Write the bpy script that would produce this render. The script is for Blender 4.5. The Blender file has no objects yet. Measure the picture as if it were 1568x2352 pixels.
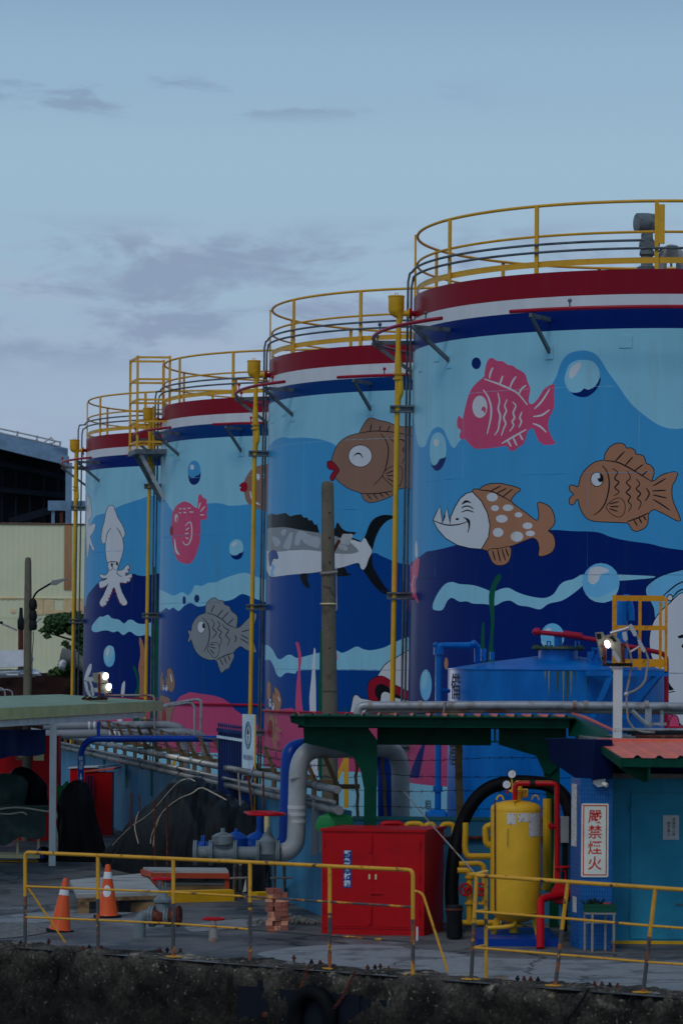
import bpy, bmesh, math, random
import numpy as np
from mathutils import Vector, Matrix, noise
from mathutils.geometry import delaunay_2d_cdt
from math import sin, cos, pi, radians, sqrt
random.seed(7)
scene = bpy.context.scene
COL = scene.collection
V = Vector
# ---------------------------------------------------------------- camera model (photo measured at 1568 px width)
F, CX, HY, ZC, RO = 6900., 784., 1527., 3.2, radians(.4)
KY = 1.      # the quay part of the scene is laid out in a survey grid whose depth unit is KY metres
def W(p): return V((p[0], p[1]*KY, p[2]))
def U(p): return V((p[0], p[1]/KY, p[2]))
CR, SR = cos(RO), sin(RO)
def ray(x, y):
    a, b = (x-CX)/F, (HY-y)/F
    return a*CR-b*SR, a*SR+b*CR
def P(x, y, Y):
    a, b = ray(x, y); return V((a*Y, Y, ZC+b*Y))
def G(x, y, z=0.):
    a, b = ray(x, y); Y = (z-ZC)/b
    return V((a*Y, Y, z))
cam = bpy.data.objects.new('camera', bpy.data.cameras.new('camera')); COL.objects.link(cam)
cam.data.sensor_fit = 'VERTICAL'; cam.data.sensor_height = 36.
cam.data.lens = F*682/1568*36/1024
cam.data.shift_y = (HY-1176)/2352
cam.data.clip_start = .5; cam.data.clip_end = 8000
cam.matrix_world = Matrix(((CR, -SR, 0, 0), (0, 0, -1, 0), (SR, CR, 0, ZC), (0, 0, 0, 1)))
scene.camera = cam
cam.data.dof.use_dof = True; cam.data.dof.focus_distance = 50; cam.data.dof.aperture_fstop = 4.5
# ---------------------------------------------------------------- materials
def lin(c):
    return tuple(((v/255)/12.92 if v <= 10 else ((v/255+.055)/1.055)**2.4) for v in c)
K = 1.75
MATS = {}
def alb(c, k=1.):
    return tuple(min(.88, v*K*k*w) for v, w in zip(lin(c), (1.1, 1.02, .9)))+(1,)
def mat(name, c1, c2=None, scale=6., thr=(.52, .62), rough=.45, metal=0., bump=0., stretch=(1, 1, 1), var=.14, vs=3., k=1., coat=0., detail=6., c3=None, thr3=(.6, .68), scale3=2.5, spec=.25):
    m = bpy.data.materials.new(name); m.use_nodes = True; nt = m.node_tree; n = nt.nodes; L = nt.links.new
    b = n['Principled BSDF']; MATS[name] = m
    tc = n.new('ShaderNodeTexCoord'); mp = n.new('ShaderNodeMapping'); mp.inputs['Scale'].default_value = stretch
    L(tc.outputs['Object'], mp.inputs[0])
    def nz(s, d=6.):
        t = n.new('ShaderNodeTexNoise'); t.inputs['Scale'].default_value = s; t.inputs['Detail'].default_value = d; t.inputs['Roughness'].default_value = .62
        L(mp.outputs[0], t.inputs['Vector']); return t.outputs['Fac']
    def mx(fac, a, bb, mode='MIX'):
        x = n.new('ShaderNodeMix'); x.data_type = 'RGBA'; x.blend_type = mode
        if isinstance(fac, float): x.inputs[0].default_value = fac
        else: L(fac, x.inputs[0])
        for i, q in ((6, a), (7, bb)):
            if isinstance(q, tuple): x.inputs[i].default_value = q
            else: L(q, x.inputs[i])
        return x.outputs[2]
    def ramp(f, t):
        r = n.new('ShaderNodeMapRange'); r.inputs[1].default_value, r.inputs[2].default_value = t; L(f, r.inputs[0]); return r.outputs[0]
    col = alb(c1, k)
    if c2 is not None: col = mx(ramp(nz(scale, detail), thr), col, alb(c2, k))
    if c3 is not None: col = mx(ramp(nz(scale3, detail), thr3), col, alb(c3, k))
    if var:
        r = n.new('ShaderNodeMapRange'); r.inputs[1].default_value = .3; r.inputs[2].default_value = .7; r.inputs[3].default_value = 1-var; r.inputs[4].default_value = 1+var
        L(nz(vs, 8.), r.inputs[0]); g = n.new('ShaderNodeCombineColor')
        for i in range(3): L(r.outputs[0], g.inputs[i])
        col = mx(1., col, g.outputs[0], 'MULTIPLY')
    if isinstance(col, tuple): b.inputs['Base Color'].default_value = col
    else: L(col, b.inputs['Base Color'])
    b.inputs['Roughness'].default_value = rough; b.inputs['Metallic'].default_value = metal
    b.inputs['Specular IOR Level'].default_value = spec
    if coat: b.inputs['Coat Weight'].default_value = coat; b.inputs['Coat Roughness'].default_value = .18
    if bump:
        bp = n.new('ShaderNodeBump'); bp.inputs['Strength'].default_value = bump; bp.inputs['Distance'].default_value = .02
        L(nz(scale*3, 8.), bp.inputs['Height']); L(bp.outputs[0], b.inputs['Normal'])
    return m
def glow(name, c, s):
    m = bpy.data.materials.new(name); m.use_nodes = True; b = m.node_tree.nodes['Principled BSDF']
    b.inputs['Base Color'].default_value = (.8, .8, .8, 1); b.inputs['Emission Color'].default_value = c+(1,); b.inputs['Emission Strength'].default_value = s
    MATS[name] = m
def tankpaint(name, c, k=1., rough=.3):   # gloss tank enamel with faint vertical run marks
    mat(name, c, tuple(int(v*.92+4) for v in c), scale=1.4, thr=(.45, .85), rough=rough, stretch=(1, 1, .14), c3=tuple(int(v*.78+q) for v, q in zip(c, (26, 22, 14))), thr3=(.58, .82), scale3=4., var=.05, vs=2.2, k=k, bump=.03, spec=.07)
tankpaint('t_light', (116, 169, 193)); tankpaint('t_mid', (54, 130, 180)); tankpaint('t_navy', (0, 27, 92)); tankpaint('t_deep', (0, 54, 122))
tankpaint('t_pink', (172, 66, 102)); tankpaint('t_hill', (158, 62, 100)); tankpaint('t_brown', (143, 101, 80)); tankpaint('t_umber', (122, 94, 82)); tankpaint('t_white', (172, 178, 188))
tankpaint('t_grey', (112, 120, 128)); tankpaint('t_mottle', (140, 148, 160)); tankpaint('t_black', (13, 18, 24)); tankpaint('t_red', (120, 20, 36)); tankpaint('t_band', (112, 18, 34)); tankpaint('t_green', (8, 72, 58))
tankpaint('t_sky', (92, 158, 205)); tankpaint('t_blueband', (0, 44, 100)); tankpaint('t_lip', (128, 18, 40))
mat('yellow', (200, 138, 40), (150, 100, 30), scale=3, thr=(.6, .75), rough=.42)
mat('yellow_pipe', (205, 140, 32), (172, 114, 30), scale=3, thr=(.6, .75), rough=.38)
mat('yellow_worn', (192, 134, 44), (62, 56, 50), scale=5.5, thr=(.6, .625), rough=.45, c3=(140, 78, 36), thr3=(.62, .7), scale3=9, bump=.15)
mat('yellow_bare', (64, 66, 70), (186, 128, 44), scale=5.5, thr=(.56, .585), rough=.45, c3=(140, 74, 34), thr3=(.53, .6), scale3=7, bump=.15)
mat('orange_steel', (188, 122, 20), (130, 74, 24), scale=9, thr=(.55, .7), rough=.5)
mat('grey_steel', (76, 86, 96), (60, 62, 66), scale=4, rough=.5)
mat('galv', (128, 134, 142), (98, 94, 90), scale=7, thr=(.5, .7), rough=.4, metal=.3)
mat('galv_rust', (120, 118, 116), (110, 72, 58), scale=5, thr=(.5, .62), rough=.55, stretch=(.4, 1, 1))
mat('pipe_red', (132, 16, 40), rough=.35); mat('hyd_red', (150, 6, 18), (120, 14, 22), scale=4, thr=(.6, .8), rough=.35)
mat('cab_red', (150, 5, 13), (132, 7, 14), scale=2.5, thr=(.5, .8), rough=.42, var=.1, c3=(84, 34, 28), thr3=(.68, .73), scale3=11)
mat('blue_tank', (0, 80, 152), (4, 92, 162), scale=1.5, thr=(.45, .7), rough=.38, c3=(28, 62, 96), thr3=(.66, .74), scale3=3, stretch=(1, 1, .35), bump=.06)
mat('moss', (48, 66, 52), (80, 84, 50), scale=9, rough=.9); mat('stain', (104, 112, 92), (60, 92, 120), scale=8, rough=.7)
mat('blue_pipe', (0, 44, 122), rough=.34); mat('pipe_grey', (138, 145, 152), (118, 124, 130), scale=2, thr=(.4, .8), rough=.38)
mat('pale_band', (165, 170, 178), rough=.4); mat('navy_sheet', (6, 28, 78), (16, 40, 92), scale=2, rough=.5, stretch=(1, 1, .3))
mat('green_steel', (0, 54, 40), (2, 42, 34), scale=3, rough=.5, spec=.15); mat('roof_red', (196, 84, 70), (150, 70, 62), scale=3, thr=(.55, .75), rough=.45)
mat('awning_red', (206, 92, 78), (232, 98, 66), scale=1.8, thr=(.5, .62), rough=.4)
mat('teal_wall', (44, 104, 138), (36, 86, 118), scale=2.5, thr=(.45, .7), rough=.6, stretch=(1, 1, .3), bump=.05)
mat('teal_trim', (42, 98, 104), rough=.6); mat('door_blue', (38, 118, 148), (34, 106, 136), scale=1.2, rough=.55, spec=.15)
mat('navy_beam', (2, 14, 50), rough=.7, spec=.1); mat('concrete', (96, 98, 96), (70, 72, 72), scale=18, thr=(.45, .65), rough=.85, bump=.3)
mat('pole_concrete', (88, 84, 74), (132, 126, 112), scale=60, thr=(.62, .7), rough=.9, bump=.4, c3=(60, 58, 54), thr3=(.55, .75), scale3=4)
mat('asphalt', (84, 86, 88), (60, 63, 67), scale=.9, thr=(.44, .6), rough=.68, bump=.25, c3=(112, 116, 120), thr3=(.58, .7), scale3=.5, var=.3, vs=34.)
mat('pale_slab', (112, 116, 120), (84, 88, 92), scale=2, rough=.75, bump=.2, var=.16, vs=12)
mat('quay_stone', (66, 63, 58), (30, 29, 28), scale=2.4, thr=(.38, .6), rough=.92, bump=1., c3=(140, 132, 116), thr3=(.6, .72), scale3=22, var=.6, vs=28.)
mat('quay_top', (78, 76, 70), (46, 44, 42), scale=3, thr=(.45, .6), rough=.9, bump=.7, c3=(132, 128, 120), thr3=(.6, .7), scale3=7, var=.3, vs=20)
mat('rubble', (96, 98, 98), (58, 60, 62), scale=14, rough=.95, bump=.6); mat('black_rubber', (9, 10, 13), (16, 17, 19), rough=.6, spec=.1); mat('fender_navy', (8, 12, 24), (30, 22, 22), scale=6, thr=(.62, .7), rough=.6)
mat('tarp', (6, 8, 12), (15, 17, 22), scale=2, thr=(.5, .7), rough=.42, bump=.35, spec=.08); mat('tarp_brown', (17, 16, 18), (28, 26, 26), scale=2.5, thr=(.5, .7), rough=.42, bump=.35, spec=.08); mat('tarp_green', (34, 48, 46), (46, 58, 54), scale=3, rough=.5, bump=.3)
mat('rope', (150, 142, 128), (104, 98, 88), scale=40, rough=.9); mat('rust_bar', (72, 34, 30), (96, 60, 44), scale=14, rough=.85)
mat('cone_orange', (226, 72, 32), (200, 60, 34), scale=5, thr=(.55, .8), rough=.4); mat('cone_white', (196, 196, 192), rough=.45); mat('cone_base', (20, 26, 38), rough=.6)
mat('wood', (112, 92, 66), (88, 70, 50), scale=8, rough=.8, stretch=(.2, 1, 1)); mat('brown_post', (92, 76, 56), (70, 56, 42), scale=9, rough=.8, stretch=(1, 1, .3)); mat('board_grey', (134, 138, 138), (100, 104, 106), scale=5, rough=.8, stretch=(.25, 1, 1))
mat('yellow_kerb', (196, 140, 20), (150, 108, 30), scale=5, thr=(.55, .75), rough=.6); mat('orange_frame', (140, 54, 32), (92, 44, 36), scale=6, thr=(.55, .7), rough=.55)
mat('brick_a', (124, 76, 66), (94, 58, 52), scale=9, rough=.9); mat('brick_b', (172, 126, 106), (140, 92, 78), scale=9, rough=.9); mat('valve_grey', (92, 104, 112), (72, 80, 86), scale=6, rough=.5); mat('valve_blue', (8, 56, 130), rough=.4)
mat('cream_sheet', (204, 184, 158), (188, 166, 138), scale=.12, thr=(.5, .75), rough=.6, var=.1, vs=.3); mat('brown_sheet', (148, 112, 82), (118, 88, 66), scale=.4, rough=.7, stretch=(1, 1, .25)); mat('tan_sheet', (196, 160, 126), (170, 132, 102), scale=.25, thr=(.45, .65), rough=.7)
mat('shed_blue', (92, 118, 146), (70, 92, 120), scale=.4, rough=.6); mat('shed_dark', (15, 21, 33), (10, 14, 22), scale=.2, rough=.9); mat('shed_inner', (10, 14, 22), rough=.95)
mat('bark_wall', (44, 28, 26), (28, 18, 18), scale=.8, thr=(.4, .65), rough=.95, bump=.6, stretch=(.3, .3, 1.5)); mat('leaf', (34, 58, 30), (50, 76, 36), scale=3, thr=(.4, .6), rough=.7, k=1.2); mat('leaf_dark', (20, 36, 24), (28, 48, 28), scale=3, rough=.75); mat('bark', (60, 46, 38), rough=.9)
mat('shelter_top', (104, 124, 104), (112, 132, 110), scale=1.2, rough=.5, spec=.12); mat('shelter_fascia', (150, 156, 106), (136, 142, 96), scale=1, thr=(.4, .8), rough=.3, k=1.15); mat('white_post', (172, 176, 180), (150, 150, 150), scale=5, thr=(.55, .75), rough=.5, stretch=(1, 1, .4))
mat('junk_white', (186, 192, 202), (150, 144, 138), scale=1, thr=(.55, .7), rough=.7); mat('black', (14, 16, 18), rough=.6); mat('lamp_body', (112, 112, 106), (78, 74, 70), scale=7, rough=.55); mat('lamp_silver', (150, 154, 160), rough=.4, metal=.4)
mat('sign_white', (192, 190, 180), (170, 166, 154), scale=6, thr=(.55, .75), rough=.5); mat('sign_red', (170, 30, 32), rough=.5); mat('sign_blue', (10, 50, 120), rough=.5); mat('banner_white', (168, 188, 208), (150, 170, 192), scale=2, rough=.6); mat('banner_text', (72, 52, 92), rough=.6); mat('banner_maroon', (92, 30, 62), rough=.6); mat('banner_navy', (8, 48, 110), rough=.6); mat('banner_ring', (38, 92, 138), rough=.6)
mat('paper', (168, 166, 166), (120, 122, 126), scale=26, thr=(.56, .6), rough=.7); mat('ink', (18, 20, 22), rough=.7); mat('gauge_face', (196, 198, 196), rough=.3); mat('crate_green', (10, 62, 46), rough=.5); mat('bag_green', (26, 110, 60), (16, 86, 48), scale=6, rough=.45)
mat('rack_grey', (100, 104, 108), (74, 76, 80), scale=4, rough=.6, stretch=(1, .3, 1)); mat('transfer_grey', (106, 112, 120), (84, 90, 98), scale=2, rough=.5); mat('brass_cream', (176, 166, 130), rough=.6); mat('lamp_head', (104, 108, 112), rough=.5)
glow('lamp_lit', (1., .98, .92), 5.)
# mosaic tile
def tile():
    m = mat('mosaic', (32, 92, 158), (26, 78, 142), scale=5, rough=.4, k=1.1); nt = m.node_tree; n = nt.nodes; L = nt.links.new; b = n['Principled BSDF']
    br = n.new('ShaderNodeTexBrick'); br.inputs['Scale'].default_value = 1.; br.offset = 0.
    br.inputs['Brick Width'].default_value = .03; br.inputs['Row Height'].default_value = .05; br.inputs['Mortar Size'].default_value = .003
    a = alb((24, 84, 146)); br.inputs['Color1'].default_value = a; br.inputs['Color2'].default_value = alb((20, 76, 136)); br.inputs['Mortar'].default_value = alb((12, 56, 108))
    tc = n.new('ShaderNodeTexCoord'); sp = n.new('ShaderNodeSeparateXYZ'); cb = n.new('ShaderNodeCombineXYZ'); ad = n.new('ShaderNodeMath')
    L(tc.outputs['Object'], sp.inputs[0]); L(sp.outputs[0], ad.inputs[0]); L(sp.outputs[1], ad.inputs[1]); L(ad.outputs[0], cb.inputs[0]); L(sp.outputs[2], cb.inputs[1]); L(cb.outputs[0], br.inputs['Vector'])
    L(br.outputs['Color'], b.inputs['Base Color'])
tile()
def tide():     # wet black weed on the lower part of the quay stones, with a ragged upper limit
    nt = MATS['quay_stone'].node_tree; n = nt.nodes; L = nt.links.new; b = n['Principled BSDF']; src = b.inputs['Base Color'].links[0].from_socket
    g = n.new('ShaderNodeNewGeometry'); sp = n.new('ShaderNodeSeparateXYZ'); L(g.outputs['Position'], sp.inputs[0]); t = n.new('ShaderNodeTexNoise'); t.inputs['Scale'].default_value = 3.2; t.inputs['Detail'].default_value = 8; L(g.outputs['Position'], t.inputs['Vector'])
    a = n.new('ShaderNodeMath'); a.operation = 'MULTIPLY_ADD'; L(t.outputs['Fac'], a.inputs[0]); a.inputs[1].default_value = .55; L(sp.outputs[2], a.inputs[2])
    r = n.new('ShaderNodeMapRange'); r.inputs[1].default_value = .3; r.inputs[2].default_value = -.14; L(a.outputs[0], r.inputs[0])
    x = n.new('ShaderNodeMix'); x.data_type = 'RGBA'; x.blend_type = 'MULTIPLY'; m = n.new('ShaderNodeMath'); m.operation = 'MULTIPLY'; m.inputs[1].default_value = .82; L(r.outputs[0], m.inputs[0]); L(m.outputs[0], x.inputs[0]); L(src, x.inputs[6]); x.inputs[7].default_value = (.12, .12, .11, 1)
    t2 = n.new('ShaderNodeTexNoise'); t2.inputs['Scale'].default_value = 1.3; t2.inputs['Detail'].default_value = 9; t2.inputs['Roughness'].default_value = .65; L(g.outputs['Position'], t2.inputs['Vector'])
    r2 = n.new('ShaderNodeMapRange'); r2.inputs[1].default_value = .56; r2.inputs[2].default_value = .62; L(t2.outputs['Fac'], r2.inputs[0]); r3 = n.new('ShaderNodeMapRange'); r3.inputs[1].default_value = -.2; r3.inputs[2].default_value = -.02; L(sp.outputs[2], r3.inputs[0])
    m2 = n.new('ShaderNodeMath'); m2.operation = 'MULTIPLY'; L(r2.outputs[0], m2.inputs[0]); L(r3.outputs[0], m2.inputs[1]); x2 = n.new('ShaderNodeMix'); x2.data_type = 'RGBA'; L(m2.outputs[0], x2.inputs[0]); L(x.outputs[2], x2.inputs[6]); x2.inputs[7].default_value = alb((128, 122, 112)); L(x2.outputs[2], b.inputs['Base Color'])
tide()
def cracks(name, sc, wd):       # hairline cracks and oil stains in a pavement
    nt = MATS[name].node_tree; n = nt.nodes; L = nt.links.new; b = n['Principled BSDF']; src = b.inputs['Base Color'].links[0].from_socket
    g = n.new('ShaderNodeNewGeometry'); t = n.new('ShaderNodeTexNoise'); t.inputs['Scale'].default_value = .9; t.inputs['Detail'].default_value = 6; L(g.outputs['Position'], t.inputs['Vector'])
    ad = n.new('ShaderNodeVectorMath'); ad.operation = 'MULTIPLY_ADD'; L(t.outputs['Color'], ad.inputs[0]); ad.inputs[1].default_value = (1.4, 1.4, 0); L(g.outputs['Position'], ad.inputs[2])
    v = n.new('ShaderNodeTexVoronoi'); v.feature = 'DISTANCE_TO_EDGE'; v.inputs['Scale'].default_value = sc; L(ad.outputs[0], v.inputs['Vector'])
    r = n.new('ShaderNodeMapRange'); L(v.outputs['Distance'], r.inputs[0]); r.inputs[1].default_value = wd; r.inputs[2].default_value = wd*2.5; r.inputs[3].default_value = .35
    t2 = n.new('ShaderNodeTexNoise'); t2.inputs['Scale'].default_value = 1.1; t2.inputs['Detail'].default_value = 7; t2.inputs['Distortion'].default_value = .8; L(g.outputs['Position'], t2.inputs['Vector'])
    r2 = n.new('ShaderNodeMapRange'); L(t2.outputs['Fac'], r2.inputs[0]); r2.inputs[1].default_value = .58; r2.inputs[2].default_value = .66; r2.inputs[3].default_value = 1.; r2.inputs[4].default_value = .55
    m = n.new('ShaderNodeMath'); m.operation = 'MULTIPLY'; L(r.outputs[0], m.inputs[0]); L(r2.outputs[0], m.inputs[1]); x = n.new('ShaderNodeVectorMath'); x.operation = 'SCALE'; L(src, x.inputs[0]); L(m.outputs[0], x.inputs['Scale']); L(x.outputs[0], b.inputs['Base Color'])
    r3 = n.new('ShaderNodeMapRange'); L(t2.outputs['Fac'], r3.inputs[0]); r3.inputs[1].default_value = .58; r3.inputs[2].default_value = .66; r3.inputs[3].default_value = .72; r3.inputs[4].default_value = .32; L(r3.outputs[0], b.inputs['Roughness'])
cracks('asphalt', .35, .006); cracks('pale_slab', .5, .005)
# ---------------------------------------------------------------- mesh helpers
class MB:
    def __init__(s): s.v = []; s.f = []; s.m = []
    def add(s, vs, fs, mi=0):
        o = len(s.v); s.v += [V(p) for p in vs]; s.f += [tuple(i+o for i in f) for f in fs]; s.m += [mi]*len(fs); return s
    def hexa(s, p, mi=0):   # 4 bottom + 4 top
        return s.add(p, [(3, 2, 1, 0), (4, 5, 6, 7), (0, 1, 5, 4), (1, 2, 6, 5), (2, 3, 7, 6), (3, 0, 4, 7)], mi)
    def box(s, x0, x1, y0, y1, z0, z1, mi=0):
        return s.hexa([(x0, y0, z0), (x1, y0, z0), (x1, y1, z0), (x0, y1, z0), (x0, y0, z1), (x1, y0, z1), (x1, y1, z1), (x0, y1, z1)], mi)
    def pbox(s, x0, y0, x1, y1, Y, d, mi=0):    # box whose front face covers a photo rectangle at depth Y and that is d deep
        a, b = P(x0, y1, Y), P(x1, y0, Y)
        return s.box(a.x, b.x, Y, Y+d, a.z, b.z, mi)
    def obox(s, c, ax, ay, az, mi=0):           # oriented box: centre of base + half axes + full height
        c = V(c); ax = V(ax); ay = V(ay); az = V(az); q = [c-ax-ay, c+ax-ay, c+ax+ay, c-ax+ay]
        return s.hexa(q+[k+az for k in q], mi)
    def bar(s, a, b, w, h=None, up=(0, 0, 1), mi=0):
        a = W(a); b = W(b); h = h or w; d = (b-a).normalized(); u = V(up)
        if abs(d.dot(u)) > .98: u = V((0, 1, 0))
        r = d.cross(u).normalized()*w/2; t = r.cross(d).normalized()*h/2
        return s.hexa([U(q) for q in (a-r-t, a+r-t, b+r-t, b-r-t, a-r+t, a+r+t, b+r+t, b-r+t)], mi)
    def tube(s, pts, r, n=10, mi=0, closed=False, cap=True):
        pts = [W(p) for p in pts]; k = len(pts); rr = r if isinstance(r, (list, tuple)) else [r]*k
        t0 = (pts[1]-pts[0]).normalized(); u = t0.orthogonal().normalized(); vs = []
        for i, p in enumerate(pts):
            if closed: t = (pts[(i+1) % k]-pts[i-1]).normalized()
            else: t = (pts[min(i+1, k-1)]-pts[max(i-1, 0)]).normalized()
            u = (u-t*u.dot(t)).normalized(); w = t.cross(u)
            vs += [U(p+(u*cos(2*pi*j/n)+w*sin(2*pi*j/n))*rr[i]) for j in range(n)]
        fs = [(i*n+j, i*n+(j+1) % n, (i+1) % k*n+(j+1) % n, (i+1) % k*n+j) for i in range(k if closed else k-1) for j in range(n)]
        if cap and not closed: fs += [tuple(range(n))[::-1], tuple((k-1)*n+j for j in range(n))]
        return s.add(vs, fs, mi)
    def cyl(s, a, b, r, r1=None, n=14, mi=0): return s.tube([a, b], [r, r if r1 is None else r1], n, mi)
    def lathe(s, prof, c, ax=(0, 0, 1), n=24, mi=0):    # prof: (radius, height) list along ax from c
        c = W(c); ax = V(ax).normalized(); u = ax.orthogonal().normalized() if abs(ax.z) < .99 else V((1, 0, 0)); w = ax.cross(u); vs = []
        for r, h in prof: vs += [U(c+ax*h+(u*cos(2*pi*j/n)+w*sin(2*pi*j/n))*max(r, 1e-4)) for j in range(n)]
        fs = [(i*n+j, i*n+(j+1) % n, (i+1)*n+(j+1) % n, (i+1)*n+j) for i in range(len(prof)-1) for j in range(n)]
        fs += [tuple(range(n))[::-1], tuple((len(prof)-1)*n+j for j in range(n))]
        return s.add(vs, fs, mi)
    def prism(s, loop, vec, mi=0):
        n = len(loop); loop = [V(p) for p in loop]; vec = V(vec)
        return s.add(loop+[p+vec for p in loop], [tuple(range(n))[::-1], tuple(range(n, 2*n))]+[(i, (i+1) % n, (i+1) % n+n, i+n) for i in range(n)], mi)
    def ball(s, c, r, n=12, mi=0, sc=(1, 1, 1)):
        c = W(c); k = n//2; vs = [c+V((sc[0]*r*sin(pi*i/k)*cos(2*pi*j/n), sc[1]*r*sin(pi*i/k)*sin(2*pi*j/n), sc[2]*r*cos(pi*i/k))) for i in range(1, k) for j in range(n)]
        fs = [(i*n+j, (i+1)*n+j, (i+1)*n+(j+1) % n, i*n+(j+1) % n) for i in range(k-2) for j in range(n)]
        o = len(vs); vs = [U(q) for q in vs+[c+V((0, 0, r*sc[2])), c-V((0, 0, r*sc[2]))]]
        fs += [(o, j, (j+1) % n) for j in range(n)]+[(o+1, (k-2)*n+(j+1) % n, (k-2)*n+j) for j in range(n)]
        return s.add(vs, fs, mi)
    def sheet(s, fn, nu, nv, mi=0):
        vs = [fn(i/nu, j/nv) for i in range(nu+1) for j in range(nv+1)]
        return s.add(vs, [(i*(nv+1)+j, (i+1)*(nv+1)+j, (i+1)*(nv+1)+j+1, i*(nv+1)+j+1) for i in range(nu) for j in range(nv)], mi)
    def build(s, name, mats, parent=None, ang=38, fix=True):
        me = bpy.data.meshes.new(name); o = V((0, 0, 0))
        q = parent
        while q: o = o+q.location; q = q.parent
        me.from_pydata([tuple(W(p)-o) for p in s.v], [], s.f)
        for m in (mats if isinstance(mats, (list, tuple)) else [mats]): me.materials.append(MATS[m])
        me.polygons.foreach_set('material_index', s.m)
        if fix:
            bm = bmesh.new(); bm.from_mesh(me); bmesh.ops.recalc_face_normals(bm, faces=bm.faces); bm.to_mesh(me); bm.free()
        me.polygons.foreach_set('use_smooth', [True]*len(me.polygons)); me.update()
        me.set_sharp_from_angle(angle=radians(ang))
        ob = bpy.data.objects.new(name, me); COL.objects.link(ob)
        if parent: ob.parent = parent
        return ob
def tag(o, label=None, cat=None, group=None, kind=None):
    if label: o['label'] = label
    if cat: o['category'] = cat
    if group: o['group'] = group
    if kind: o['kind'] = kind
    return o
def T(name, label, cat, loc, group=None):
    o = bpy.data.objects.new(name, None); COL.objects.link(o); o.location = W(loc); o.empty_display_size = .2
    return tag(o, label, cat, group)
def one(mb, name, m, label, cat, group=None, **kw): return tag(mb.build(name, m, **kw), label, cat, group)
def struct(mb, name, m, **kw): return tag(mb.build(name, m, **kw), kind='structure')
def copy_tree(o, parent=None):
    c = o.copy(); COL.objects.link(c); c.parent = parent
    for ch in [q for q in bpy.data.objects if q.parent == o]: copy_tree(ch, c)
    return c
def smooth(pts, closed=True, n=4):
    k = len(pts); out = []; pts = [V(p) for p in pts]
    for i in range(k if closed else k-1):
        p0, p1, p2, p3 = (pts[(i-1) % k], pts[i], pts[(i+1) % k], pts[(i+2) % k]) if closed else (pts[max(i-1, 0)], pts[i], pts[i+1], pts[min(i+2, k-1)])
        for j in range(n):
            t = j/n; out.append(.5*((2*p1)+(p2-p0)*t+(2*p0-5*p1+4*p2-p3)*t*t+(3*p1-p0-3*p2+p3)*t**3))
    if not closed: out.append(pts[-1])
    return out
def fillet(pts, r, n=6):     # round the corners of a 3D pipe route
    pts = [V(p) for p in pts]; out = [pts[0]]
    for a, b, c in zip(pts, pts[1:], pts[2:]):
        d1 = (a-b).normalized(); d2 = (c-b).normalized(); q = min(r, (a-b).length*.49, (c-b).length*.49)
        p, e = b+d1*q, b+d2*q
        out += [p*(1-t)**2+b*2*t*(1-t)+e*t*t for t in [i/n for i in range(n+1)]]
    return out+[pts[-1]]
def text_mesh(body, size, bold=0., space=1.):
    cu = bpy.data.curves.new('t', 'FONT'); cu.body = body; cu.size = size; cu.align_x = 'CENTER'; cu.align_y = 'CENTER'; cu.offset = bold; cu.space_line = space; cu.resolution_u = 3
    ob = bpy.data.objects.new('t', cu); COL.objects.link(ob); bpy.context.view_layer.update()
    me = bpy.data.meshes.new_from_object(ob.evaluated_get(bpy.context.evaluated_depsgraph_get())); bpy.data.objects.remove(ob)
    vs = [V(v.co) for v in me.vertices]; fs = [tuple(p.vertices) for p in me.polygons]
    bpy.data.meshes.remove(me); return vs, fs
def lettering(body, size, fn, m, parent, name='lettering', bold=0., sx=1., space=1.):   # fn maps flat (x, y) to a world point
    vs, fs = text_mesh(body, size, bold, space); mb = MB(); mb.add([fn(p.x*sx, p.y) for p in vs], fs)
    return mb.build(name, m, parent, fix=False)
# ================================================================ STORAGE TANKS
R0, H0, TAPER = 4.3, 9.87, .0075
TK = {4: (0, 53.8), 3: (0, 65.35), 2: (0, 77.6), 1: (0, 88.75)}
# measured top-left rim height of each tank -> its own height
TH = {}
for k, (x, y) in {4: (956, 672), 3: (619.5, 823), 2: (373.6, 934), 1: (199.8, 1008.5)}.items(): TH[k] = 9.77
for k in TK: TK[k] = (P({4: 950, 3: 618, 2: 372, 1: 199}[k], {4: 690, 3: 850, 2: 960, 1: 1030}[k], TK[k][1]).x+R0, TK[k][1])
def hit(k, x, y):       # photo pixel -> (arc length, height) on the shell of tank k
    cx, cy = TK[k]; a, b = ray(x, y); R = R0
    for _ in range(3):
        A = a*a+1; B = -2*(a*cx+cy); C = cx*cx+cy*cy-R*R; D = B*B-4*A*C
        t = (-B-sqrt(max(D, 0)))/(2*A); z = ZC+b*t; R = R0+TAPER*max(0, TH[k]-z)
    return math.atan2(a*t-cx, cy-t)*R0, z
def onshell(k, s, z, off=0.):
    cx, cy = TK[k]; R = R0+TAPER*max(0, TH[k]-z)+off; t = s/R0
    return V((cx+R*sin(t), cy-R*cos(t), z))
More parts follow.
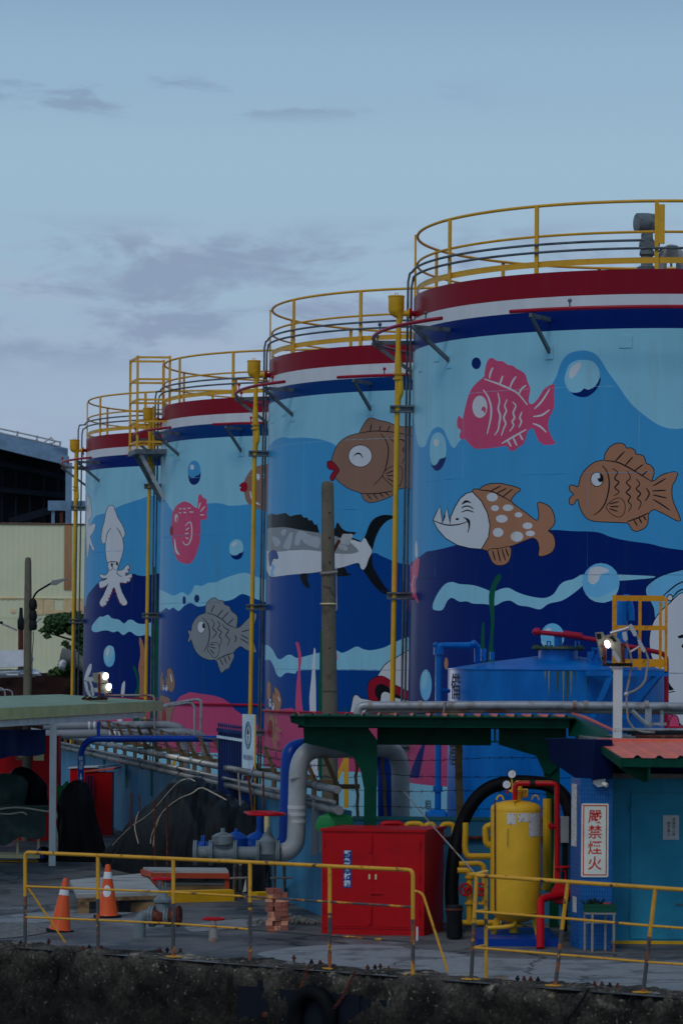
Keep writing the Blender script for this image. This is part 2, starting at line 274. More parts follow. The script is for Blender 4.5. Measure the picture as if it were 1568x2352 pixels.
class Mural:
    def __init__(s, k): s.k = k; s.it = []
    def crop(s, ox, oy, sc): s.o = (ox, oy, sc); return s
    def px(s, p): return hit(s.k, s.o[0]+s.o[2]*p[0], s.o[1]+s.o[2]*p[1])
    def raw(s, m, sz): s.it.append((m, sz)); return s
    def poly(s, m, pts, sm=True, out=0, n=3, oc='t_black'):
        q = smooth([(a, b, 0) for a, b in pts], True, n) if sm else [V((a, b, 0)) for a, b in pts]
        if out:
            out *= 1.3
            ar = sum(q[i-1].x*q[i].y-q[i].x*q[i-1].y for i in range(len(q))); sg = 1 if ar > 0 else -1; g = []
            for i in range(len(q)):
                t = q[(i+1) % len(q)]-q[i-1]
                if t.length < 1e-6: continue
                t.normalize(); g.append(q[i]+V((t.y, -t.x, 0))*sg*out)
            s.it.append((oc, [s.px(p) for p in g]))
        s.it.append((m, [s.px(p) for p in q])); return s
    def ell(s, m, c, rx, ry, rot=0, out=0, oc='t_black'):
        f = lambda e: [(c[0]+(rx+e)*cos(t)*cos(rot)-(ry+e)*sin(t)*sin(rot), c[1]+(rx+e)*cos(t)*sin(rot)+(ry+e)*sin(t)*cos(rot)) for t in [2*pi*i/20 for i in range(20)]]
        if out: s.poly(oc, f(out), False)
        return s.poly(m, f(0), False)
    def line(s, m, w, *lines):
        for pts in lines:
            q = smooth([(a, b, 0) for a, b in pts], False, 4); L = []; Rr = []; n = len(q)
            for i, p in enumerate(q):
                t = (q[min(i+1, n-1)]-q[max(i-1, 0)]).normalized(); h = w*.68*(.5+.5*sin(pi*(i+.3)/(n-.4))); d = V((-t.y, t.x, 0))*h
                L.append(p+d); Rr.append(p-d)
            s.it.append((m, [s.px(p) for p in L+Rr[::-1]]))
        return s
    def zone(s, m, pts, zl=None, zr=None, sm=True):  # everything below a wavy boundary, carried on round the back
        q = smooth([(a, b, 0) for a, b in pts], False, 4) if sm else [V((a, b, 0)) for a, b in pts]
        sz = [s.px(p) for p in q]; E = pi*R0
        a, b = sz[0], sz[-1]; lf = []; n = 14
        for i in range(n): u = i/n; lf.append((-E+(a[0]+E)*u, a[1]+.35*sin(u*pi*4)*(1-u)))
        rt = [(b[0]+(E-b[0])*i/n, b[1]+(a[1]-b[1])*i/n+.35*sin(i/n*pi*4)*(1-i/n)) for i in range(1, n+1)]
        s.it.append((m, lf+sz+rt+[(E, -1), (-E, -1)])); return s
    def level(s, m, z0, z1): E = pi*R0; s.it.append((m, [(-E, z0), (E, z0), (E, z1), (-E, z1)])); return s
    def shell(s, parent, base):
        k = s.k; H = TH[k]; E = pi*R0; pts = []; idx = {}; edges = []
        def vid(p):
            p = (min(max(p[0], -E), E), min(max(p[1], 0.), H)); q = (round(p[0], 4), round(p[1], 4))
            if q not in idx: idx[q] = len(pts); pts.append(V(q))
            return idx[q]
        N = 150; rows = 10
        for i in range(N+1):
            for j in range(rows+1):
                w = -E+2*E*i/N
                if j in (0, rows) or i in (0, N) or abs(w) < 7.5: vid((w, H*j/rows))
        for i in range(N):
            for j in (0, rows): edges.append((vid((-E+2*E*i/N, H*j/rows)), vid((-E+2*E*(i+1)/N, H*j/rows))))
        for j in range(rows):
            for x in (-E, E): edges.append((vid((x, H*j/rows)), vid((x, H*(j+1)/rows))))
        for m, sz in s.it:
            for a, b in zip(sz, sz[1:]+sz[:1]):
                n = max(1, int(abs(b[0]-a[0])/.16)); pr = vid(a)
                for i in range(1, n+1):
                    u = i/n; c = vid((a[0]+(b[0]-a[0])*u, a[1]+(b[1]-a[1])*u))
                    if c != pr: edges.append((pr, c))
                    pr = c
        ov, oe, of, *_ = delaunay_2d_cdt(pts, edges, [], 0, 1e-5)
        ov = np.array([(p.x, p.y) for p in ov]); of = np.array([f for f in of if len(f) == 3]); ct = ov[of].mean(1); mi = np.zeros(len(of), int)
        names = [base]
        for m, sz in s.it:
            if m not in names: names.append(m)
            q = np.array(sz); lo, hi = q.min(0), q.max(0)
            w = np.where((ct[:, 0] >= lo[0]) & (ct[:, 0] <= hi[0]) & (ct[:, 1] >= lo[1]) & (ct[:, 1] <= hi[1]))[0]
            if not len(w): continue
            c = ct[w]; wn = np.zeros(len(w), int)
            for a, b in zip(q, np.roll(q, -1, 0)):
                if a[1] == b[1]: continue
                cr = (b[0]-a[0])*(c[:, 1]-a[1])-(b[1]-a[1])*(c[:, 0]-a[0])
                wn += ((a[1] <= c[:, 1]) & (b[1] > c[:, 1]) & (cr > 0)).astype(int)-((a[1] > c[:, 1]) & (b[1] <= c[:, 1]) & (cr < 0)).astype(int)
            mi[w[wn != 0]] = names.index(m)
        o = parent.location; me = bpy.data.meshes.new('shell')
        me.from_pydata([tuple(onshell(k, a, b)-o) for a, b in ov], [], [tuple(int(i) for i in f) for f in of])
        for m in names: me.materials.append(MATS[m])
        me.polygons.foreach_set('material_index', mi.tolist())
        bm = bmesh.new(); bm.from_mesh(me); bmesh.ops.remove_doubles(bm, verts=bm.verts, dist=2e-4)
        for f in bm.faces:
            c = f.calc_center_median()
            if f.normal.x*c.x+f.normal.y*c.y < 0: f.normal_flip()
        bm.to_mesh(me); bm.free()
        me.polygons.foreach_set('use_smooth', [True]*len(me.polygons))
        me.normals_split_custom_set_from_vertices([tuple(V((v.co.x, v.co.y, TAPER*R0)).normalized()) for v in me.vertices])
        ob = bpy.data.objects.new('shell', me); COL.objects.link(ob); ob.parent = parent
        print('shell', k, len(me.vertices), len(me.polygons)); return ob
A_ = (861.2, 401.9, .45076); B_ = (861.2, 976.1, .45076); C_ = (516.7, 574.2, .31124); D_ = (516.7, 1033.5, .31124); E_ = (114.8, 746.4, .32955); F_ = (114.8, 1205.7, .32955)
def bands(m, d, blue='t_navy'):
    H = TH[m.k]; m.level('t_band', H-d[0], H+.1).level('t_white', H-d[1], H-d[0]).level(blue, H-d[2], H-d[1]); return m
def scalefish(m, col, ln, w, L):
    m.line(ln, w, *L); return m
# ---------------------------------------------------------------- mural of the nearest tank
M4 = Mural(4).crop(*A_)
M4.zone('t_mid', [(195, 1230), (212, 1345), (228, 1383), (255, 1380), (270, 1340), (290, 1300), (320, 1283), (350, 1300), (370, 1345), (392, 1385), (410, 1385), (440, 1345), (560, 1260), (800, 1180), (870, 1110), (900, 1065), (925, 1020), (945, 960), (985, 910), (1060, 892), (1120, 910), (1155, 950), (1185, 1000), (1240, 1075), (1300, 1160), (1380, 1230), (1450, 1275), (1520, 1293), (1600, 1285)])
M4.crop(*B_).zone('t_navy', [(160, 715), (200, 690), (235, 665), (262, 645), (290, 640), (350, 628), (410, 612), (640, 560), (885, 535), (1000, 540), (1130, 545), (1200, 570), (1290, 590), (1400, 605), (1480, 625), (1600, 640)])
E4 = pi*R0
M4.raw('t_hill', [(-E4, 2.3), (-4.9, 2.3), (-4.5, 2.1), hit(4, 975, 1700), hit(4, 944, 1770), hit(4, 940, 1786), hit(4, 962, 1788), hit(4, 978, 1700), hit(4, 990, 1640), (-1, 2.5), (2, 2.2), (E4, 2.3), (E4, -1), (-E4, -1)])
M4.level('t_light', -1, 1.12)
bands(M4, (.413, .646, .98)).crop(*A_)
M4.ell('t_navy', (515, 958), 24, 30)
M4.poly('t_navy', [(985, 1090), (1010, 1108), (1060, 1060), (1144, 1030), (1140, 1070), (1115, 1105), (1080, 1128), (1045, 1130), (1010, 1118)])
M4.poly('t_light', [(965, 1030), (985, 970), (1020, 945), (1060, 940), (1110, 950), (1140, 990), (1142, 1035), (1120, 1075), (1085, 1093), (1065, 1086), (1045, 1103), (1010, 1108), (985, 1095), (968, 1060)])
M4.poly('t_white', [(990, 1030), (990, 995), (1015, 965), (1045, 953), (1047, 975), (1025, 1010), (1005, 1033)])
M4.poly('t_navy', [(283, 1465), (310, 1440), (357, 1435), (355, 1460), (340, 1490), (320, 1506), (300, 1500)])
M4.poly('t_light', [(278, 1400), (285, 1345), (305, 1315), (330, 1312), (352, 1335), (362, 1385), (357, 1435), (330, 1446), (312, 1474), (290, 1475), (281, 1440)]).ell('t_white', (311, 1362), 14, 18)
M4.poly('t_red', [(440, 1240), (432, 1228), (422, 1232), (417, 1255), (420, 1285), (437, 1300), (430, 1320), (432, 1340), (445, 1347), (455, 1342), (480, 1370), (510, 1393), (560, 1393), (630, 1385), (660, 1380), (675, 1385), (685, 1400), (700, 1405), (715, 1400), (730, 1385), (750, 1375), (765, 1350), (775, 1310), (790, 1293), (800, 1290), (810, 1300), (825, 1340), (845, 1365), (870, 1375), (918, 1368), (905, 1345), (885, 1300), (880, 1270), (888, 1235), (905, 1200), (913, 1160), (910, 1110), (915, 1068), (890, 1070), (860, 1090), (835, 1130), (810, 1160), (790, 1165), (782, 1150), (787, 1110), (790, 1085), (775, 1050), (765, 1015), (740, 995), (720, 985), (700, 970), (675, 965), (650, 948), (620, 945), (600, 932), (580, 935), (565, 965), (557, 1010), (555, 1025), (520, 1055), (490, 1090), (470, 1140), (455, 1200), (447, 1235)])
M4.it[-1] = ('t_pink', M4.it[-1][1])
M4.ell('t_white', (533, 1180), 38, 57).ell('t_pink', (553, 1196), 11, 18).ell('t_white', (549, 1208), 5, 8)
M4.line('t_white', 7, [(556, 1038), (600, 1053), (640, 1068), (690, 1090), (730, 1115), (775, 1170)], [(582, 1035), (588, 1005), (600, 980)], [(635, 1065), (650, 1022)], [(685, 1085), (700, 1050), (718, 1025)], [(733, 1113), (745, 1090), (768, 1070)],
  [(550, 1092), (575, 1130), (590, 1180), (588, 1240), (570, 1318)], [(625, 1108), (633, 1150), (627, 1190), (637, 1225), (632, 1265), (625, 1300), (608, 1325)], [(672, 1142), (660, 1175), (668, 1200), (655, 1235), (665, 1265), (655, 1290), (643, 1327)], [(700, 1155), (716, 1175), (703, 1210), (710, 1235), (698, 1255), (705, 1275), (685, 1305)], [(748, 1205), (737, 1235), (745, 1255), (732, 1285)],
  [(888, 1090), (850, 1150), (812, 1190)], [(888, 1195), (850, 1222), (805, 1230)], [(803, 1265), (840, 1280), (872, 1310)], [(645, 1367), (700, 1335), (770, 1295)], [(675, 1350), (692, 1383)], [(703, 1338), (722, 1378)], [(735, 1318), (752, 1350)])
M4.crop(*B_)
M4.poly('t_brown', [(1013, 352), (995, 335), (990, 318), (998, 307), (1012, 310), (1028, 316), (1038, 308), (1050, 260), (1080, 220), (1120, 190), (1166, 178), (1172, 150), (1190, 120), (1215, 100), (1245, 93), (1268, 100), (1280, 118), (1305, 118), (1322, 132), (1328, 150), (1350, 152), (1370, 165), (1378, 195), (1400, 205), (1418, 228), (1415, 260), (1408, 285), (1425, 283), (1450, 262), (1490, 245), (1537, 242), (1530, 275), (1512, 310), (1510, 355), (1520, 400), (1540, 445), (1553, 485), (1530, 482), (1490, 460), (1450, 440), (1420, 428), (1392, 450), (1388, 490), (1375, 520), (1330, 540), (1305, 525), (1290, 500), (1250, 495), (1180, 492), (1110, 487), (1070, 465), (1045, 420), (1035, 378), (1020, 385), (1010, 402), (995, 403), (990, 388), (995, 370)], out=3.5)
M4.ell('t_white', (1130, 276), 30, 34, 0, 4).ell('t_black', (1148, 270), 15, 21).ell('t_white', (1140, 262), 6, 9)
M4.line('t_black', 5.5, [(1168, 180), (1230, 188), (1280, 210), (1340, 245), (1410, 288)], [(1222, 185), (1270, 133)], [(1272, 207), (1312, 162)], [(1322, 232), (1365, 200)], [(1358, 258), (1385, 235)], [(1155, 205), (1180, 235), (1192, 285), (1188, 340), (1170, 400), (1140, 440), (1112, 458)],
  [(1208, 220), (1235, 240), (1220, 272), (1242, 292), (1221, 318), (1243, 340), (1215, 360)], [(1285, 235), (1300, 268), (1280, 293), (1300, 318), (1279, 343), (1300, 363), (1289, 388), (1305, 410), (1290, 440)], [(1330, 275), (1348, 300), (1330, 325), (1352, 348), (1336, 373), (1355, 395), (1340, 430)], [(1380, 320), (1396, 350), (1375, 388)],
  [(1415, 310), (1450, 290), (1480, 272)], [(1412, 335), (1480, 332)], [(1415, 355), (1485, 372)], [(1415, 378), (1460, 405), (1502, 434)], [(1283, 492), (1340, 472), (1392, 448)], [(1318, 484), (1335, 512)], [(1343, 470), (1358, 500)], [(1366, 462), (1380, 485)])
M4.poly('t_brown', [(1180, 415), (1195, 395), (1230, 375), (1255, 378), (1272, 410), (1265, 450), (1243, 467), (1210, 455), (1182, 428)], out=3)
M4.line('t_black', 5, [(1192, 402), (1240, 390)], [(1195, 415), (1240, 415)], [(1192, 425), (1235, 440)])
# sharp-toothed fish
M4.poly('t_brown', [(495, 342), (530, 328), (560, 308), (610, 298), (660, 303), (738, 326), (715, 347), (690, 385), (720, 415), (770, 450), (822, 488), (836, 455), (829, 398), (860, 402), (890, 420), (910, 460), (912, 500), (892, 528), (880, 540), (905, 560), (916, 600), (905, 640), (870, 662), (834, 665), (837, 630), (830, 595), (810, 575), (780, 580), (720, 605), (650, 625), (540, 630), (520, 500)], out=3.5)
M4.poly('t_white', [(297, 485), (312, 450), (330, 415), (336, 460), (342, 498), (355, 460), (366, 425), (374, 470), (382, 510), (388, 465), (410, 415), (435, 375), (465, 350), (495, 342), (540, 390), (570, 450), (582, 510), (575, 570), (540, 630), (480, 625), (420, 610), (360, 575), (320, 530)], sm=False, out=4)
M4.line('t_black', 5, [(297, 486), (340, 503), (382, 510), (430, 505), (470, 492)], [(450, 470), (475, 485), (480, 510), (472, 548)], [(440, 444), (470, 434), (502, 444)], [(440, 424), (455, 414), (480, 414), (500, 428)], [(340, 500), (349, 480), (358, 458)]).poly('t_black', [(440, 405), (455, 385), (472, 384), (490, 398), (468, 394)]).ell('t_black', (418, 479), 9, 6)
M4.poly('t_black', [(455, 470), (480, 482), (484, 510), (473, 548), (475, 510), (468, 490)])
for c in [(596, 367, 28, 22), (610, 423, 20, 15), (677, 421, 27, 17), (645, 477, 30, 20), (730, 457, 20, 13), (776, 513, 25, 17), (790, 552, 24, 14), (626, 547, 27, 23), (722, 568, 32, 26)]: M4.ell('t_white', c[:2], c[2], c[3])
M4.poly('t_brown', [(578, 637), (585, 670), (605, 705), (640, 714), (675, 700), (690, 660), (685, 622), (630, 630)], out=3).line('t_black', 5, [(597, 640), (612, 690)], [(623, 632), (638, 695)], [(645, 630), (664, 690)], [(664, 628), (680, 670)], [(530, 330), (600, 340), (690, 387)], [(590, 335), (640, 310)], [(620, 347), (668, 322)], [(650, 365), (700, 325)])
M4.poly('t_light', [(293, 935), (300, 895), (330, 840), (360, 808), (395, 800), (430, 810), (500, 816), (560, 835), (600, 850), (640, 835), (680, 830), (720, 850), (770, 868), (830, 880), (870, 880), (910, 860), (940, 815), (970, 795), (1010, 785), (1057, 760), (1080, 790), (1050, 825), (1000, 865), (950, 895), (885, 910), (850, 935), (825, 938), (780, 925), (730, 918), (690, 895), (650, 900), (610, 920), (560, 912), (500, 910), (465, 898), (430, 900), (390, 880), (365, 900), (345, 940), (315, 945)])
M4.poly('t_light', [(1225, 762), (1310, 765), (1418, 770), (1415, 778), (1350, 785), (1225, 792)])
M4.ell('t_sky', (1150, 804), 95, 101).poly('t_white', [(1085, 790), (1090, 740), (1120, 722), (1160, 725), (1193, 745), (1150, 760), (1135, 795), (1110, 812), (1095, 805)]).poly('t_light', [(1085, 870), (1130, 880), (1180, 862), (1238, 832), (1215, 885), (1185, 900), (1155, 905), (1110, 895)])
M4.ell('t_sky', (903, 1080), 60, 70).poly('t_white', [(862, 1050), (875, 1036), (895, 1036), (890, 1058), (866, 1062)]).poly('t_light', [(845, 1100), (900, 1115), (960, 1090), (945, 1130), (915, 1147), (870, 1140)])
M4.poly('t_green', [(580, 910), (582, 850), (600, 800), (620, 765), (640, 760), (640, 785), (615, 830), (607, 900), (608, 1000), (600, 1110), (605, 1200), (573, 1210), (583, 1100), (590, 1000)]).poly('t_green', [(540, 1200), (540, 1080), (545, 1010), (557, 1015), (557, 1100), (560, 1200)])
M4.ell('t_sky', (258, 1325), 30, 80).poly('t_light', [(235, 1330), (240, 1270), (258, 1250), (270, 1270), (262, 1320), (245, 1345)]).ell('t_brown', (362, 1215), 10, 30)
M4.poly('t_pink', [(166, 640), (175, 660), (185, 720), (200, 690), (225, 680), (218, 760), (205, 800), (210, 860), (222, 910), (195, 880), (180, 900), (172, 970), (164, 975)]).line('t_white', 3, [(200, 765), (186, 820), (200, 870)], [(170, 800), (186, 815)]).poly('t_white', [(205, 600), (213, 600), (217, 665), (204, 670)])
M4.crop(1320.5, 1263.1, .18303)   # pale whale at the right edge
M4.poly('t_sky', [(1500, 190), (1352, 250), (1200, 290), (1050, 345), (930, 430), (890, 490), (900, 570), (950, 650), (990, 740), (1010, 860), (1100, 800), (1300, 700), (1900, 600), (2600, 700), (2700, 300), (2100, 150)], out=9)
M4.poly('t_white', [(1010, 860), (1100, 750), (1180, 680), (1260, 600), (1352, 540), (1700, 470), (2300, 560), (2700, 900), (2800, 1500), (2600, 2100), (2000, 2350), (1500, 2300), (1250, 2100), (1100, 1850), (1000, 1450), (950, 1300), (935, 1130), (960, 980)], out=9)
M4.line('t_black', 14, [(1090, 590), (1190, 500), (1300, 420), (1500, 350)], [(1230, 590), (1290, 520), (1400, 470)]).ell('t_white', (1190, 600), 28, 32, 0, 14).poly('t_black', [(1285, 1090), (1320, 1070), (1420, 1040), (1500, 1060), (1420, 1080), (1320, 1110)]).poly('t_black', [(1335, 1200), (1380, 1160), (1460, 1180), (1440, 1240), (1350, 1230)])
M4.poly('t_black', [(1150, 1620), (1190, 1690), (1232, 1745), (1225, 1760), (1160, 1750)]).line('t_black', 10, [(1160, 1790), (1255, 1775)]).poly('t_pink', [(1180, 2180), (1230, 2080), (1290, 2120), (1300, 2300), (1200, 2320)], out=8)
# ---------------------------------------------------------------- second tank
M3 = Mural(3).crop(*C_)
M3.zone('t_mid', [(305, 1530), (330, 1440), (380, 1395), (430, 1380), (480, 1388), (560, 1383), (640, 1387), (720, 1400), (790, 1425), (840, 1450), (1000, 1480), (1360, 1450)])
M3.crop(*D_).zone('t_deep', [(300, 900), (450, 915), (700, 880), (900, 820), (1085, 760), (1150, 780), (1220, 810), (1290, 835), (1400, 850)])
M3.raw('t_hill', [(-E4, hit(3, 700, 1630)[1])]+[hit(3, 516.7+.31124*a, 1033.5+.31124*b) for a, b in [(272, 1925), (340, 1925), (440, 1910), (490, 1903), (520, 1925), (690, 1930), (1000, 1940), (1340, 1945)]]+[(E4, hit(3, 700, 1630)[1]), (E4, -1), (-E4, -1)]).level('t_light', -1, 1.0)
bands(M3, (.39, .67, .95), 't_blueband')
M3.crop(*D_)
M3.poly('t_umber', [(990, -125), (1010, -165), (1050, -225), (1085, -236), (1130, -220), (1200, -205), (1260, -180), (1320, -170), (1420, -160), (1430, 0), (1420, 280), (1340, 275), (1250, 297), (1235, 330), (1200, 350), (1140, 372), (1080, 385), (1050, 380), (1020, 355), (1000, 316), (930, 290), (870, 255), (820, 210), (812, 195), (838, 150), (790, 85), (800, 30), (830, -35), (880, -85), (950, -115)], out=4)
M3.poly('t_lip', [(755, 95), (765, 83), (790, 85), (815, 110), (840, 150), (820, 180), (800, 220), (785, 222), (778, 200), (795, 165), (815, 152), (775, 140), (758, 125)], out=4)
M3.ell('t_white', (997, 43), 85, 79, 0, 5).poly('t_black', [(943, 49), (965, 24), (990, 18), (1008, 35), (1018, 62), (1003, 42), (988, 30), (965, 34)])
M3.line('t_black', 6, [(1145, -122), (1185, -75), (1205, 0), (1190, 110), (1160, 190), (1095, 258)], [(990, -125), (1080, -140), (1170, -140), (1260, -130), (1380, -105)], [(1070, -140), (1080, -190)], [(1138, -142), (1147, -180)], [(1195, -140), (1217, -182)], [(1267, -128), (1285, -165)], [(1000, 318), (1080, 322), (1180, 312), (1250, 297)], [(1048, 325), (1080, 365)], [(1092, 322), (1125, 362)], [(1140, 318), (1170, 347)], [(1182, 312), (1208, 335)], [(1210, -100), (1250, -60), (1300, -80), (1335, -40), (1310, 0), (1335, 30), (1300, 100)])
M3.poly('t_umber', [(1165, 185), (1200, 140), (1260, 115), (1300, 130), (1305, 190), (1290, 255), (1260, 275), (1210, 240)], out=4).line('t_black', 6, [(1185, 175), (1255, 145)], [(1190, 190), (1275, 185)], [(1195, 205), (1255, 240)])
# tuna
M3.poly('t_black', [(315, 480), (345, 465), (380, 478), (410, 470), (445, 463), (480, 488), (520, 478), (560, 473), (580, 498), (605, 496), (620, 520), (640, 515), (660, 550), (678, 548), (697, 615), (560, 600), (450, 580), (310, 592)], sm=False)
M3.poly('t_black', [(800, 635), (815, 570), (830, 533), (860, 575), (900, 600), (970, 608), (930, 640), (990, 665), (1005, 680), (1030, 640), (1065, 550), (1100, 505), (1150, 482), (1200, 478), (1262, 492), (1200, 520), (1150, 570), (1110, 650), (1088, 745), (1090, 850), (1130, 930), (1190, 1020), (1258, 1065), (1220, 1073), (1150, 1050), (1090, 990), (1040, 920), (1015, 885), (975, 840), (990, 745)])
M3.poly('t_white', [(300, 735), (420, 740), (640, 735), (850, 740), (955, 745), (915, 685), (935, 660), (1000, 680), (1020, 655), (1035, 652), (1055, 690), (1085, 745), (1060, 800), (1040, 860), (1020, 882), (1000, 870), (980, 832), (880, 860), (770, 885), (650, 905), (480, 920), (345, 935), (315, 900), (298, 850)], out=2)
M3.poly('t_grey', [(306, 590), (380, 572), (450, 570), (560, 590), (700, 612), (800, 630), (850, 650), (920, 680), (985, 745), (930, 765), (850, 765), (750, 755), (640, 740), (500, 735), (420, 748), (300, 735)])
for q in [[(420, 590), (450, 585), (440, 630), (415, 620)], [(540, 600), (600, 610), (620, 650), (560, 660), (545, 700), (510, 690)], [(640, 640), (700, 650), (690, 720), (640, 710), (600, 690)], [(480, 610), (500, 620), (480, 720), (440, 730), (430, 700)], [(345, 640), (390, 650), (410, 690), (370, 710)], [(830, 690), (890, 700), (900, 740), (850, 730)], [(560, 620), (640, 630), (660, 670), (590, 690)]]: M3.poly('t_mottle', q)
M3.poly('t_black', [(555, 918), (610, 912), (608, 950), (625, 1018), (595, 1010), (570, 980)]).poly('t_black', [(800, 886), (880, 868), (900, 905), (932, 918), (890, 930), (830, 930)])
M3.poly('t_deep', [(323, 770), (345, 745), (375, 748), (390, 800), (360, 798), (345, 820), (333, 855)], out=3)
M3.line('t_sky', 13, [(342, 862), (352, 852), (358, 868), (348, 890), (340, 922)], [(338, 920), (360, 922)])
M3.poly('t_light', [(285, 1450), (320, 1443), (355, 1480), (380, 1530), (410, 1545), (455, 1515), (490, 1513), (530, 1535), (600, 1520), (700, 1495), (820, 1480), (860, 1497), (910, 1480), (970, 1450), (1020, 1470), (1080, 1478), (1180, 1455), (1250, 1420), (1380, 1390), (1380, 1625), (1140, 1628), (900, 1625), (560, 1625), (520, 1650), (450, 1645), (410, 1677), (380, 1655), (360, 1600), (330, 1550), (285, 1545)])
M3.poly('t_pink', [(520, 1425), (530, 1417), (545, 1430), (560, 1500), (563, 1560), (555, 1620), (560, 1750), (565, 1850), (572, 1945), (525, 1945), (520, 1850), (530, 1700), (540, 1600), (537, 1500)]).poly('t_white', [(655, 1470), (662, 1463), (668, 1490), (665, 1600), (670, 1750), (672, 1965), (680, 2400), (620, 2400), (625, 1960), (622, 1830), (635, 1700), (645, 1580)]).poly('t_green', [(700, 1350), (715, 1340), (720, 1400), (725, 1960), (735, 2400), (690, 2400), (690, 1960), (688, 1750), (697, 1600)])
M3.poly('t_pink', [(815, 1480), (828, 1520), (822, 1560), (812, 1570)]).poly('t_green', [(865, 1960), (885, 1900), (895, 1905), (890, 1965)])
M3.poly('t_white', [(1120, 1700), (1150, 1630), (1190, 1580), (1250, 1545), (1400, 1510), (1400, 2060), (1150, 2060), (1120, 1850)], out=5)
M3.poly('t_black', [(1110, 1960), (1095, 1850), (1085, 1760), (1130, 1715), (1250, 1740), (1400, 1830), (1400, 1960)]).poly('t_white', [(1150, 1830), (1165, 1790), (1200, 1790), (1260, 1830), (1400, 1870), (1400, 1950), (1165, 1930)])
M3.poly('t_lip', [(1085, 1950), (1070, 1870), (1053, 1790), (1060, 1720), (1100, 1683), (1150, 1670), (1200, 1690), (1260, 1740), (1400, 1810), (1400, 1860), (1260, 1800), (1190, 1740), (1140, 1727), (1112, 1750), (1105, 1800), (1130, 1850), (1140, 1950)], out=4)
M3.poly('t_white', [(935, 1890), (950, 1820), (975, 1812), (1005, 1836), (1095, 1862), (1080, 1960), (935, 1960)], out=4)
M3.crop(344.5, 1550.2, .25633)     # crab
M3.line('t_brown', 22, [(1115, 385), (1125, 420), (1122, 445)], [(1115, 470), (1150, 490), (1165, 515)], [(1110, 510), (1135, 555), (1150, 590)], [(1105, 540), (1115, 610), (1128, 690)], [(1060, 330), (1050, 300)], [(1125, 300), (1128, 345)]).line('t_black', 4, [(1160, 510), (1178, 530), (1190, 562)], [(1148, 590), (1152, 620), (1153, 650)], [(1126, 690), (1128, 720), (1130, 745)])
M3.ell('t_brown', (1084, 450), 33, 108, 0, 4).ell('t_lip', (1078, 480), 19, 75, 0, 3)
M3.poly('t_brown', [(1100, 240), (1095, 200), (1105, 155), (1120, 190), (1115, 110), (1150, 140), (1170, 190), (1176, 250), (1160, 315), (1135, 328), (1110, 290)], out=3).poly('t_brown', [(1045, 180), (1050, 80), (1065, 58), (1080, 90), (1080, 180), (1065, 217), (1050, 215)], out=3).poly('t_white', [(1145, 190), (1160, 215), (1162, 240), (1150, 220)])
M3.ell('t_white', (1075, 250), 12, 42, 0, 3).ell('t_white', (1101, 285), 12, 35, 0, 3).ell('t_black', (1079, 245), 5, 12).ell('t_black', (1098, 270), 5, 10)
# ---------------------------------------------------------------- third tank
M2 = Mural(2).crop(*E_)
M2.zone('t_mid', [(775, 1190), (810, 1230), (850, 1290), (900, 1320), (1030, 1270), (1100, 1245), (1150, 1240), (1200, 1245), (1240, 1257), (1300, 1258), (1370, 1250), (1420, 1250), (1520, 1270)])
M2.crop(*F_).zone('t_deep', [(765, 540), (900, 550), (1100, 530), (1300, 480), (1530, 500)])
M2.raw('t_hill', [(-E4, hit(2, 400, 1640)[1])]+[hit(2, 114.8+.32955*a, 1205.7+.32955*b) for a, b in [(765, 1235), (850, 1250), (880, 1230), (905, 1195), (975, 1165), (1060, 1178), (1140, 1190), (1200, 1208), (1250, 1240), (1290, 1290), (1320, 1310), (1400, 1360), (1470, 1420), (1530, 1440)]]+[(E4, hit(2, 400, 1640)[1]), (E4, -1), (-E4, -1)]).level('t_light', -1, 1.0)
bands(M2, (.39, .62, .965), 't_blueband').crop(*E_)
M2.poly('t_navy', [(962, 1020), (975, 1000), (1035, 1000), (1049, 1020), (1048, 1060), (1035, 1095), (1010, 1113), (985, 1108), (968, 1080)]).poly('t_mid', [(961, 1030), (963, 985), (985, 950), (1005, 944), (1030, 955), (1047, 990), (1048, 1025), (1035, 1045), (1015, 1050), (1000, 1065), (975, 1055)]).ell('t_white', (990, 990), 14, 19)
M2.poly('t_pink', [(845, 1400), (855, 1310), (880, 1260), (920, 1233), (950, 1230), (980, 1245), (1020, 1275), (1030, 1240), (1035, 1190), (1050, 1178), (1065, 1200), (1090, 1215), (1092, 1245), (1100, 1280), (1090, 1310), (1095, 1350), (1050, 1362), (1050, 1420), (1045, 1500), (1030, 1560), (1010, 1620), (975, 1662), (930, 1660), (890, 1640), (865, 1580), (850, 1500)])
M2.ell('t_lip', (847, 1432), 13, 36).ell('t_white', (880, 1345), 12, 29).ell('t_pink', (884, 1353), 5, 17)
M2.line('t_white', 6, [(900, 1280), (918, 1280)], [(928, 1280), (945, 1280)], [(960, 1276), (978, 1276)], [(898, 1309), (915, 1309)], [(930, 1306), (950, 1306)], [(972, 1303), (1000, 1302)], [(940, 1400), (960, 1380), (980, 1375), (988, 1420), (985, 1480), (965, 1525), (940, 1530), (925, 1505)], [(945, 1430), (968, 1412)], [(940, 1455), (965, 1450)], [(945, 1480), (965, 1490)], [(1033, 1280), (1050, 1235)], [(1048, 1300), (1080, 1262)], [(1045, 1322), (1075, 1324)]).poly('t_white', [(866, 1495), (872, 1495), (882, 1560), (902, 1598), (890, 1598), (870, 1570)])
M2.poly('t_umber', [(1350, 1110), (1365, 1060), (1400, 1010), (1440, 985), (1500, 970), (1570, 975), (1600, 1130), (1560, 1300), (1480, 1290), (1410, 1265), (1370, 1230), (1355, 1180)]).poly('t_lip', [(1317, 1120), (1340, 1097), (1365, 1095), (1378, 1125), (1365, 1160), (1335, 1160), (1322, 1145), (1332, 1130)])
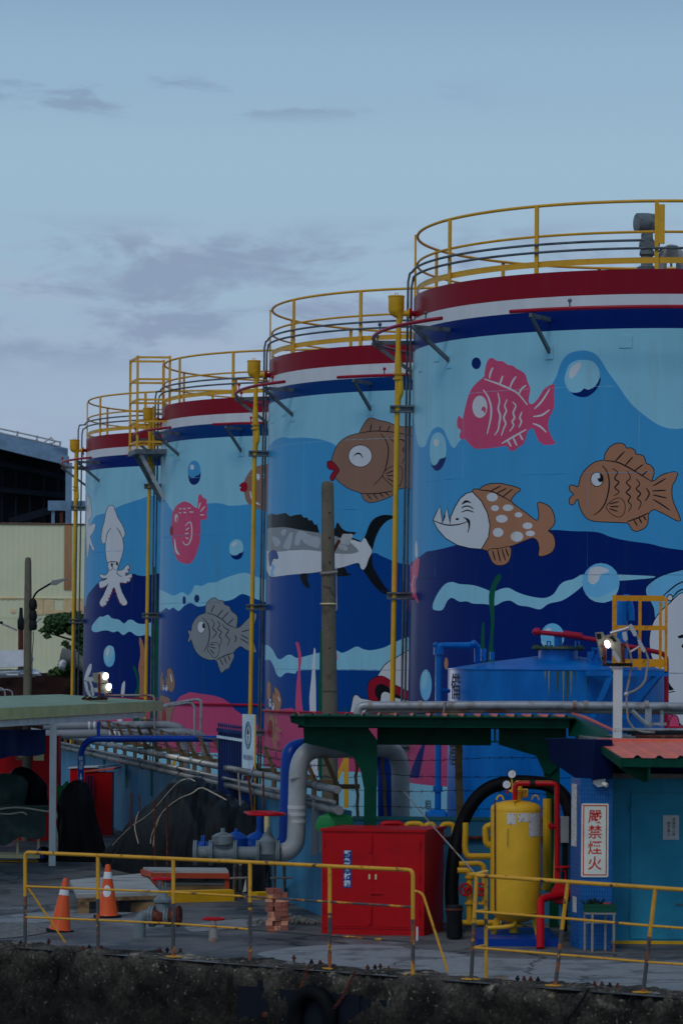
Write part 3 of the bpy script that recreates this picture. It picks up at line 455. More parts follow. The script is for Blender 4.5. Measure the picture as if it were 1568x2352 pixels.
M2.poly('t_white', [(1433, 1040), (1455, 1037), (1463, 1060), (1450, 1083), (1440, 1065)]).poly('t_white', [(1392, 1160), (1402, 1165), (1412, 1210), (1465, 1250), (1435, 1245), (1400, 1210)]).line('t_white', 6, [(1480, 1040), (1498, 1040)], [(1480, 1062), (1498, 1064)])
M2.crop(*F_)
M2.poly('t_navy', [(1255, 190), (1300, 195), (1346, 180), (1335, 225), (1300, 242), (1270, 228)]).poly('t_light', [(1250, 160), (1258, 125), (1290, 100), (1325, 105), (1345, 140), (1343, 185), (1320, 195), (1300, 210), (1260, 205)]).poly('t_white', [(1268, 135), (1285, 120), (1305, 120), (1290, 140), (1272, 150)])
M2.poly('t_light', [(755, 460), (800, 465), (860, 492), (920, 467), (960, 490), (990, 460), (1010, 420), (1060, 425), (1100, 403), (1150, 400), (1200, 378), (1260, 355), (1355, 332), (1420, 355), (1540, 405), (1540, 535), (1480, 530), (1420, 510), (1340, 480), (1280, 515), (1220, 530), (1150, 525), (1085, 560), (1030, 568), (985, 545), (940, 560), (895, 600), (860, 575), (830, 592), (810, 578), (780, 600), (755, 595)])
M2.ell('t_blueband', (935, 525), 12, 29).ell('t_blueband', (1023, 513), 18, 28)
M2.poly('t_grey', [(963, 745), (965, 733), (985, 740), (990, 700), (1010, 660), (1040, 630), (1082, 612), (1085, 570), (1105, 530), (1145, 507), (1170, 525), (1205, 530), (1215, 555), (1250, 570), (1262, 600), (1300, 630), (1305, 665), (1300, 718), (1330, 705), (1360, 675), (1400, 635), (1432, 615), (1438, 640), (1420, 700), (1415, 780), (1425, 840), (1437, 885), (1410, 885), (1360, 865), (1325, 845), (1280, 885), (1282, 920), (1255, 975), (1245, 1000), (1220, 1008), (1195, 1030), (1180, 1000), (1157, 942), (1110, 940), (1050, 915), (1010, 870), (985, 800), (975, 805), (968, 818), (963, 800), (972, 775)], out=3)
M2.ell('t_white', (1052, 712), 25, 40, 0, 3).ell('t_black', (1070, 703), 9, 18)
M2.line('t_black', 5, [(1082, 612), (1140, 625), (1200, 660), (1240, 695), (1300, 720)], [(1122, 610), (1145, 555)], [(1168, 635), (1205, 590)], [(1200, 655), (1245, 605)], [(1240, 690), (1280, 652)], [(1060, 645), (1100, 690), (1112, 760), (1100, 830), (1070, 885)], [(1120, 655), (1145, 685), (1135, 720), (1160, 750), (1145, 775), (1130, 790)], [(1165, 670), (1185, 695), (1168, 725), (1195, 745), (1180, 775), (1195, 800), (1180, 850)], [(1200, 690), (1215, 715), (1245, 735), (1225, 770), (1250, 800), (1235, 840)], [(1285, 765), (1298, 790), (1285, 820)], [(1335, 745), (1390, 730)], [(1330, 765), (1385, 797)], [(1325, 790), (1385, 828)], [(1160, 940), (1220, 910), (1280, 890)], [(1185, 935), (1205, 980)], [(1212, 920), (1230, 965)], [(1240, 905), (1255, 945)])
M2.poly('t_grey', [(1100, 870), (1120, 830), (1150, 820), (1175, 840), (1175, 890), (1150, 925), (1120, 900)], out=3).line('t_black', 5, [(1120, 835), (1150, 835)], [(1118, 850), (1155, 860)], [(1115, 868), (1145, 900)])
M2.crop(172.2, 1492.8, .14647)
M2.poly('t_umber', [(1330, 740), (1400, 730), (1480, 760), (1500, 850), (1540, 800), (1568, 860), (1520, 1000), (1500, 1100), (1440, 1190), (1330, 1190)], out=5).ell('t_lip', (1395, 1060), 30, 140, 0, 5)
M2.poly('t_umber', [(1440, 330), (1475, 288), (1510, 300), (1545, 400), (1562, 500), (1555, 600), (1520, 662), (1490, 650), (1430, 560), (1425, 400), (1455, 470)], out=5).poly('t_umber', [(1340, 600), (1335, 480), (1360, 350), (1378, 355), (1370, 470), (1385, 450), (1400, 520), (1380, 600), (1350, 640)], out=4).poly('t_white', [(1490, 370), (1510, 410), (1525, 490), (1510, 500), (1498, 440)])
M2.ell('t_white', (1390, 592), 16, 44, 0, 3).ell('t_white', (1433, 597), 20, 48, 0, 3).ell('t_black', (1395, 575), 7, 14).ell('t_black', (1430, 575), 8, 14)
# ---------------------------------------------------------------- farthest tank
M1 = Mural(1).crop(*E_)
M1.zone('t_mid', [(255, 1480), (290, 1370), (320, 1330), (370, 1315), (400, 1310), (450, 1280), (500, 1255), (560, 1235), (630, 1212), (680, 1195), (740, 1188), (800, 1195)])
M1.crop(*F_).zone('t_navy', [(248, 560), (262, 490), (300, 440), (340, 400), (400, 370), (570, 340), (610, 350), (660, 355), (710, 345), (780, 335)])
M1.zone('t_hill', [(235, 1330), (500, 1300), (780, 1290)]).level('t_light', -1, 1.0)
bands(M1, (.394, .62, .97)).crop(*E_)
M1.poly('t_white', [(428, 1257), (445, 1270), (470, 1340), (500, 1390), (520, 1440), (518, 1470), (505, 1492), (512, 1540), (505, 1590), (490, 1640), (470, 1702), (480, 1712), (510, 1705), (530, 1680), (545, 1672), (552, 1690), (545, 1720), (520, 1745), (540, 1745), (565, 1733), (570, 1750), (555, 1785), (520, 1800), (485, 1795), (500, 1860), (535, 1925), (535, 1945), (515, 1955), (490, 1940), (470, 1890), (450, 1830), (440, 1835), (420, 1890), (395, 1940), (370, 1965), (350, 1950), (348, 1925), (370, 1890), (400, 1820), (408, 1800), (380, 1825), (350, 1832), (343, 1810), (345, 1790), (380, 1780), (400, 1762), (370, 1765), (350, 1755), (348, 1735), (360, 1740), (385, 1745), (408, 1720), (405, 1680), (400, 1655), (392, 1620), (386, 1550), (388, 1514), (370, 1525), (357, 1490), (365, 1420), (380, 1370), (390, 1310), (405, 1270)], out=3, n=2)
M1.ell('t_white', (420, 1680), 16, 28, 0, 3).ell('t_white', (456, 1678), 18, 28, 0, 3).ell('t_black', (431, 1672), 7, 13).ell('t_black', (467, 1664), 7, 12)
M1.line('t_black', 4, [(425, 1415), (400, 1450), (388, 1515)], [(463, 1410), (485, 1440), (506, 1490)], [(400, 1655), (430, 1648), (475, 1652)], [(470, 1710), (470, 1735), (500, 1755)])
for c in [(436, 1845), (430, 1865), (420, 1885), (410, 1905), (395, 1930), (375, 1958), (452, 1860), (465, 1890), (478, 1920), (495, 1945), (355, 1835), (375, 1830), (362, 1770), (545, 1705), (530, 1730), (560, 1765), (540, 1790), (515, 1800)]: M1.ell('t_lip', c, 6, 6)
M1.poly('t_white', [(258, 1185), (268, 1190), (282, 1240), (290, 1300), (285, 1340), (268, 1360), (276, 1400), (310, 1380), (315, 1410), (290, 1460), (280, 1480), (300, 1540), (310, 1560), (295, 1568), (276, 1520), (266, 1605), (258, 1610), (250, 1400)], out=2, n=2)
M1.crop(*F_)
M1.poly('t_light', [(290, 720), (300, 690), (345, 640), (370, 640), (405, 625), (430, 650), (480, 660), (515, 687), (545, 663), (575, 662), (610, 685), (660, 690), (690, 680), (718, 695), (705, 778), (680, 760), (640, 772), (600, 770), (555, 742), (510, 768), (475, 740), (440, 748), (400, 735), (360, 738), (320, 748), (295, 738)])
M1.ell('t_sky', (413, 915), 40, 76).poly('t_light', [(374, 910), (380, 870), (405, 842), (440, 850), (448, 890), (430, 920), (415, 950), (395, 960), (380, 940)]).poly('t_white', [(390, 900), (395, 865), (412, 855), (410, 890), (398, 912)])
M1.poly('t_brown', [(620, 795), (635, 790), (655, 850), (665, 900), (655, 1000), (660, 1100), (650, 1500), (612, 1500), (625, 1100), (615, 1000), (630, 900)]).poly('t_green', [(575, 990), (580, 978), (600, 1000), (618, 1080), (622, 1140), (622, 1500), (578, 1500), (585, 1200), (605, 1130), (600, 1060)]).poly('t_green', [(712, 300), (718, 290), (745, 335), (752, 700), (775, 800), (775, 1500), (705, 1500), (715, 1100), (705, 900), (710, 700), (735, 660), (735, 400)])
M1.poly('t_white', [(238, 1070), (260, 1000), (280, 968), (290, 980), (280, 1030), (245, 1085)]).poly('t_white', [(495, 1190), (500, 1120), (515, 1090), (523, 1100), (515, 1190)]).poly('t_white', [(473, 1330), (500, 1330), (500, 1500), (473, 1500)])
# ---------------------------------------------------------------- build a tank with its fittings
def arc(k, t0, t1, rad, z, n):
    cx, cy = TK[k]; return [V((cx+rad*sin(t), cy-rad*cos(t), z)) for t in [t0+(t1-t0)*i/n for i in range(n+1)]]
def tank(k, mural, label):
    cx, cy = TK[k]; H = TH[k]; root = T('storage_tank', label, 'tank', (cx, cy, 0), 'painted storage tanks in a row')
    sh = mural.shell(root, 't_light')
    MB().lathe([(R0-.01, H-.02), (R0-.02, H), (2.5, H+.02), (.3, H+.04)], (cx, cy, 0), n=96).build('roof', 't_band', root)
    for i, z in enumerate(hh for hh in (H-1.93, H-3.36, H-5.05, H-6.67)):
        MB().tube(arc(k, 0, 2*pi*.9965, R0+TAPER*(H-z)-.004, z, 150), .006, 5, closed=True).build('weld_seam', 't_light' if i == 0 else ('t_mid' if i == 1 else ('t_navy' if k in (1, 4) else 't_deep')), root)
    for i in range(18):
        t = radians(-88+11.3*i); za, zb_ = ((H-1.93, H-.03), (H-3.36, H-1.93), (H-5.05, H-3.36), (H-6.67, H-5.05))[i*7 % 4]; MB().tube([onshell(k, R0*t, z, -.003) for z in (za, (za+zb_)/2, zb_)], .0032, 5).build('vertical_seam', {0: 't_light', 1: 't_light', 2: 't_mid', 3: 't_deep' if k in (2, 3) else 't_navy'}[i*7 % 4] if i*7 % 4 else 't_light', root) if i*7 % 4 != 0 else None
    # walkway guard rail
    ro = 'yellow'; rail = MB().tube(arc(k, 0, 2*pi*.995, R0-.06, H+1.13, 120), .026, 8, closed=True).build('guard_rail', ro, root)
    MB().tube(arc(k, 0, 2*pi*.995, R0-.06, H+.62, 120), .022, 6, closed=True).build('mid_rail', ro, rail)
    tb = MB(); a, b, = arc(k, 0, 2*pi*119/120, R0-.05, H+.1, 119), arc(k, 0, 2*pi*119/120, R0-.05, H+.2, 119)
    c = arc(k, 0, 2*pi*119/120, R0-.06, H+.1, 119); d = arc(k, 0, 2*pi*119/120, R0-.06, H+.2, 119); n = 120
    tb.add(a+b+c+d, [(i, (i+1) % n, (i+1) % n+n, i+n) for i in range(n)]+[(i+2*n, (i+1) % n+2*n, (i+1) % n+3*n, i+3*n) for i in range(n)]+[(i+n, (i+1) % n+n, (i+1) % n+3*n, i+3*n) for i in range(n)]+[(i, (i+1) % n, (i+1) % n+2*n, i+2*n) for i in range(n)]).build('toe_board', ro, rail)
    for i in range(13):
        t = radians(-5.4-27.7*i); p = V((cx+(R0-.02)*sin(t), cy-(R0-.02)*cos(t), H)); o = V((sin(t), -cos(t), 0))
        MB().obox(p-V((0, 0, .01)), V((o.y, -o.x, 0))*.033, o*.018, (0, 0, 1.14)).build('post', ro, rail)
    for j, (zz, t1) in enumerate(((H+.47, -.14), (H+.34, .12))):   # conduits on the rail and down the shell
        ts = radians(-93+3*j); q = arc(k, ts, t1, R0+.03, zz, 40); dn = [V((cx-R0-{4: (.10, .045), 3: (.11, .05), 2: (.18, .09), 1: (.26, .13)}[k][j], q[0].y-.1, z)) for z in (.6, 3, 6, zz-.15)]
        MB().tube([p+V((.075*(zz-p.z)/9*-1, 0, 0)) for p in dn]+[V((dn[-1].x+.03, dn[-1].y, zz))]+q[2:], .022, 7).build('conduit', 'grey_steel', root)
    # sprinkler ring pipe on brackets
    zr = H-.71; RR = R0+.72
    for t0, t1 in ((-200, -51), (-34, 150)):
        pt = arc(k, radians(t0), radians(t1), RR, zr, 60); fp = MB().tube(pt, .033, 8).build('sprinkler_pipe', 'pipe_red', root)
        for i in range(4, 60, 9 if t0 < -100 else 8):
            p = pt[i]; MB().cyl(p, p+V((0, 0, .1)), .014, n=6).ball(p+V((0, 0, .13)), .036, 8).build('nozzle', 'pipe_red' if k != 4 else 'grey_steel', fp)
    for dg in (-90, -60, -29.5, 34, 64, 94):
        t = radians(dg); d = V((sin(t), -cos(t), 0)); c0 = V((cx, cy, 0)); tip = c0+d*(R0+.74)+V((0, 0, zr-.08)); side = V((-d.y, d.x, 0))
        b1 = c0+(d*(R0+.0))+V((0, 0, zr-.08))
        br = MB().bar(tip, b1, .05, .07).build('bracket', 'grey_steel', root)
        e = c0+d*(R0+.005)+V((0, 0, zr-.62)); MB().bar(tip, e, .045, .065).build('brace', 'grey_steel', br)
        MB().obox(e-V((0, 0, .12)), side*.07, d*.02, (0, 0, .24)).build('pad_plate', 't_light', br)
    # foam pipe with its chamber, left of the shell
    Y = cy-.4; x0 = cx-R0-.275; zt = H-.43
    pip = MB().tube([V((x0-.25*(0 if k == 4 else .6)*0-.0095*(zt-z), Y, z)) for z in (.3, 3, 6, zt)], .048, 12).build('foam_pipe', 'yellow_pipe', root)
    c = V((x0, Y, zt))
    MB().tube([c+V(q) for q in ((0, 0, -.08), (.02, 0, .04), (-.03, 0, .15), (-.045, 0, .18), (-.045, 0, .40), (-.045, 0, .405), (-.045, 0, .43), (-.045, 0, .44))], [.05, .06, .135, .142, .142, .15, .15, .03], 18).tube([c+V((-.075, 0, .43)), c+V((-.07, 0, .48)), c+V((-.02, 0, .48)), c+V((-.015, 0, .43))], .008, 5).build('foam_chamber', 'yellow_pipe', pip)
    MB().cyl(c+V((.05, 0, .12)), c+V((.17, 0, .12)), .05).lathe([(.09, 0), (.09, .03)], c+V((.16, 0, .12)), (1, 0, 0), 16).build('outlet', 'yellow_pipe', pip)
    MB().lathe([(.095, 0), (.095, .025), (.05, .03), (.05, .3), (.1, .31), (.1, .34)], c+V((.192, 0, .12)), (1, .25, 0), 16).build('inlet_flange', 'pipe_red', pip)
    MB().lathe([(.05, -.02), (.09, 0), (.09, .03), (.055, .04), (.055, .08), (.09, .09), (.09, .12), (.06, .13), (.06, .3), (.05, .5)], c+V((-.005, 0, -1.06)), n=16).build('flange', 'yellow_pipe', pip)
    MB().tube(fillet([c+V((0, 0, -1.6)), c+V((0, -.02, -1.4)), c+V((.05, -.05, -1.3)), c+V((.03, 0, -1.0))], .05), .052, 10).build('pipe_bend', 'yellow_pipe', pip)
    for zz in (H-1.98, H-5.3, 1.75):
        sh_ = -.0095*(zt-zz); MB().obox(V((x0+.14+sh_, Y-.02, zz)), (.27, 0, 0), (0, .06, 0), (0, 0, .03)).obox(V((x0+.14+sh_, Y-.02, zz-.07)), (.27, 0, 0), (0, .012, 0), (0, 0, .07)).obox(V((x0+.14+sh_, Y-.02, zz-.10)), (.27, 0, 0), (0, .06, 0), (0, 0, .03)).build('pipe_bracket', 'grey_steel', pip)
    # base ring and lifting pads
    MB().tube(arc(k, 0, 2*pi*.995, R0+TAPER*(H-2.2)+.02, 2.2, 140), .03, 6, closed=True).build('base_ring', 'pipe_red', root)
    for dg, z in ((-66, H-1.3), (-12, H-1.3), (6, H-2.5), (-77, H-1.4)):
        t = radians(dg); d = V((sin(t), -cos(t), 0)); s_ = V((-d.y, d.x, 0)); c_ = V((cx, cy, z))+d*(R0+.004+TAPER*(H-z))
        MB().obox(c_, s_*.11, d*.008, (0, 0, .2)).build('pad_plate', 't_light' if z < H-1.1 else ('t_navy' if k in (1, 4) else 't_blueband'), root)
    return root
t4 = tank(4, M4, 'blue painted tank with white toothed fish and spotted body, nearest of the four')
s4_, z4_ = hit(4, 983, 1864); lettering('粗\n柴', .19, lambda x, y: onshell(4, s4_+x*1.5, z4_+y, .004), 'ink', t4)
t3 = tank(3, M3, 'blue painted tank with a tuna and a winking brown fish')
t2 = tank(2, M2, 'blue painted tank with a grey fish and a yellow access cage')
t1 = tank(1, M1, 'blue painted tank with a white squid, beside the cream warehouse')
# access cage on the third tank
def cage():
    Yf = 76.3; Yb = 77.35; xl, xr, xbl, xbr = P(315.2, 1000, Yf).x, P(389, 1000, Yf).x, P(298.5, 1000, Yb).x, P(375, 1000, Yb).x; zf = P(315, 1031, Yf).z; zt = P(315, 816, Yf).z; m = 'yellow'
    pl = MB().prism([(xl-.05, Yf-.05, zf-.12), (xr+.1, Yf-.05, zf-.12), (xbr+.1, Yb+.05, zf-.12), (xbl-.05, Yb+.05, zf-.12)], (0, 0, .12)).build('platform', 'grey_steel', t2)
    for x, y in ((xl, Yf), (xr, Yf), (xbl, Yb), (xbr, Yb)): MB().box(x-.03, x+.03, y-.03, y+.03, zf, zt).build('cage_post', m, pl)
    for i, y in enumerate((816, 868, 915, 965, 1012)):
        z = P(315, y+2, Yf).z-.02*(i == 0)
        for a, b in (((xl+.03, Yf), (xr-.03, Yf)), ((xl, Yf+.03), (xbl, Yb-.03)), ((xbl+.03, Yb), (xbr-.03, Yb))): MB().bar((*a, z), (*b, z), .035, .05).build('cage_rail', m, pl)
    for x, y in ((xl+.4, Yb+.0), (xl+.3, Yf+.2)): pass
    MB().box(xl+.33, xl+.39, Yf+.7, Yf+.76, zf, zf+1.15).build('cage_post', m, pl)
    for y in (Yf+.15, Yb-.2):
        e = V((TK[2][0]-sqrt(R0**2-(TK[2][1]-y)**2)+.0, y, zf-1.28)); MB().bar(V((xl+.12+(xbl-xl)*(y-Yf)/(Yb-Yf), y, zf-.12)), e, .1, .1).build('knee_brace', 'galv' if y == Yf+.15 else 'grey_steel', pl)
cage()
# motor and valve set on the nearest tank's roof
def motor():
    cx, cy = TK[4]; H = TH[4]; Y = cy-R0+.75; o = P(1485, 610, Y); o.z = H
    r = T('mixer_motor', 'grey motor and valve assembly on the roof edge of the nearest tank', 'motor', o)
    MB().lathe([(.17, 0), (.17, .12), (.1, .15), (.1, .3), (.13, .33), (.12, .4)], o, n=18).build('base', 'valve_grey', r)
    MB().lathe([(.11, -.12), (.13, -.08), (.13, .08), (.11, .12)], o+V((0, 0, .5)), (0, 1, 0), 18).build('housing', 'valve_grey', r)
    MB().lathe([(.1, 0), (.1, .08)], o+V((0, 0, .6)), n=16).build('collar', 'valve_grey', r)
    mb = MB().lathe([(.1, -.2), (.16, -.18), (.17, 0), (.16, .16), (.12, .18)], o+V((-.01, 0, .86)), (1, .3, 0), 18); mb.build('motor_body', 'valve_grey', r)
    MB().pbox(1480, 545, 1499, 500, Y-.1, .2).build('terminal_box', 'valve_grey', r)
    MB().tube(fillet([o+V((.06, 0, .98)), o+V((.24, 0, .99)), o+V((.2, 0, .5)), o+V((.14, 0, .3))], .05), .018, 7).build('cable', 'grey_steel', r)
    MB().tube(fillet([o+V((-.1, 0, .28)), o+V((.1, -.05, .3)), o+V((.27, 0, .45))], .1), .014, 7).build('cable', 'black', r)
    p = o+V((.42, .1, 0)); el = [p+V((.16*cos(t)-.0, 0, .22+.22*sin(t))) for t in [pi*(1-i/10) for i in range(11)]]
    MB().tube([el[0]-V((0, 0, .24))]+el+[el[-1]-V((0, 0, .24))], .085, 14).build('vent_pipe', 'pipe_grey', r)
    MB().pbox(1533, 591, 1556, 563, Y-.25, .15).cyl(P(1541, 612, Y-.17), P(1541, 590, Y-.17), .02, n=8).build('switch_box', 'lamp_head', r)
    yr = cy-R0+.05; MB().pbox(1513, 558, 1526, 468, yr-.03, .06).build('cable_duct', 'yellow', r)
motor()
F = 11000.; KY = 6900/11000
# ================================================================ QUAY, GROUND, WATER
A0 = G(57.7, 2175); A1 = G(947.4, 2243); EV = (A1-A0).normalized(); NV = V((EV.y, -EV.x, 0))
if NV.y > 0: NV = -NV
def Q(x, y, off=0.):    # photo pixel -> vertical plane along the quay edge (off metres towards the water)
    a, b = ray(x, y); Y = (off+A0.x*NV.x+A0.y*NV.y)/(a*NV.x+NV.y); return V((a*Y, Y, ZC+b*Y))
def E(t, off=0., z=0.): p = A0+EV*t+NV*off; return V((p.x, p.y, z))
EO = .2
mb = MB(); mb.add([E(-600, EO), E(600, EO), E(600, -3500), E(-600, -3500)], [(0, 1, 2, 3)]); struct(mb, 'quay_ground', 'asphalt')
mb = MB(); mb.add([(-3000, -2500, -1.7), (3000, -2500, -1.7), (3000, 500, -1.7), (-3000, 500, -1.7)], [(0, 1, 2, 3)])
mat('sea', (30, 44, 56), rough=.08, bump=.5, scale=.6, var=0); struct(mb, 'water', 'sea')
prof = [(-.62, -.03), (-.5, .012), (-.34, .02), (-.2, .02), (-.08, .014), (.0, .004), (.05, -.02), (.085, -.06), (.1, -.11), (.105, -.17)]+[(.11+.012*i, -.23-.07*i) for i in range(24)]
def qw(u, v):
    t = -3+18*u; i = min(int(v*(len(prof)-1)+.5), len(prof)-1); d, z = prof[i]
    p = E(t, EO+d-.06, z); k = noise.fractal(p*1.7, .7, 2.2, 5); k2 = noise.fractal(p*7+V((9, 2, 1)), .55, 2., 5); g = noise.noise(V((t*.55, 3.1, 0)))
    a = min(1, max(.12, (d+.45)*1.9))
    jt = abs(((t-.6) % 3.1)-.02) < .035      # joints between the blocks
    p = p+NV*(.1*k*a+.05*k2*a+.09*g*a-(.06 if jt else 0))+V((0, 0, (.04*k+.018*k2)*(1 if -.55 < d < .06 else .2) if d > -.6 else 0))
    return p
struct(MB().sheet(qw, 900, len(prof)-1), 'quay_wall', ['quay_stone'], ang=80)
mb = MB()
for t0, t1 in ((-400, -3), (15, 400)): mb.add([E(t0, EO, .004), E(t1, EO, .004), E(t1, EO+.2, -2.2), E(t0, EO+.2, -2.2)], [(0, 1, 2, 3)])
struct(mb, 'quay_wall_far', 'quay_stone')
def patch(name, px, m, z, th=0):
    q = smooth([V((a, b, 0)) for a, b in px], True, 4); pts = [G(p.x, p.y, z) for p in q]; mb = MB(); mb.add(pts, [tuple(range(len(pts)))]); return struct(mb, name, m)
patch('concrete_apron', [(590, 2192), (650, 2180), (715, 2173), (825, 2170), (946, 2176), (1030, 2188), (1120, 2200), (1300, 2205), (1600, 2215), (1650, 2300), (1500, 2282), (1300, 2262), (1075, 2245), (950, 2236), (770, 2222), (660, 2208)], 'pale_slab', .004)
patch('concrete_strip', [(-40, 2112), (60, 2098), (160, 2091), (290, 2086), (300, 2098), (200, 2110), (80, 2120), (-40, 2130)], 'pale_slab', .004)
patch('concrete_strip', [(430, 2126), (520, 2114), (620, 2106), (700, 2108), (690, 2118), (600, 2126), (500, 2136), (440, 2140)], 'pale_slab', .004)
patch('gravel', [(-40, 2124), (60, 2120), (120, 2122), (130, 2135), (60, 2150), (-40, 2156)], 'rubble', .008)
# small rubble heap behind the bricks
mb = MB(); random.seed(3)
for i in range(150):
    x = random.uniform(570, 735); y = 2125-18*random.random()*(1-abs(x-655)/100); p = G(x, y); r = random.uniform(.012, .04); mb.ball(p+V((0, 0, r*.5+.04*max(0, 1-abs(x-670)/60)*random.random())), r, 6, 0, (1, 1, .7))
tag(mb.build('rubble', 'rubble', ang=10), kind='stuff')
# ================================================================ GUARD RAILS ON THE QUAY
def rail(name, label, posts, rails, braces, off):
    o = E(0); r = T('quay_guard_rail', label, 'guard rail', Q(*posts[0][1], off), 'yellow guard rails along the quay edge')
    for top, bot in posts:
        a, b = Q(*bot, off), Q(*top, off); a.z = min(a.z, .02); mid = a+(b-a)*.56
        p = MB().tube([mid, b], .021, 10).build('post', 'yellow_worn', r); MB().tube([a-V((0, 0, .05)), mid], .0205, 10).build('bare_lower_length', 'yellow_bare', p)
        MB().obox(V((a.x, a.y, .012)), EV*.075, NV*.06, (0, 0, .012)).build('foot_plate', 'yellow_worn', p)
    for pts, rad, m in rails: MB().tube(fillet([Q(x, y, off) for x, y in pts], .07), rad, 10).build('rail', m, r)
    for pts, rad, f in braces:
        q = [Q(x, y, off) for x, y in pts]; q = [p-NV*f*i/(len(q)-1) for i, p in enumerate(q)]; MB().tube(fillet(q, .05), rad, 8).build('brace', 'yellow_worn', r)
    return r
LP = [((57.7, 1965), (57.7, 2179)), ((224.8, 1967), (224.8, 2190)), ((398, 1975), (398, 2203)), ((574, 1983), (574, 2215)), ((757, 1992), (757, 2231)), ((948, 2008), (948, 2244))]
rail('left', 'long yellow guard rail with worn paint and six posts along the quay edge', LP,
  [([(57.7, 2030), (57.7, 1958), (224.8, 1965), (398, 1973), (574, 1981), (757, 1990), (948, 1999), (948, 2060)], .0215, 'yellow_worn')]+
  [([a, b], .0125, m) for L_ in ([(57.7, 2036), (224.8, 2043), (398, 2050), (574, 2060), (757, 2072), (948, 2084)], [(57.7, 2107), (224.8, 2114), (398, 2122), (574, 2135), (757, 2149), (948, 2164)]) for i, (a, b) in enumerate(zip(L_, L_[1:])) for m in ['yellow_bare' if i > 2 else 'yellow_worn']],
  [([(62, 2036), (94, 2168)], .013, .35), ([(948, 2046), (962, 2052), (1012, 2234)], .013, .1)], 0)
r2 = rail('right', 'short leaning yellow guard rail at the right, in front of the yellow pressure vessel', [((1094, 2013), (1081, 2255)), ((1303.7, 2028), (1273, 2271)), ((1505, 2041), (1474, 2291)), ((1640, 2050), (1606, 2305))],
  [([(1093, 2011), (1303.7, 2026), (1505, 2040), (1640, 2049)], .0215, 'yellow_worn'), ([(1091, 2094), (1295, 2110), (1492, 2127), (1640, 2138)], .0135, 'yellow_worn'), ([(1085, 2177), (1282, 2193), (1481, 2210), (1640, 2221)], .0125, 'yellow_worn')], [], 0)
b0, b1 = Q(1115.5, 2247, -.3), Q(1115.7, 2004, -.3); MB().tube([b0, b1], .019, 10).build('post', 'yellow_worn', r2)
for (x, y), (u, v), rd in (((1094, 2010), (1116, 2003), .019), ((1090, 2094), (1116, 2090), .012), ((1086, 2177), (1116, 2171), .012)): MB().tube([Q(x, y), Q(u, v, -.3)], rd, 8).build('rail', 'yellow_worn', r2)
p = Q(1081, 2010); MB().tube([Q(1079, 2009, .02), Q(1094, 2008, -.0), Q(1118, 2002, -.3)], .019, 8).build('rail', 'yellow_worn', r2)
# anchor bolts, fender plate, tyre fender, hanging chains
random.seed(5)
bolts = [(48, 2172), (112, 2168), (190, 2184), (205, 2182), (233, 2183), (367, 2188), (384, 2188), (414, 2190), (675, 2206), (715, 2216), (735, 2217), (844, 2228), (861, 2228), (873, 2226), (892, 2231), (1188, 2254), (1203, 2255), (1218, 2256), (1235, 2257), (1365, 2267), (1382, 2268), (1400, 2270), (1418, 2271)]
for i, (x, y) in enumerate(bolts):
    p = G(x, y, .02); side = 'left' if i < 8 else 'middle'
    w_ = MB().cyl(p-V((0, 0, .03)), p+V((0, 0, .055)), .012, n=8).lathe([(.022, 0), (.022, .022)], p+V((0, 0, .012)), n=6)
    one(w_, 'anchor_bolt', 'rust_bar' if i % 3 else 'black', 'rusty anchor bolt standing on the broken edge of the quay stone', 'bolt', 'anchor bolts on the quay edge')
fd = T('fender_plate', 'dark steel fender plate low on the quay wall, beside the tyre', 'fender', Q(680, 2340, .22))
MB().obox(Q(690, 2390, .24), EV*.95, NV*.05, (0, 0, .52)).build('plate', 'fender_navy', fd); MB().obox(Q(612, 2278, .2)+V((0, 0, -.1)), EV*.1, NV*.04, (0, 0, .22)).build('lug', 'fender_navy', fd); MB().cyl(Q(608, 2331, .28), Q(608, 2331, .33), .03, n=10).build('bolt_head', 'rust_bar', fd)
fd2 = T('fender_plate', 'rust edged steel fender plate at the right of the tyre fender', 'fender', Q(880, 2350, .22))
MB().obox(Q(860, 2400, .22), EV*.62, NV*.05, (0, 0, .47)).build('plate', 'fender_navy', fd2); MB().obox(Q(790, 2300, .18)+V((0, 0, -.12)), EV*.1, NV*.04, (0, 0, .22)).build('lug', 'fender_navy', fd2)
c = Q(718, 2340, .34); ty = MB().tube([c+EV*.27*cos(t)+V((0, 0, .27*sin(t))) for t in [2*pi*i/28 for i in range(28)]], .085, 12, closed=True)
one(ty, 'tyre_fender', 'black_rubber', 'black tyre hung as a fender on the quay wall under the long rail', 'tyre fender')
def chain(a, b, sag, n, label, mt='rust_bar'):
    mb = MB(); prev = None; pts = [a+(b-a)*(i/n)+NV*.0-V((0, 0, sag*sin(pi*i/n))) for i in range(n+1)]
    for i in range(n):
        p, q = pts[i], pts[i+1]; d = (q-p); mdl = (p+q)/2; t = d.normalized(); s_ = t.cross(NV).normalized() if i % 2 else NV; L_ = d.length*.72
        mb.tube([mdl+t*L_*cos(u)+s_*.014*sin(u) for u in [2*pi*j/10 for j in range(10)]], .0055, 5, closed=True)
    return one(mb, 'chain', mt, label, 'chain', 'chains over the quay wall')
chain(Q(708, 2222, .28), Q(684, 2292, .36), 0, 16, 'rusty chain hanging over the quay wall just left of the tyre'); chain(Q(815, 2232, .28), Q(767, 2316, .36), .04, 22, 'rusty chain slanting down the quay wall just right of the tyre'); chain(Q(1352, 2270, .28), Q(1300, 2345, .36), .03, 20, 'dark chain on the quay wall under the leaning rail', 'black')
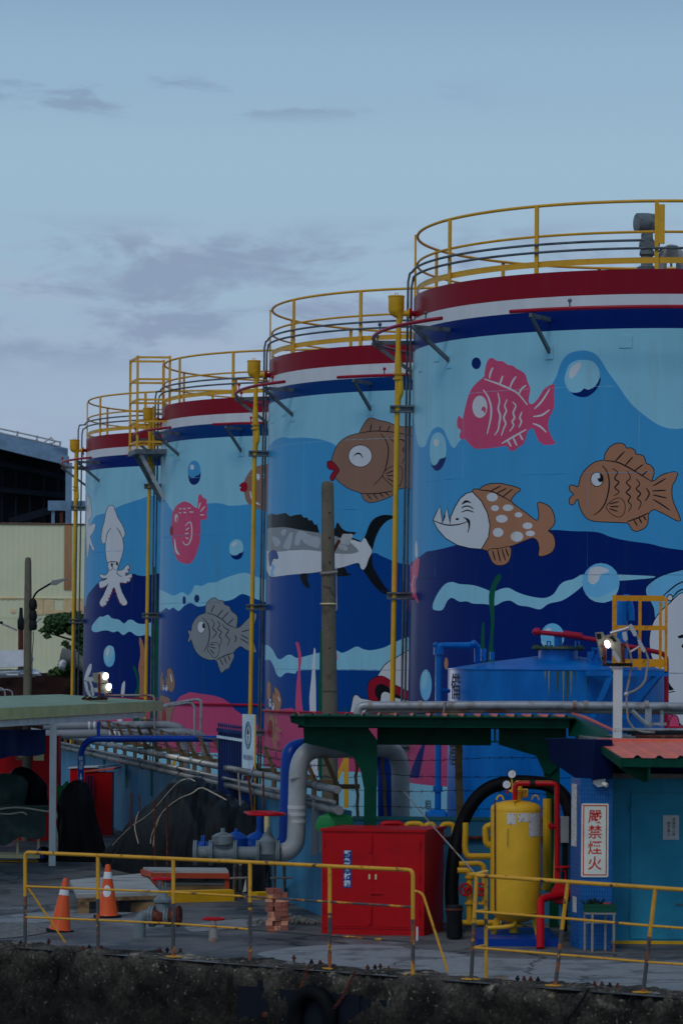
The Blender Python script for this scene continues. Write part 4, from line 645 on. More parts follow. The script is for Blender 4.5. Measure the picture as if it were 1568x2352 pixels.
hole = MB().tube([Q(126, 2240, .26)+EV*.03*cos(t)+V((0, 0, .075*sin(t))) for t in [2*pi*i/16 for i in range(16)]], .016, 6, closed=True).add([Q(126, 2240, .262)+EV*.03*cos(t)+V((0, 0, .075*sin(t))) for t in [2*pi*i/16 for i in range(16)]], [tuple(range(16))])
one(hole, 'drain_pipe', 'black', 'dark oval drain mouth in the quay wall near the left end', 'drain')
# ================================================================ FAR BACKGROUND, LEFT
wh = T('warehouse', 'cream corrugated warehouse with brown and tan patched sheets', 'warehouse', P(100, 1527, 190)*1); wh.location.z = 0
Yw = 190.
def corr(x0, y0, x1, y1, Y, step, amp, name, m, par):
    a, b = P(x0, y1, Y), P(x1, y0, Y); n = int((b.x-a.x)/step); vs = []; fs = []
    for i in range(n*4+1):
        x = a.x+(b.x-a.x)*i/(n*4); d = (0, -amp, -amp, 0)[i % 4]; vs += [(x, Y+d, a.z), (x, Y+d, b.z)]
    fs = [(2*i, 2*i+2, 2*i+3, 2*i+1) for i in range(n*4)]; mb = MB(); mb.add(vs, fs); return mb.build(name, m, par, ang=20, fix=False)
corr(-160, 1205, 320, 1418, Yw, .22, .02, 'upper_cladding', 'cream_sheet', wh); corr(-160, 1418.5, 320, 1760, Yw+.02, .22, .02, 'lower_cladding', 'cream_sheet', wh)
mb = MB(); a, b = P(-160, 1760, Yw+.1), P(320, 1203, Yw+.1); mb.box(a.x, b.x, Yw+.08, Yw+22, 0, b.z); mb.build('body', 'cream_sheet', wh); MB().pbox(-160, 1206, 320, 1200, Yw-.1, .2).build('roof_edge', 'rust_bar', wh); MB().pbox(-160, 1376, 320, 1372, Yw-.1, .08).build('sheet_lap', 'tan_sheet', wh)
for (x0, y0, x1, y1), m in (((147, 1206, 165, 1355), 'brown_sheet'), ((100, 1377, 124, 1410), 'tan_sheet'), ((76, 1376, 99, 1412), 'tan_sheet'), ((145, 1376, 200, 1413), 'tan_sheet'), ((124, 1401, 146, 1413), 'tan_sheet'), ((24, 1399, 37, 1407), 'tan_sheet'), ((0, 1372, 40, 1376), 'tan_sheet')): corr(x0, y0, x1, y1, Yw-.06, .22, .02, 'patch_panel', m, wh)
sd = T('shed', 'big dark open shed with a blue steel roof edge behind the warehouse', 'shed', P(60, 1527, 230)); sd.location.z = 0
Ys = 225.
def fas(p, th, d, name, m):     # sloping fascia
    mb = MB(); q = [P(x, y, Ys) for x, y in p]+[P(x, y+th(i), Ys) for i, (x, y) in list(enumerate(p))[::-1]]; mb.prism(q, V((0, d, 0))); return mb.build(name, m, sd)
fas([(-150, 975), (0, 1008), (88, 1030), (156, 1046)], lambda i: 22+0*i, 1., 'roof_fascia', 'shed_blue')
MB().prism([P(-150, 975, Ys+.2), P(156, 1046, Ys+.2), P(156, 1042, Ys+30), P(-150, 968, Ys+30)], V((0, 0, .3))).build('roof', 'shed_blue', sd)
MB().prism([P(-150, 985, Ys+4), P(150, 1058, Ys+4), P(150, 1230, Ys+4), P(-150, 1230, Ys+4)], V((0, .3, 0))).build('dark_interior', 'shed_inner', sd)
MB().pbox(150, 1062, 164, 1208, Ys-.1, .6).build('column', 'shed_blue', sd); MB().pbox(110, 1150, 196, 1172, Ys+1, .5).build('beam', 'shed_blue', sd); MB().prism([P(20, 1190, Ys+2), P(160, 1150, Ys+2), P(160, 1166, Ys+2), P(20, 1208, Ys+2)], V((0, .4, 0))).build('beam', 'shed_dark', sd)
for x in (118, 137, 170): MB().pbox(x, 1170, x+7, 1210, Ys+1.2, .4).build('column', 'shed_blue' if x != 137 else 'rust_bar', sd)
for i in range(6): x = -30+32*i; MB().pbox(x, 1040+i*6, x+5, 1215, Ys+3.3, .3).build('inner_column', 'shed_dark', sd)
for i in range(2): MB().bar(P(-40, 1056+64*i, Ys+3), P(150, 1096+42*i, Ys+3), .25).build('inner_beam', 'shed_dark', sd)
rl = MB(); z0 = []
for x, y in ((-20, 992), (38, 1004), (83, 1014), (136, 1027)):
    rl.bar(P(x, y+6, Ys+.5), P(x+3, y-14, Ys+.5), .08)
for dy in (-12, -2): rl.tube([P(x, y+dy, Ys+.5) for x, y in ((-20, 992), (38, 1004), (83, 1014), (138, 1027))], .04, 5)
rl.tube([P(100, 1016, Ys+.5), P(118, 1004, Ys+.5), P(126, 1016, Ys+.5), P(110, 1020, Ys+.5)], .04, 5); rl.build('roof_railing', 'galv', sd)
# bark-brown wall, heap of junk, bush
bw = MB(); 
def bwf(u, v): x = -120+420*u; y = 1546+10*sin(u*9)*.3+(1690-1546)*v; p = P(x, y, 165); return V((p.x, p.y+.35*noise.fractal(p*.8, .8, 2, 4), p.z+.08*noise.noise(p*2)*(v < .1)))
one(bw.sheet(bwf, 70, 26).box(-14, -5, 166, 169, 0, P(0, 1560, 166).z), 'earth_wall', 'bark_wall', 'dark brown rough wall below the bush, left of the squid tank', 'wall', ang=80)
def rock(x, y, Y, sx, sy, sz, m, label, cat, name, seed, rot=0.):
    c = P(x, y, Y); mb = MB().ball((0, 0, 0), 1., 16); R = Matrix.Rotation(rot, 3, 'Y')
    mb.v = [c+R @ V((p.x*sx, p.y*sy, p.z*sz))*(1+.28*noise.fractal(p*1.6+V((seed, 0, 0)), .8, 2, 3)) for p in mb.v]; return one(mb, name, m, label, cat, ang=30)
mb = MB(); q = [(-60, 1497), (55, 1492), (67, 1512), (60, 1530), (-60, 1537)]; mb.prism([P(x, y, 158) for x, y in q], (0, 2.5, 0)); MBm = one(mb, 'slab_block', 'junk_white', 'white slanted block above a dark gap, far left over the brown wall', 'block', ang=30)
rock(20, 1547, 159, 1.0, .6, .13, 'junk_white', 'low heap of pale debris on the brown wall at the left edge', 'debris heap', 'debris_heap', 1); rock(60, 1545, 160, .42, .5, .16, 'junk_white', 'small pale lump of debris by the lamp pole foot', 'debris heap', 'debris_heap', 4)
rock(143, 1527, 160.6, .13, .3, .17, 'junk_white', 'white lump leaning under the grey log on the wall', 'block', 'stone_block', 6, .3)
mb = MB(); mb.tube([P(140, 1505, 161), P(165, 1510, 161), P(195, 1530, 161), P(225, 1545, 161)], [.26, .24, .22, .2], 14); one(mb, 'log', 'concrete', 'thick grey log lying over the bush at the foot of the warehouse', 'log')
MB_ = MB().pbox(-60, 1538, 62, 1546, 160, 1.5); one(MB_, 'plank', 'tan_sheet', 'tan plank lying under the white block at the far left', 'plank')
# distant double-armed lamp in front of the warehouse
lp = T('lamp_post', 'small distant lamp post with two arms in front of the cream warehouse', 'lamp post', P(47, 1527, 182)); lp.location.z = 0
MB().cyl(V((P(48, 1500, 182).x, 182, 0)), P(48, 1438, 182), .12, .1, 8).build('pole', 'rust_bar', lp); MB().lathe([(.06, 0), (.13, .1), (.14, .4), (.08, .55), (.06, .9)], P(48, 1450, 182), n=10).build('lantern', 'black', lp)
for s_, e in (((40, 1448), (4, 1432)), ((57, 1448), (95, 1420))): MB().tube([P(*s_, 182), P(*e, 182)], .035, 6).build('arm', 'galv', lp)
MB().pbox(-8, 1427, 6, 1433, 181.9, .2).build('lamp_head', 'black', lp)
def leafmass(parent, spots, n, size, name, Y, dy, seed):
    random.seed(seed); mb = MB()
    for x, y, r in spots:
        for i in range(int(n*r*r/400)):
            a = random.uniform(0, 2*pi); q = r*sqrt(random.random()); c = P(x+q*cos(a), y+q*sin(a)*.75, Y+random.uniform(-dy, dy)*sqrt(max(0, 1-(q/r)**2)))
            u = V((random.gauss(0, 1), random.gauss(0, 1), random.gauss(0, .6))).normalized(); w_ = u.orthogonal().normalized()*.45; s_ = size*random.uniform(.6, 1.3)
            mb.add([c-u*s_, c+w_*s_, c+u*s_, c-w_*s_], [(0, 1, 2, 3)], 0 if random.random() < .6 else 1)
    return mb.build(name, ['leaf', 'leaf_dark'], parent, fix=False)
bs = T('bush_tree', 'small spreading tree beside the squid tank, in front of the cream warehouse', 'tree', P(200, 1545, 168)); bs.location.z = 0
MB().tube([V((P(205, 1560, 168).x, 168, 0)), P(203, 1540, 168), P(196, 1500, 168), P(186, 1470, 168), P(168, 1448, 168)], [.16, .14, .12, .1, .05], 8).build('trunk', 'bark', bs)
MB().tube([P(190, 1478, 168), P(165, 1470, 168), P(120, 1456, 168), P(104, 1452, 168)], [.05, .04, .03, .02], 6).build('branch', 'bark', bs); MB().tube([P(197, 1505, 168), P(180, 1490, 168), P(165, 1484, 168)], [.05, .035, .02], 6).build('branch', 'bark', bs)
leafmass(bs, [(122, 1428, 20), (145, 1426, 24), (172, 1422, 22), (190, 1436, 20), (112, 1444, 12), (98, 1447, 7), (135, 1444, 16), (165, 1446, 16), (190, 1462, 18), (210, 1440, 26), (215, 1475, 24), (108, 1461, 7), (150, 1478, 7), (160, 1488, 6), (178, 1478, 9), (195, 1490, 18)], 480, .1, 'crown', 168, 1.2, 11)
sh = T('shrub', 'dense dark shrub over the brown wall, below the small tree', 'shrub', P(170, 1545, 163)); sh.location.z = 0
MB().cyl(V((P(170, 1545, 163).x, 163, 0)), P(170, 1535, 163), .1, .06, 8).build('stem', 'bark', sh)
leafmass(sh, [(160, 1535, 22), (185, 1525, 26), (205, 1515, 30), (140, 1541, 14), (120, 1545, 8), (175, 1510, 16), (200, 1545, 24), (220, 1520, 30), (150, 1528, 14)], 640, .1, 'foliage', 163, 1.4, 12)
# street-lamp pole with covered signal heads
sp = T('street_lamp', 'concrete pole with an arm lamp and black covered signal heads at the left', 'street lamp', V((P(63, 1600, 86).x, 86, 0)))
x = P(63, 1600, 86).x; MB().tube([(x-.01, 86, 0), (x, 86, 4), P(64.5, 1290, 86), P(64.5, 1282, 86), P(64.5, 1279.5, 86)], [.078, .072, .06, .05, .02], 14).build('pole', 'pole_concrete', sp)
ar = MB().tube(fillet([P(73, 1400, 86), P(75, 1375, 86), P(84, 1359, 86), P(120, 1338, 86)], .15), .018, 7).build('arm', 'black', sp)
MB().prism([P(116, 1338, 85.9), P(122, 1333, 85.9), P(152, 1327, 85.9), P(153, 1330, 85.9), P(126, 1344, 85.9), P(117, 1343, 85.9)], (0, .18, 0)).build('lamp_head', 'lamp_head', sp); MB().ball(P(121, 1334, 86), .025, 8).build('sensor', 'lamp_silver', ar)
for y in (1388, 1413, 1435): MB().lathe([(.03, -.1), (.065, -.08), (.075, -.02), (.06, .07), (.03, .1)], P(76, y, 85.9), n=10).build('signal_head', 'black', sp)
MB().tube([P(76, 1450, 85.9), P(76.5, 1470, 85.9), P(74, 1500, 85.9), P(73, 1600, 85.9)], .008, 5).build('cable', 'black', sp)
tag(MB().tube(fillet([P(-10, 1578, 101), P(8, 1582, 101), P(12, 1592, 101), P(11, 1620, 101)], .1), .016, 6).build('hand_rail', 'galv'), 'rounded end of a grey tube rail at the far left edge above the shelter roof', 'hand rail')
hp = MB().tube(fillet([P(-40, 1588, 100), P(18, 1584, 100), P(28, 1588, 100), P(31, 1620, 100)], .1), .016, 6); tag(hp.build('hand_rail', 'galv'), 'square ended grey tube rail above the shelter roof, left of the lamp pole', 'hand rail')
# ================================================================ LEFT SHELTER
s1 = T('shelter', 'pale green roofed shelter on a white post at the left', 'shelter', G(120, 1989))
Ya, Yb_ = 70.2, 86.6        # near and far ends of its eave
def SX(Y): a = P(-14, 1636, Ya).x; b = P(374, 1616, Yb_).x; return a+(b-a)*(Y-Ya)/(Yb_-Ya)
zt, zb = 2.52, 2.35; e0, e1 = V((SX(66), 66, 0)), V((SX(Yb_), Yb_, 0)); ed = (e1-e0).normalized(); eo = V((ed.y, -ed.x, 0))     # eo points to the right
mb = MB().hexa([e0+eo*-.03+V((0, 0, zb)), e0+eo*.0+V((0, 0, zb)), e1+eo*.0+V((0, 0, zb)), e1+eo*-.03+V((0, 0, zb)), e0+eo*-.03+V((0, 0, zt)), e0+V((0, 0, zt)), e1+V((0, 0, zt)), e1+eo*-.03+V((0, 0, zt))]); mb.build('fascia', 'shelter_fascia', s1)
rz = 2.645; rd0, rd1 = e0-eo*1.5+V((0, 0, rz)), e1-eo*1.5-ed*2.2+V((0, 0, rz)); A, B = e0+V((0, 0, zt+.003))-eo*.01, e1+V((0, 0, zt+.003))-eo*.01; A2, B2 = e0-eo*3+V((0, 0, zt)), e1-eo*3+V((0, 0, zt))
MB().add([A, B, rd1, rd0, A2, B2], [(0, 1, 2, 3), (1, 5, 2), (5, 4, 3, 2)]).build('roof', 'shelter_top', s1)
MB().hexa([e1-ed*.03-eo*3+V((0, 0, zb)), e1-ed*.03-eo*.031+V((0, 0, zb)), e1-eo*.031+V((0, 0, zb)), e1-eo*3+V((0, 0, zb))]+[q+V((0, 0, zt-zb)) for q in [e1-ed*.03-eo*3+V((0, 0, zb)), e1-ed*.03-eo*.031+V((0, 0, zb)), e1-eo*.031+V((0, 0, zb)), e1-eo*3+V((0, 0, zb))]]).build('end_fascia', 'shelter_fascia', s1)
MB().bar(e0-eo*.1+V((0, 0, zb-.06)), e1-eo*.1-ed*1.5+V((0, 0, zb-.06)), .06, .1).build('eave_beam', 'white_post', s1)
pp = G(120, 1989); MB().box(pp.x-.052, pp.x+.052, pp.y-.05, pp.y+.05, 0, zb-.1).build('post', 'white_post', s1)
MB().bar(V((pp.x, pp.y, zb-.09)), V((pp.x-3, pp.y+.3, zb-.09)), .08, .1).build('tie_beam', 'white_post', s1)
# floodlight pair on that roof
def flood(root, mb_list): pass
fl = T('floodlight_pair', 'pair of lit floodlights on the pale green shelter roof', 'floodlight', P(225, 1604, 82)); f0 = 81.5
MB().pbox(190, 1603, 245, 1608, f0+.1, .25).build('base_plate', 'rust_bar', fl); MB().pbox(225, 1549, 231, 1604, f0-.02, .04).build('bracket_arm', 'rust_bar', fl)
for i, (x0, y0, x1, y1, lx, ly) in enumerate(((212, 1543, 246, 1572, 244.3, 1553.5), (222, 1568, 254, 1594, 251.6, 1578))):
    h = MB(); h.prism([P(x0, y0+3, f0+.02), P(x1-8, y0, f0+.02), P(x1, y0+5, f0+.02), P(x1+2, y1-3, f0+.02), P(x1-14, y1, f0+.02), P(x0+4, y1-4, f0+.02)], (0, .2, 0)); h = h.build('lamp_housing', 'lamp_body', fl)
    c = P(lx, ly, f0); MB().lathe([(.058, -.03), (.058, .0), (.05, .008)], c, (.86, -.5, -.1), 18).build('lens', 'lamp_lit', h)
    MB().pbox(x0-14, y0+12, x0+4, y0+22, f0+.05, .1).build('gear_box', 'lamp_silver', h)
MB().tube([P(196, 1565, f0), P(200, 1585, f0), P(207, 1600, f0)], .03, 8).tube([P(206, 1562, f0), P(212, 1580, f0), P(214, 1598, f0)], .022, 8).build('cable_gland', 'lamp_silver', fl)
MB().tube([P(188, 1606, f0), P(200, 1598, f0), P(215, 1606, f0), P(232, 1601, f0), P(248, 1604, f0)], .015, 6).build('cable', 'black', fl)
# things under and behind the shelter
ct = T('equipment_cart', 'low cart under a dark green cover beside the white post, far left', 'cart', G(60, 1995)); Yc = 76.5
def drape(u, v): x = -60+165*u; y = 1858+(1930-1858)*v+6*sin(u*14+v*2)*v+(8*sin(u*5))*v*v; p = P(x, y, Yc-.25*v+.05*sin(u*22)*v); return p
MB().sheet(drape, 40, 12).pbox(-60, 1853, 104, 1862, Yc-.02, .9).build('cover', 'tarp_green', ct); MB().pbox(-60, 1963, 92, 1971, Yc, .9).build('deck', 'brass_cream', ct)
for x in (40, 88, -20): MB().pbox(x-3, 1900, x+3, 1966, Yc+.1, .05).build('stanchion', 'brass_cream', ct)
MB().lathe([(.05, -.05), (.12, -.05), (.13, 0), (.12, .05), (.05, .05)], V((P(100, 1970, Yc).x, Yc+.1, .13)), (.3, 1, 0), 18).build('wheel', 'black_rubber', ct); MB().bar(P(90, 1950, Yc), P(99, 1972, Yc), .05).build('fork', 'blue_pipe', ct)
tag(MB().pbox(-60, 1978, 88, 1993, Yc+.3, .3).build('kerb_beam', 'yellow_kerb'), 'yellow beam on the ground under the covered cart', 'kerb beam')
ro = MB().tube(smooth([P(-20, 1862, 75.9), P(30, 1855, 75.9), P(70, 1858, 75.9), P(108, 1864, 75.9), P(129, 1862, 75.9)], False), .014, 6).tube(smooth([P(127, 1862, 75.85), P(130, 1875, 75.85), P(126, 1890, 75.85), P(131, 1920, 75.85), P(130, 1962, 75.85)], False), .018, 6); one(ro, 'rope', 'rope', 'pale rope tied from the covered cart around the white post', 'rope')
ro = MB().tube(smooth([P(-20, 1867, 75.8), P(20, 1870, 75.8), P(50, 1866, 75.8), P(62, 1872, 75.8)], False), .012, 6); one(ro, 'rope', 'rope', 'loose end of pale rope lying on the dark green cover', 'rope')
mb = MB().sheet(lambda u, v: P(-60+165*u, 1676+(1752-22*u-1676)*v+3*sin(u*9)*v, 78.5+.05*sin(u*17)), 30, 6); one(mb, 'curtain', 'navy_sheet', 'dark navy curtain hanging under the shelter eave at the far left', 'curtain')
def redbox(x0, y0, x1, y1, Y, d, label, name='red_cabinet', cat='cabinet', topm='cab_red'):
    o = P((x0+x1)/2, y1, Y); r = T(name, label, cat, V((o.x, Y, 0))); a, b = P(x0, y1, Y), P(x1, y0, Y); MB().box(a.x, b.x, Y, Y+d, 0, b.z).build('body', 'cab_red', r); return r, a, b
r, a, b = redbox(-40, 1690, 135, 1872, 86, .8, 'large red cabinet with a cream notice, under the shelter at the far left')
MB().pbox(76, 1720, 101, 1747, 85.97, .02).build('notice', 'brass_cream', r); MB().pbox(80, 1731, 88, 1736, 85.95, .018).build('notice_patch', 'pale_band', r)
f_ = MB().pbox(36, 1722, 60, 1746, 85.98, .015).build('notice_frame', 'wood', r); MB().pbox(38, 1724, 58, 1744, 85.965, .013).build('framed_notice', 'brick_a', f_); MB().pbox(42, 1726, 54, 1740, 85.955, .009).build('faded_sheet', 'brick_b', f_)
r, a, b = redbox(160, 1766, 222, 1905, 91, .7, 'narrow red cabinet just left of its twin, behind the blue pipe')
MB().prism([(a.x-.03, 90.95, b.z), (b.x+.03, 90.95, b.z+.03), (b.x+.33, 92.2, b.z+.03), (a.x+.25, 92.2, b.z)], (0, 0, .03)).build('lid', 'pale_band', r)
r, a, b = redbox(194, 1775, 258, 1914, 89, .7, 'narrow red cabinet with a clear curtain, beside the dark cloth cover')
MB().prism([(a.x-.03, 88.95, b.z), (b.x+.03, 88.95, b.z+.06), (b.x+.1, 90.4, b.z+.06), (a.x+.2, 90.4, b.z)], (0, 0, .03)).build('lid', 'roof_red', r)
MB().sheet(lambda u, v: P(196+20*u, 1782+68*v, 88.9+.03*sin(u*18)), 12, 4).build('clear_curtain', 'banner_maroon', r)
tag(MB().sheet(lambda u, v: P(131+26*u, 1800+6*sin(u*5)+40*v, 80+.06*sin(u*9)), 8, 6).build('cloth', 'bag_green'), 'green cloth behind the tall dark cover, right of the white post', 'cloth')
def cover(cx, Y, pts, dy, m, label, name, cat, seed, folds=9, amp=.06, ang=60):     # draped cover: half-width profile by height
    N = 60; mb = MB(); rows = []; c0 = P(cx, 1527, Y).x
    hs = []
    for i in range(len(pts)-1):
        for j in range(4): u = j/4; hs.append(tuple(pts[i][q]+(pts[i+1][q]-pts[i][q])*u for q in range(3)))
    hs.append(pts[-1])
    for (z, hw, sh) in hs:
        for j in range(N):
            t = 2*pi*j/N; k = z/pts[-1][0]; w_ = 1+amp*(1-k*.7)*(sin(folds*t+seed+2*sin(k*3))+.6*sin(folds*1.7*t+seed*2+k*4))
            p = V((c0+sh+hw*w_*cos(t), Y+hw*dy*w_*sin(t), z)); p += V((noise.noise(p*3+V((seed, 0, 0))), noise.noise(p*3+V((0, seed, 0))), .4*noise.noise(p*2.5)*(.1 < k < .98)))*.06; p.z = max(p.z, .0); mb.v.append(p)
    R = len(hs); mb.f = [(i*N+j, i*N+(j+1) % N, (i+1)*N+(j+1) % N, (i+1)*N+j) for i in range(R-1) for j in range(N)]+[tuple((R-1)*N+j for j in range(N))]; mb.m = [0]*len(mb.f)
    return one(mb, name, m, label, cat, ang=ang)
cover(184, 77.2, [(0, .40, 0), (.25, .385, 0), (.6, .345, -.02), (.95, .30, -.03), (1.15, .24, -.03), (1.26, .16, -.02), (1.31, .06, -.02)], .8, 'tarp_brown', 'tall pump under a dark brown cloth cover beside the white post', 'covered_pump', 'covered pump', 2, 7, .07)
cover(62, 80, [(0.6, .3, 0), (.9, .36, 0), (1.15, .33, .0), (1.3, .25, -.03), (1.42, .12, -.06), (1.46, .03, -.07)], .8, 'tarp', 'dark wrapped bundle in front of the large red cabinet', 'wrapped_bundle', 'bundle', 5, 6, .08)
cover(14, 79.5, [(0.75, .42, -.1), (1.0, .45, -.1), (1.2, .4, -.05), (1.32, .25, -.02), (1.36, .05, 0)], .8, 'tarp_green', 'dark green wrapped bundle at the far left edge, by the cart', 'wrapped_bundle', 'bundle', 8, 6, .08)
# blue pipe of the covered pump, with its lettering
bp = T('blue_pipe_line', 'dark blue pipe rising from the covered pump and running right', 'pipe', P(185, 1800, 78)); Y = 78.
MB().tube(fillet([P(185.5, 1830, Y), P(185.5, 1697, Y), P(300, 1697, Y-.3), P(560, 1697, Y-1.5)], .32, 10), .053, 14).build('pipe', 'blue_pipe', bp)
MB().cyl(P(226, 1697, Y), P(226, 1664, Y), .03).ball(P(226, 1662, Y), .032, 8).build('vent_stub', 'blue_pipe', bp)
vs, fs = text_mesh('輸油', .085, .002, 1.0); lettering('輸\n油\n管', .075, lambda x, y: P(185.5, 1753, Y-.056/KY)+V((x, 6*x*x, y)), 'banner_white', bp)
MB().prism([P(px, py, Y-.056/KY) for px, py in ((184.6, 1777), (187, 1777), (187, 1786), (189.3, 1786), (185.8, 1792.5), (182.4, 1786), (184.6, 1786))], (0, .006, 0)).build('flow_arrow', 'banner_white', bp)
# ================================================================ BUND WALL, PIPE RACK, BARBED FENCE
def BX(Y): return -.24-.13*(Y-61)
YC_ = 59.6
bw1 = T('bund_wall', 'light blue bund wall running back along the tanks below the pipe rack', 'wall', V((BX(60), 60, 0)))
d_ = V((-.13, 1, 0)).normalized(); s_ = V((1, .13, 0)).normalized()
def ob(a, b, wd, z0, z1): m_ = MB(); m_.hexa([V((*p, z)) for z in (z0, z1) for p in ((a.x, a.y), (a.x+s_.x*wd, a.y+s_.y*wd), (b.x+s_.x*wd, b.y+s_.y*wd), (b.x, b.y))]); return m_
a, b = V((BX(YC_), YC_, 0)), V((BX(118), 118, 0)); ob(a, b, .2, 0, 1.38).build('panel', 'teal_wall', bw1)
for i in range(8):
    y = 64+5.2*i; q = V((BX(y), y, 0))-s_*.02; MB().obox(q+V((0, 0, .85)), s_*.018, d_*.06, (0, 0, .5)).build('stiffener', 'teal_trim', bw1)
bw2 = T('bund_wall', 'light blue bund wall behind the yellow vessel and the black hose', 'wall', V((1.5, YC_, 0)))
MB().box(BX(YC_)+.21, 4.2, YC_, YC_+.2, 0, 1.27).build('panel', 'teal_wall', bw2); MB().box(BX(YC_)+.21, 4.2, YC_-.03, YC_+.23, 1.272, 1.31).build('coping', 'teal_trim', bw2)
MB().tube([(0.9, YC_-.08, 1.06), (4.2, YC_-.08, 1.06)], .022, 7).build('service_pipe', 'rust_bar', bw2)
for i, (zz, r, off) in enumerate(((1.68, .055, -.16), (1.53, .028, -.2), (1.43, .065, -.14))):
    y0 = 58.2; pts = [V((BX(y), y, zz-.0016*(y-58)))+s_*off for y in (y0, 70, 85, 100, 117)]
    o = tag(MB().tube(pts, r*.88, 12).build('rack_pipe', 'rack_grey'), ['upper grey pipe of the rack on the bund wall', 'thin middle grey pipe of the rack on the bund wall', 'thick lowest grey pipe of the rack on the bund wall'][i], 'pipe', 'pipes along the bund wall')
    cl = MB()
    for j in range(14): p = V((BX(60+3.6*j), 60+3.6*j, zz-.0016*(2+3.6*j)))+s_*off; MB().cyl(p-d_*.06, p+d_*.06, r+.008, n=10).build('coupling', 'grey_steel', o)
fe = T('barbed_fence', 'barbed wire fence on bent brown posts along the bund wall', 'fence', V((BX(60)+.1, 60, 0)))
random.seed(9)
for i in range(22):
    y = 60.5+2.25*i; q = V((BX(y), y, 0))+s_*.12; po = MB().bar(q+V((0, 0, 1.3)), q+V((0, 0, 1.72)), .07, .07).build('post', 'brown_post', fe)
    MB().bar(q+V((0, 0, 1.7)), q+V((-.15, 0, 2.05)), .055, .055).build('arm', 'brown_post', po); MB().bar(q+V((-.04, 0, 1.66)), q+s_*.3+V((0, 0, 1.66)), .05, .06).build('cap_rail', 'brown_post', po)
def barbed(pts, par, r=.006, step=.3):
    mb = MB().tube(pts, r, 4, cap=False); L_ = 0
    for a, b in zip(pts, pts[1:]):
        n = max(1, int((b-a).length/step))
        for k in range(n):
            p = a+(b-a)*(k+.5)/n; v = V((random.uniform(-1, 1), random.uniform(-.3, .3), random.uniform(-1, 1))).normalized()*.028; mb.tube([p-v, p+v], .004, 3)
    return mb.build('barbed_wire', 'black', par)
for zz, o in ((1.6, .1), (1.76, .1), (1.9, .04), (2.03, -.02)): barbed([V((BX(y), y, zz+random.uniform(-.03, .03)))+s_*o for y in [60.5+2.25*j for j in range(22)]], fe, .007, .25)
fe2 = T('barbed_fence', 'barbed wire strands strung across in front of the blue reserve tank', 'fence', V((1, YC_+.1, 1.3)))
for zz in (1.42, 1.62, 1.82, 2.03): barbed([V((x, YC_+.1, zz+random.uniform(-.03, .03))) for x in [.1+.42*j for j in range(9)]], fe2, .0045, .14)
for x in (811, 0): pass
def upost(x, y0, y1, Y, wpx, m, name, label, cat, lean=0):
    a, b = P(x, y1, Y), P(x+lean, y0, Y); r = wpx/2*Y/F; mb = MB(); n = 8; pts = [a+(b-a)*i/n+V((.02*noise.noise(V((x, i*.9, 1))), 0, 0)) for i in range(n+1)]; return one(mb.tube(pts, [r*(1-.1*i/n) for i in range(n+1)], 9), name, m, label, cat)
upost(1056, 1700, 1890, YC_+.14, 19, 'wood', 'wooden_post', 'thick dark wooden post in front of the blue reserve tank', 'post', -4); upost(822, 1722, 1890, YC_+.1, 7.5, 'brown_post', 'wooden_post', 'slim brown post just left of the green shelter post', 'post', -6)
upost(886, 1740, 1886, YC_+.25, 8, 'brown_post', 'wooden_post', 'slim brown post just right of the green shelter post', 'post', -8)
# concrete pole with strap bands and a lamp
cp = T('utility_pole', 'tall bare concrete pole standing in front of the tuna', 'pole', V((P(757, 1600, 64.5).x, 64.5, 0))); Y = 64.5
zz = lambda x, y: P(x, y, Y)
mb = MB().tube([V((P(759, 1700, Y).x, Y, 0)), zz(757.5, 1640), zz(754, 1380), zz(752, 1116), zz(752, 1109), zz(752, 1106), zz(752, 1104.5)], [.112, .104, .094, .083, .074, .055, .02], 18); mb.build('shaft', 'pole_concrete', cp)
random.seed(2)
for y in (1178, 1235, 1292, 1489, 1585): MB().lathe([(.012, 0), (.012, .006)], zz(757, y)+V((0, -.0945/KY, 0)), (0, -1, 0), 8).build('hole', 'black', cp)
for (y, m) in ((1316, 'galv_rust'), (1387, 'brass_cream')):
    c = zz(753.5, y); MB().tube([U(W(c)+V((.1*cos(t), .1*sin(t), 0))) for t in [2*pi*i/20 for i in range(20)]], .012, 6, closed=True).build('strap', m, cp)
c = zz(757, 1588); MB().tube([U(W(c)+V((.104*cos(t), .104*sin(t), 0))) for t in [2*pi*i/20 for i in range(20)]], .004, 4, closed=True).build('wire_band', 'black', cp)
MB().tube([zz(736, 1317)+V((0, -.1, 0)), zz(752, 1317)+V((0, -.18, 0)), zz(774, 1313)+V((0, -.08, 0))], .018, 6).build('clamp', 'galv_rust', cp)
MB().tube([zz(772, 1303)+V((0, -.04, 0)), zz(773, 1395)+V((0, -.04, 0)), zz(772, 1402)+V((0, -.04, 0))], .008, 6).build('conduit', 'galv', cp)
MB().tube([zz(740, 1345)+V((0, -.15, 0)), zz(758, 1350)+V((0, -.17, 0)), zz(762, 1362)+V((0, -.16, 0)), zz(772, 1372), zz(778, 1383)], .004, 4).build('loose_wire', 'black', cp)
la = MB().tube([zz(766, 1265), zz(779, 1240)], .022, 8).build('lamp_arm', 'rust_bar', cp)
MB().prism([zz(780, 1240), zz(787, 1226), zz(809, 1226), zz(810, 1231), zz(800, 1252), zz(783, 1249)], (0, .16, 0)).build('lamp_head', 'lamp_silver', la)
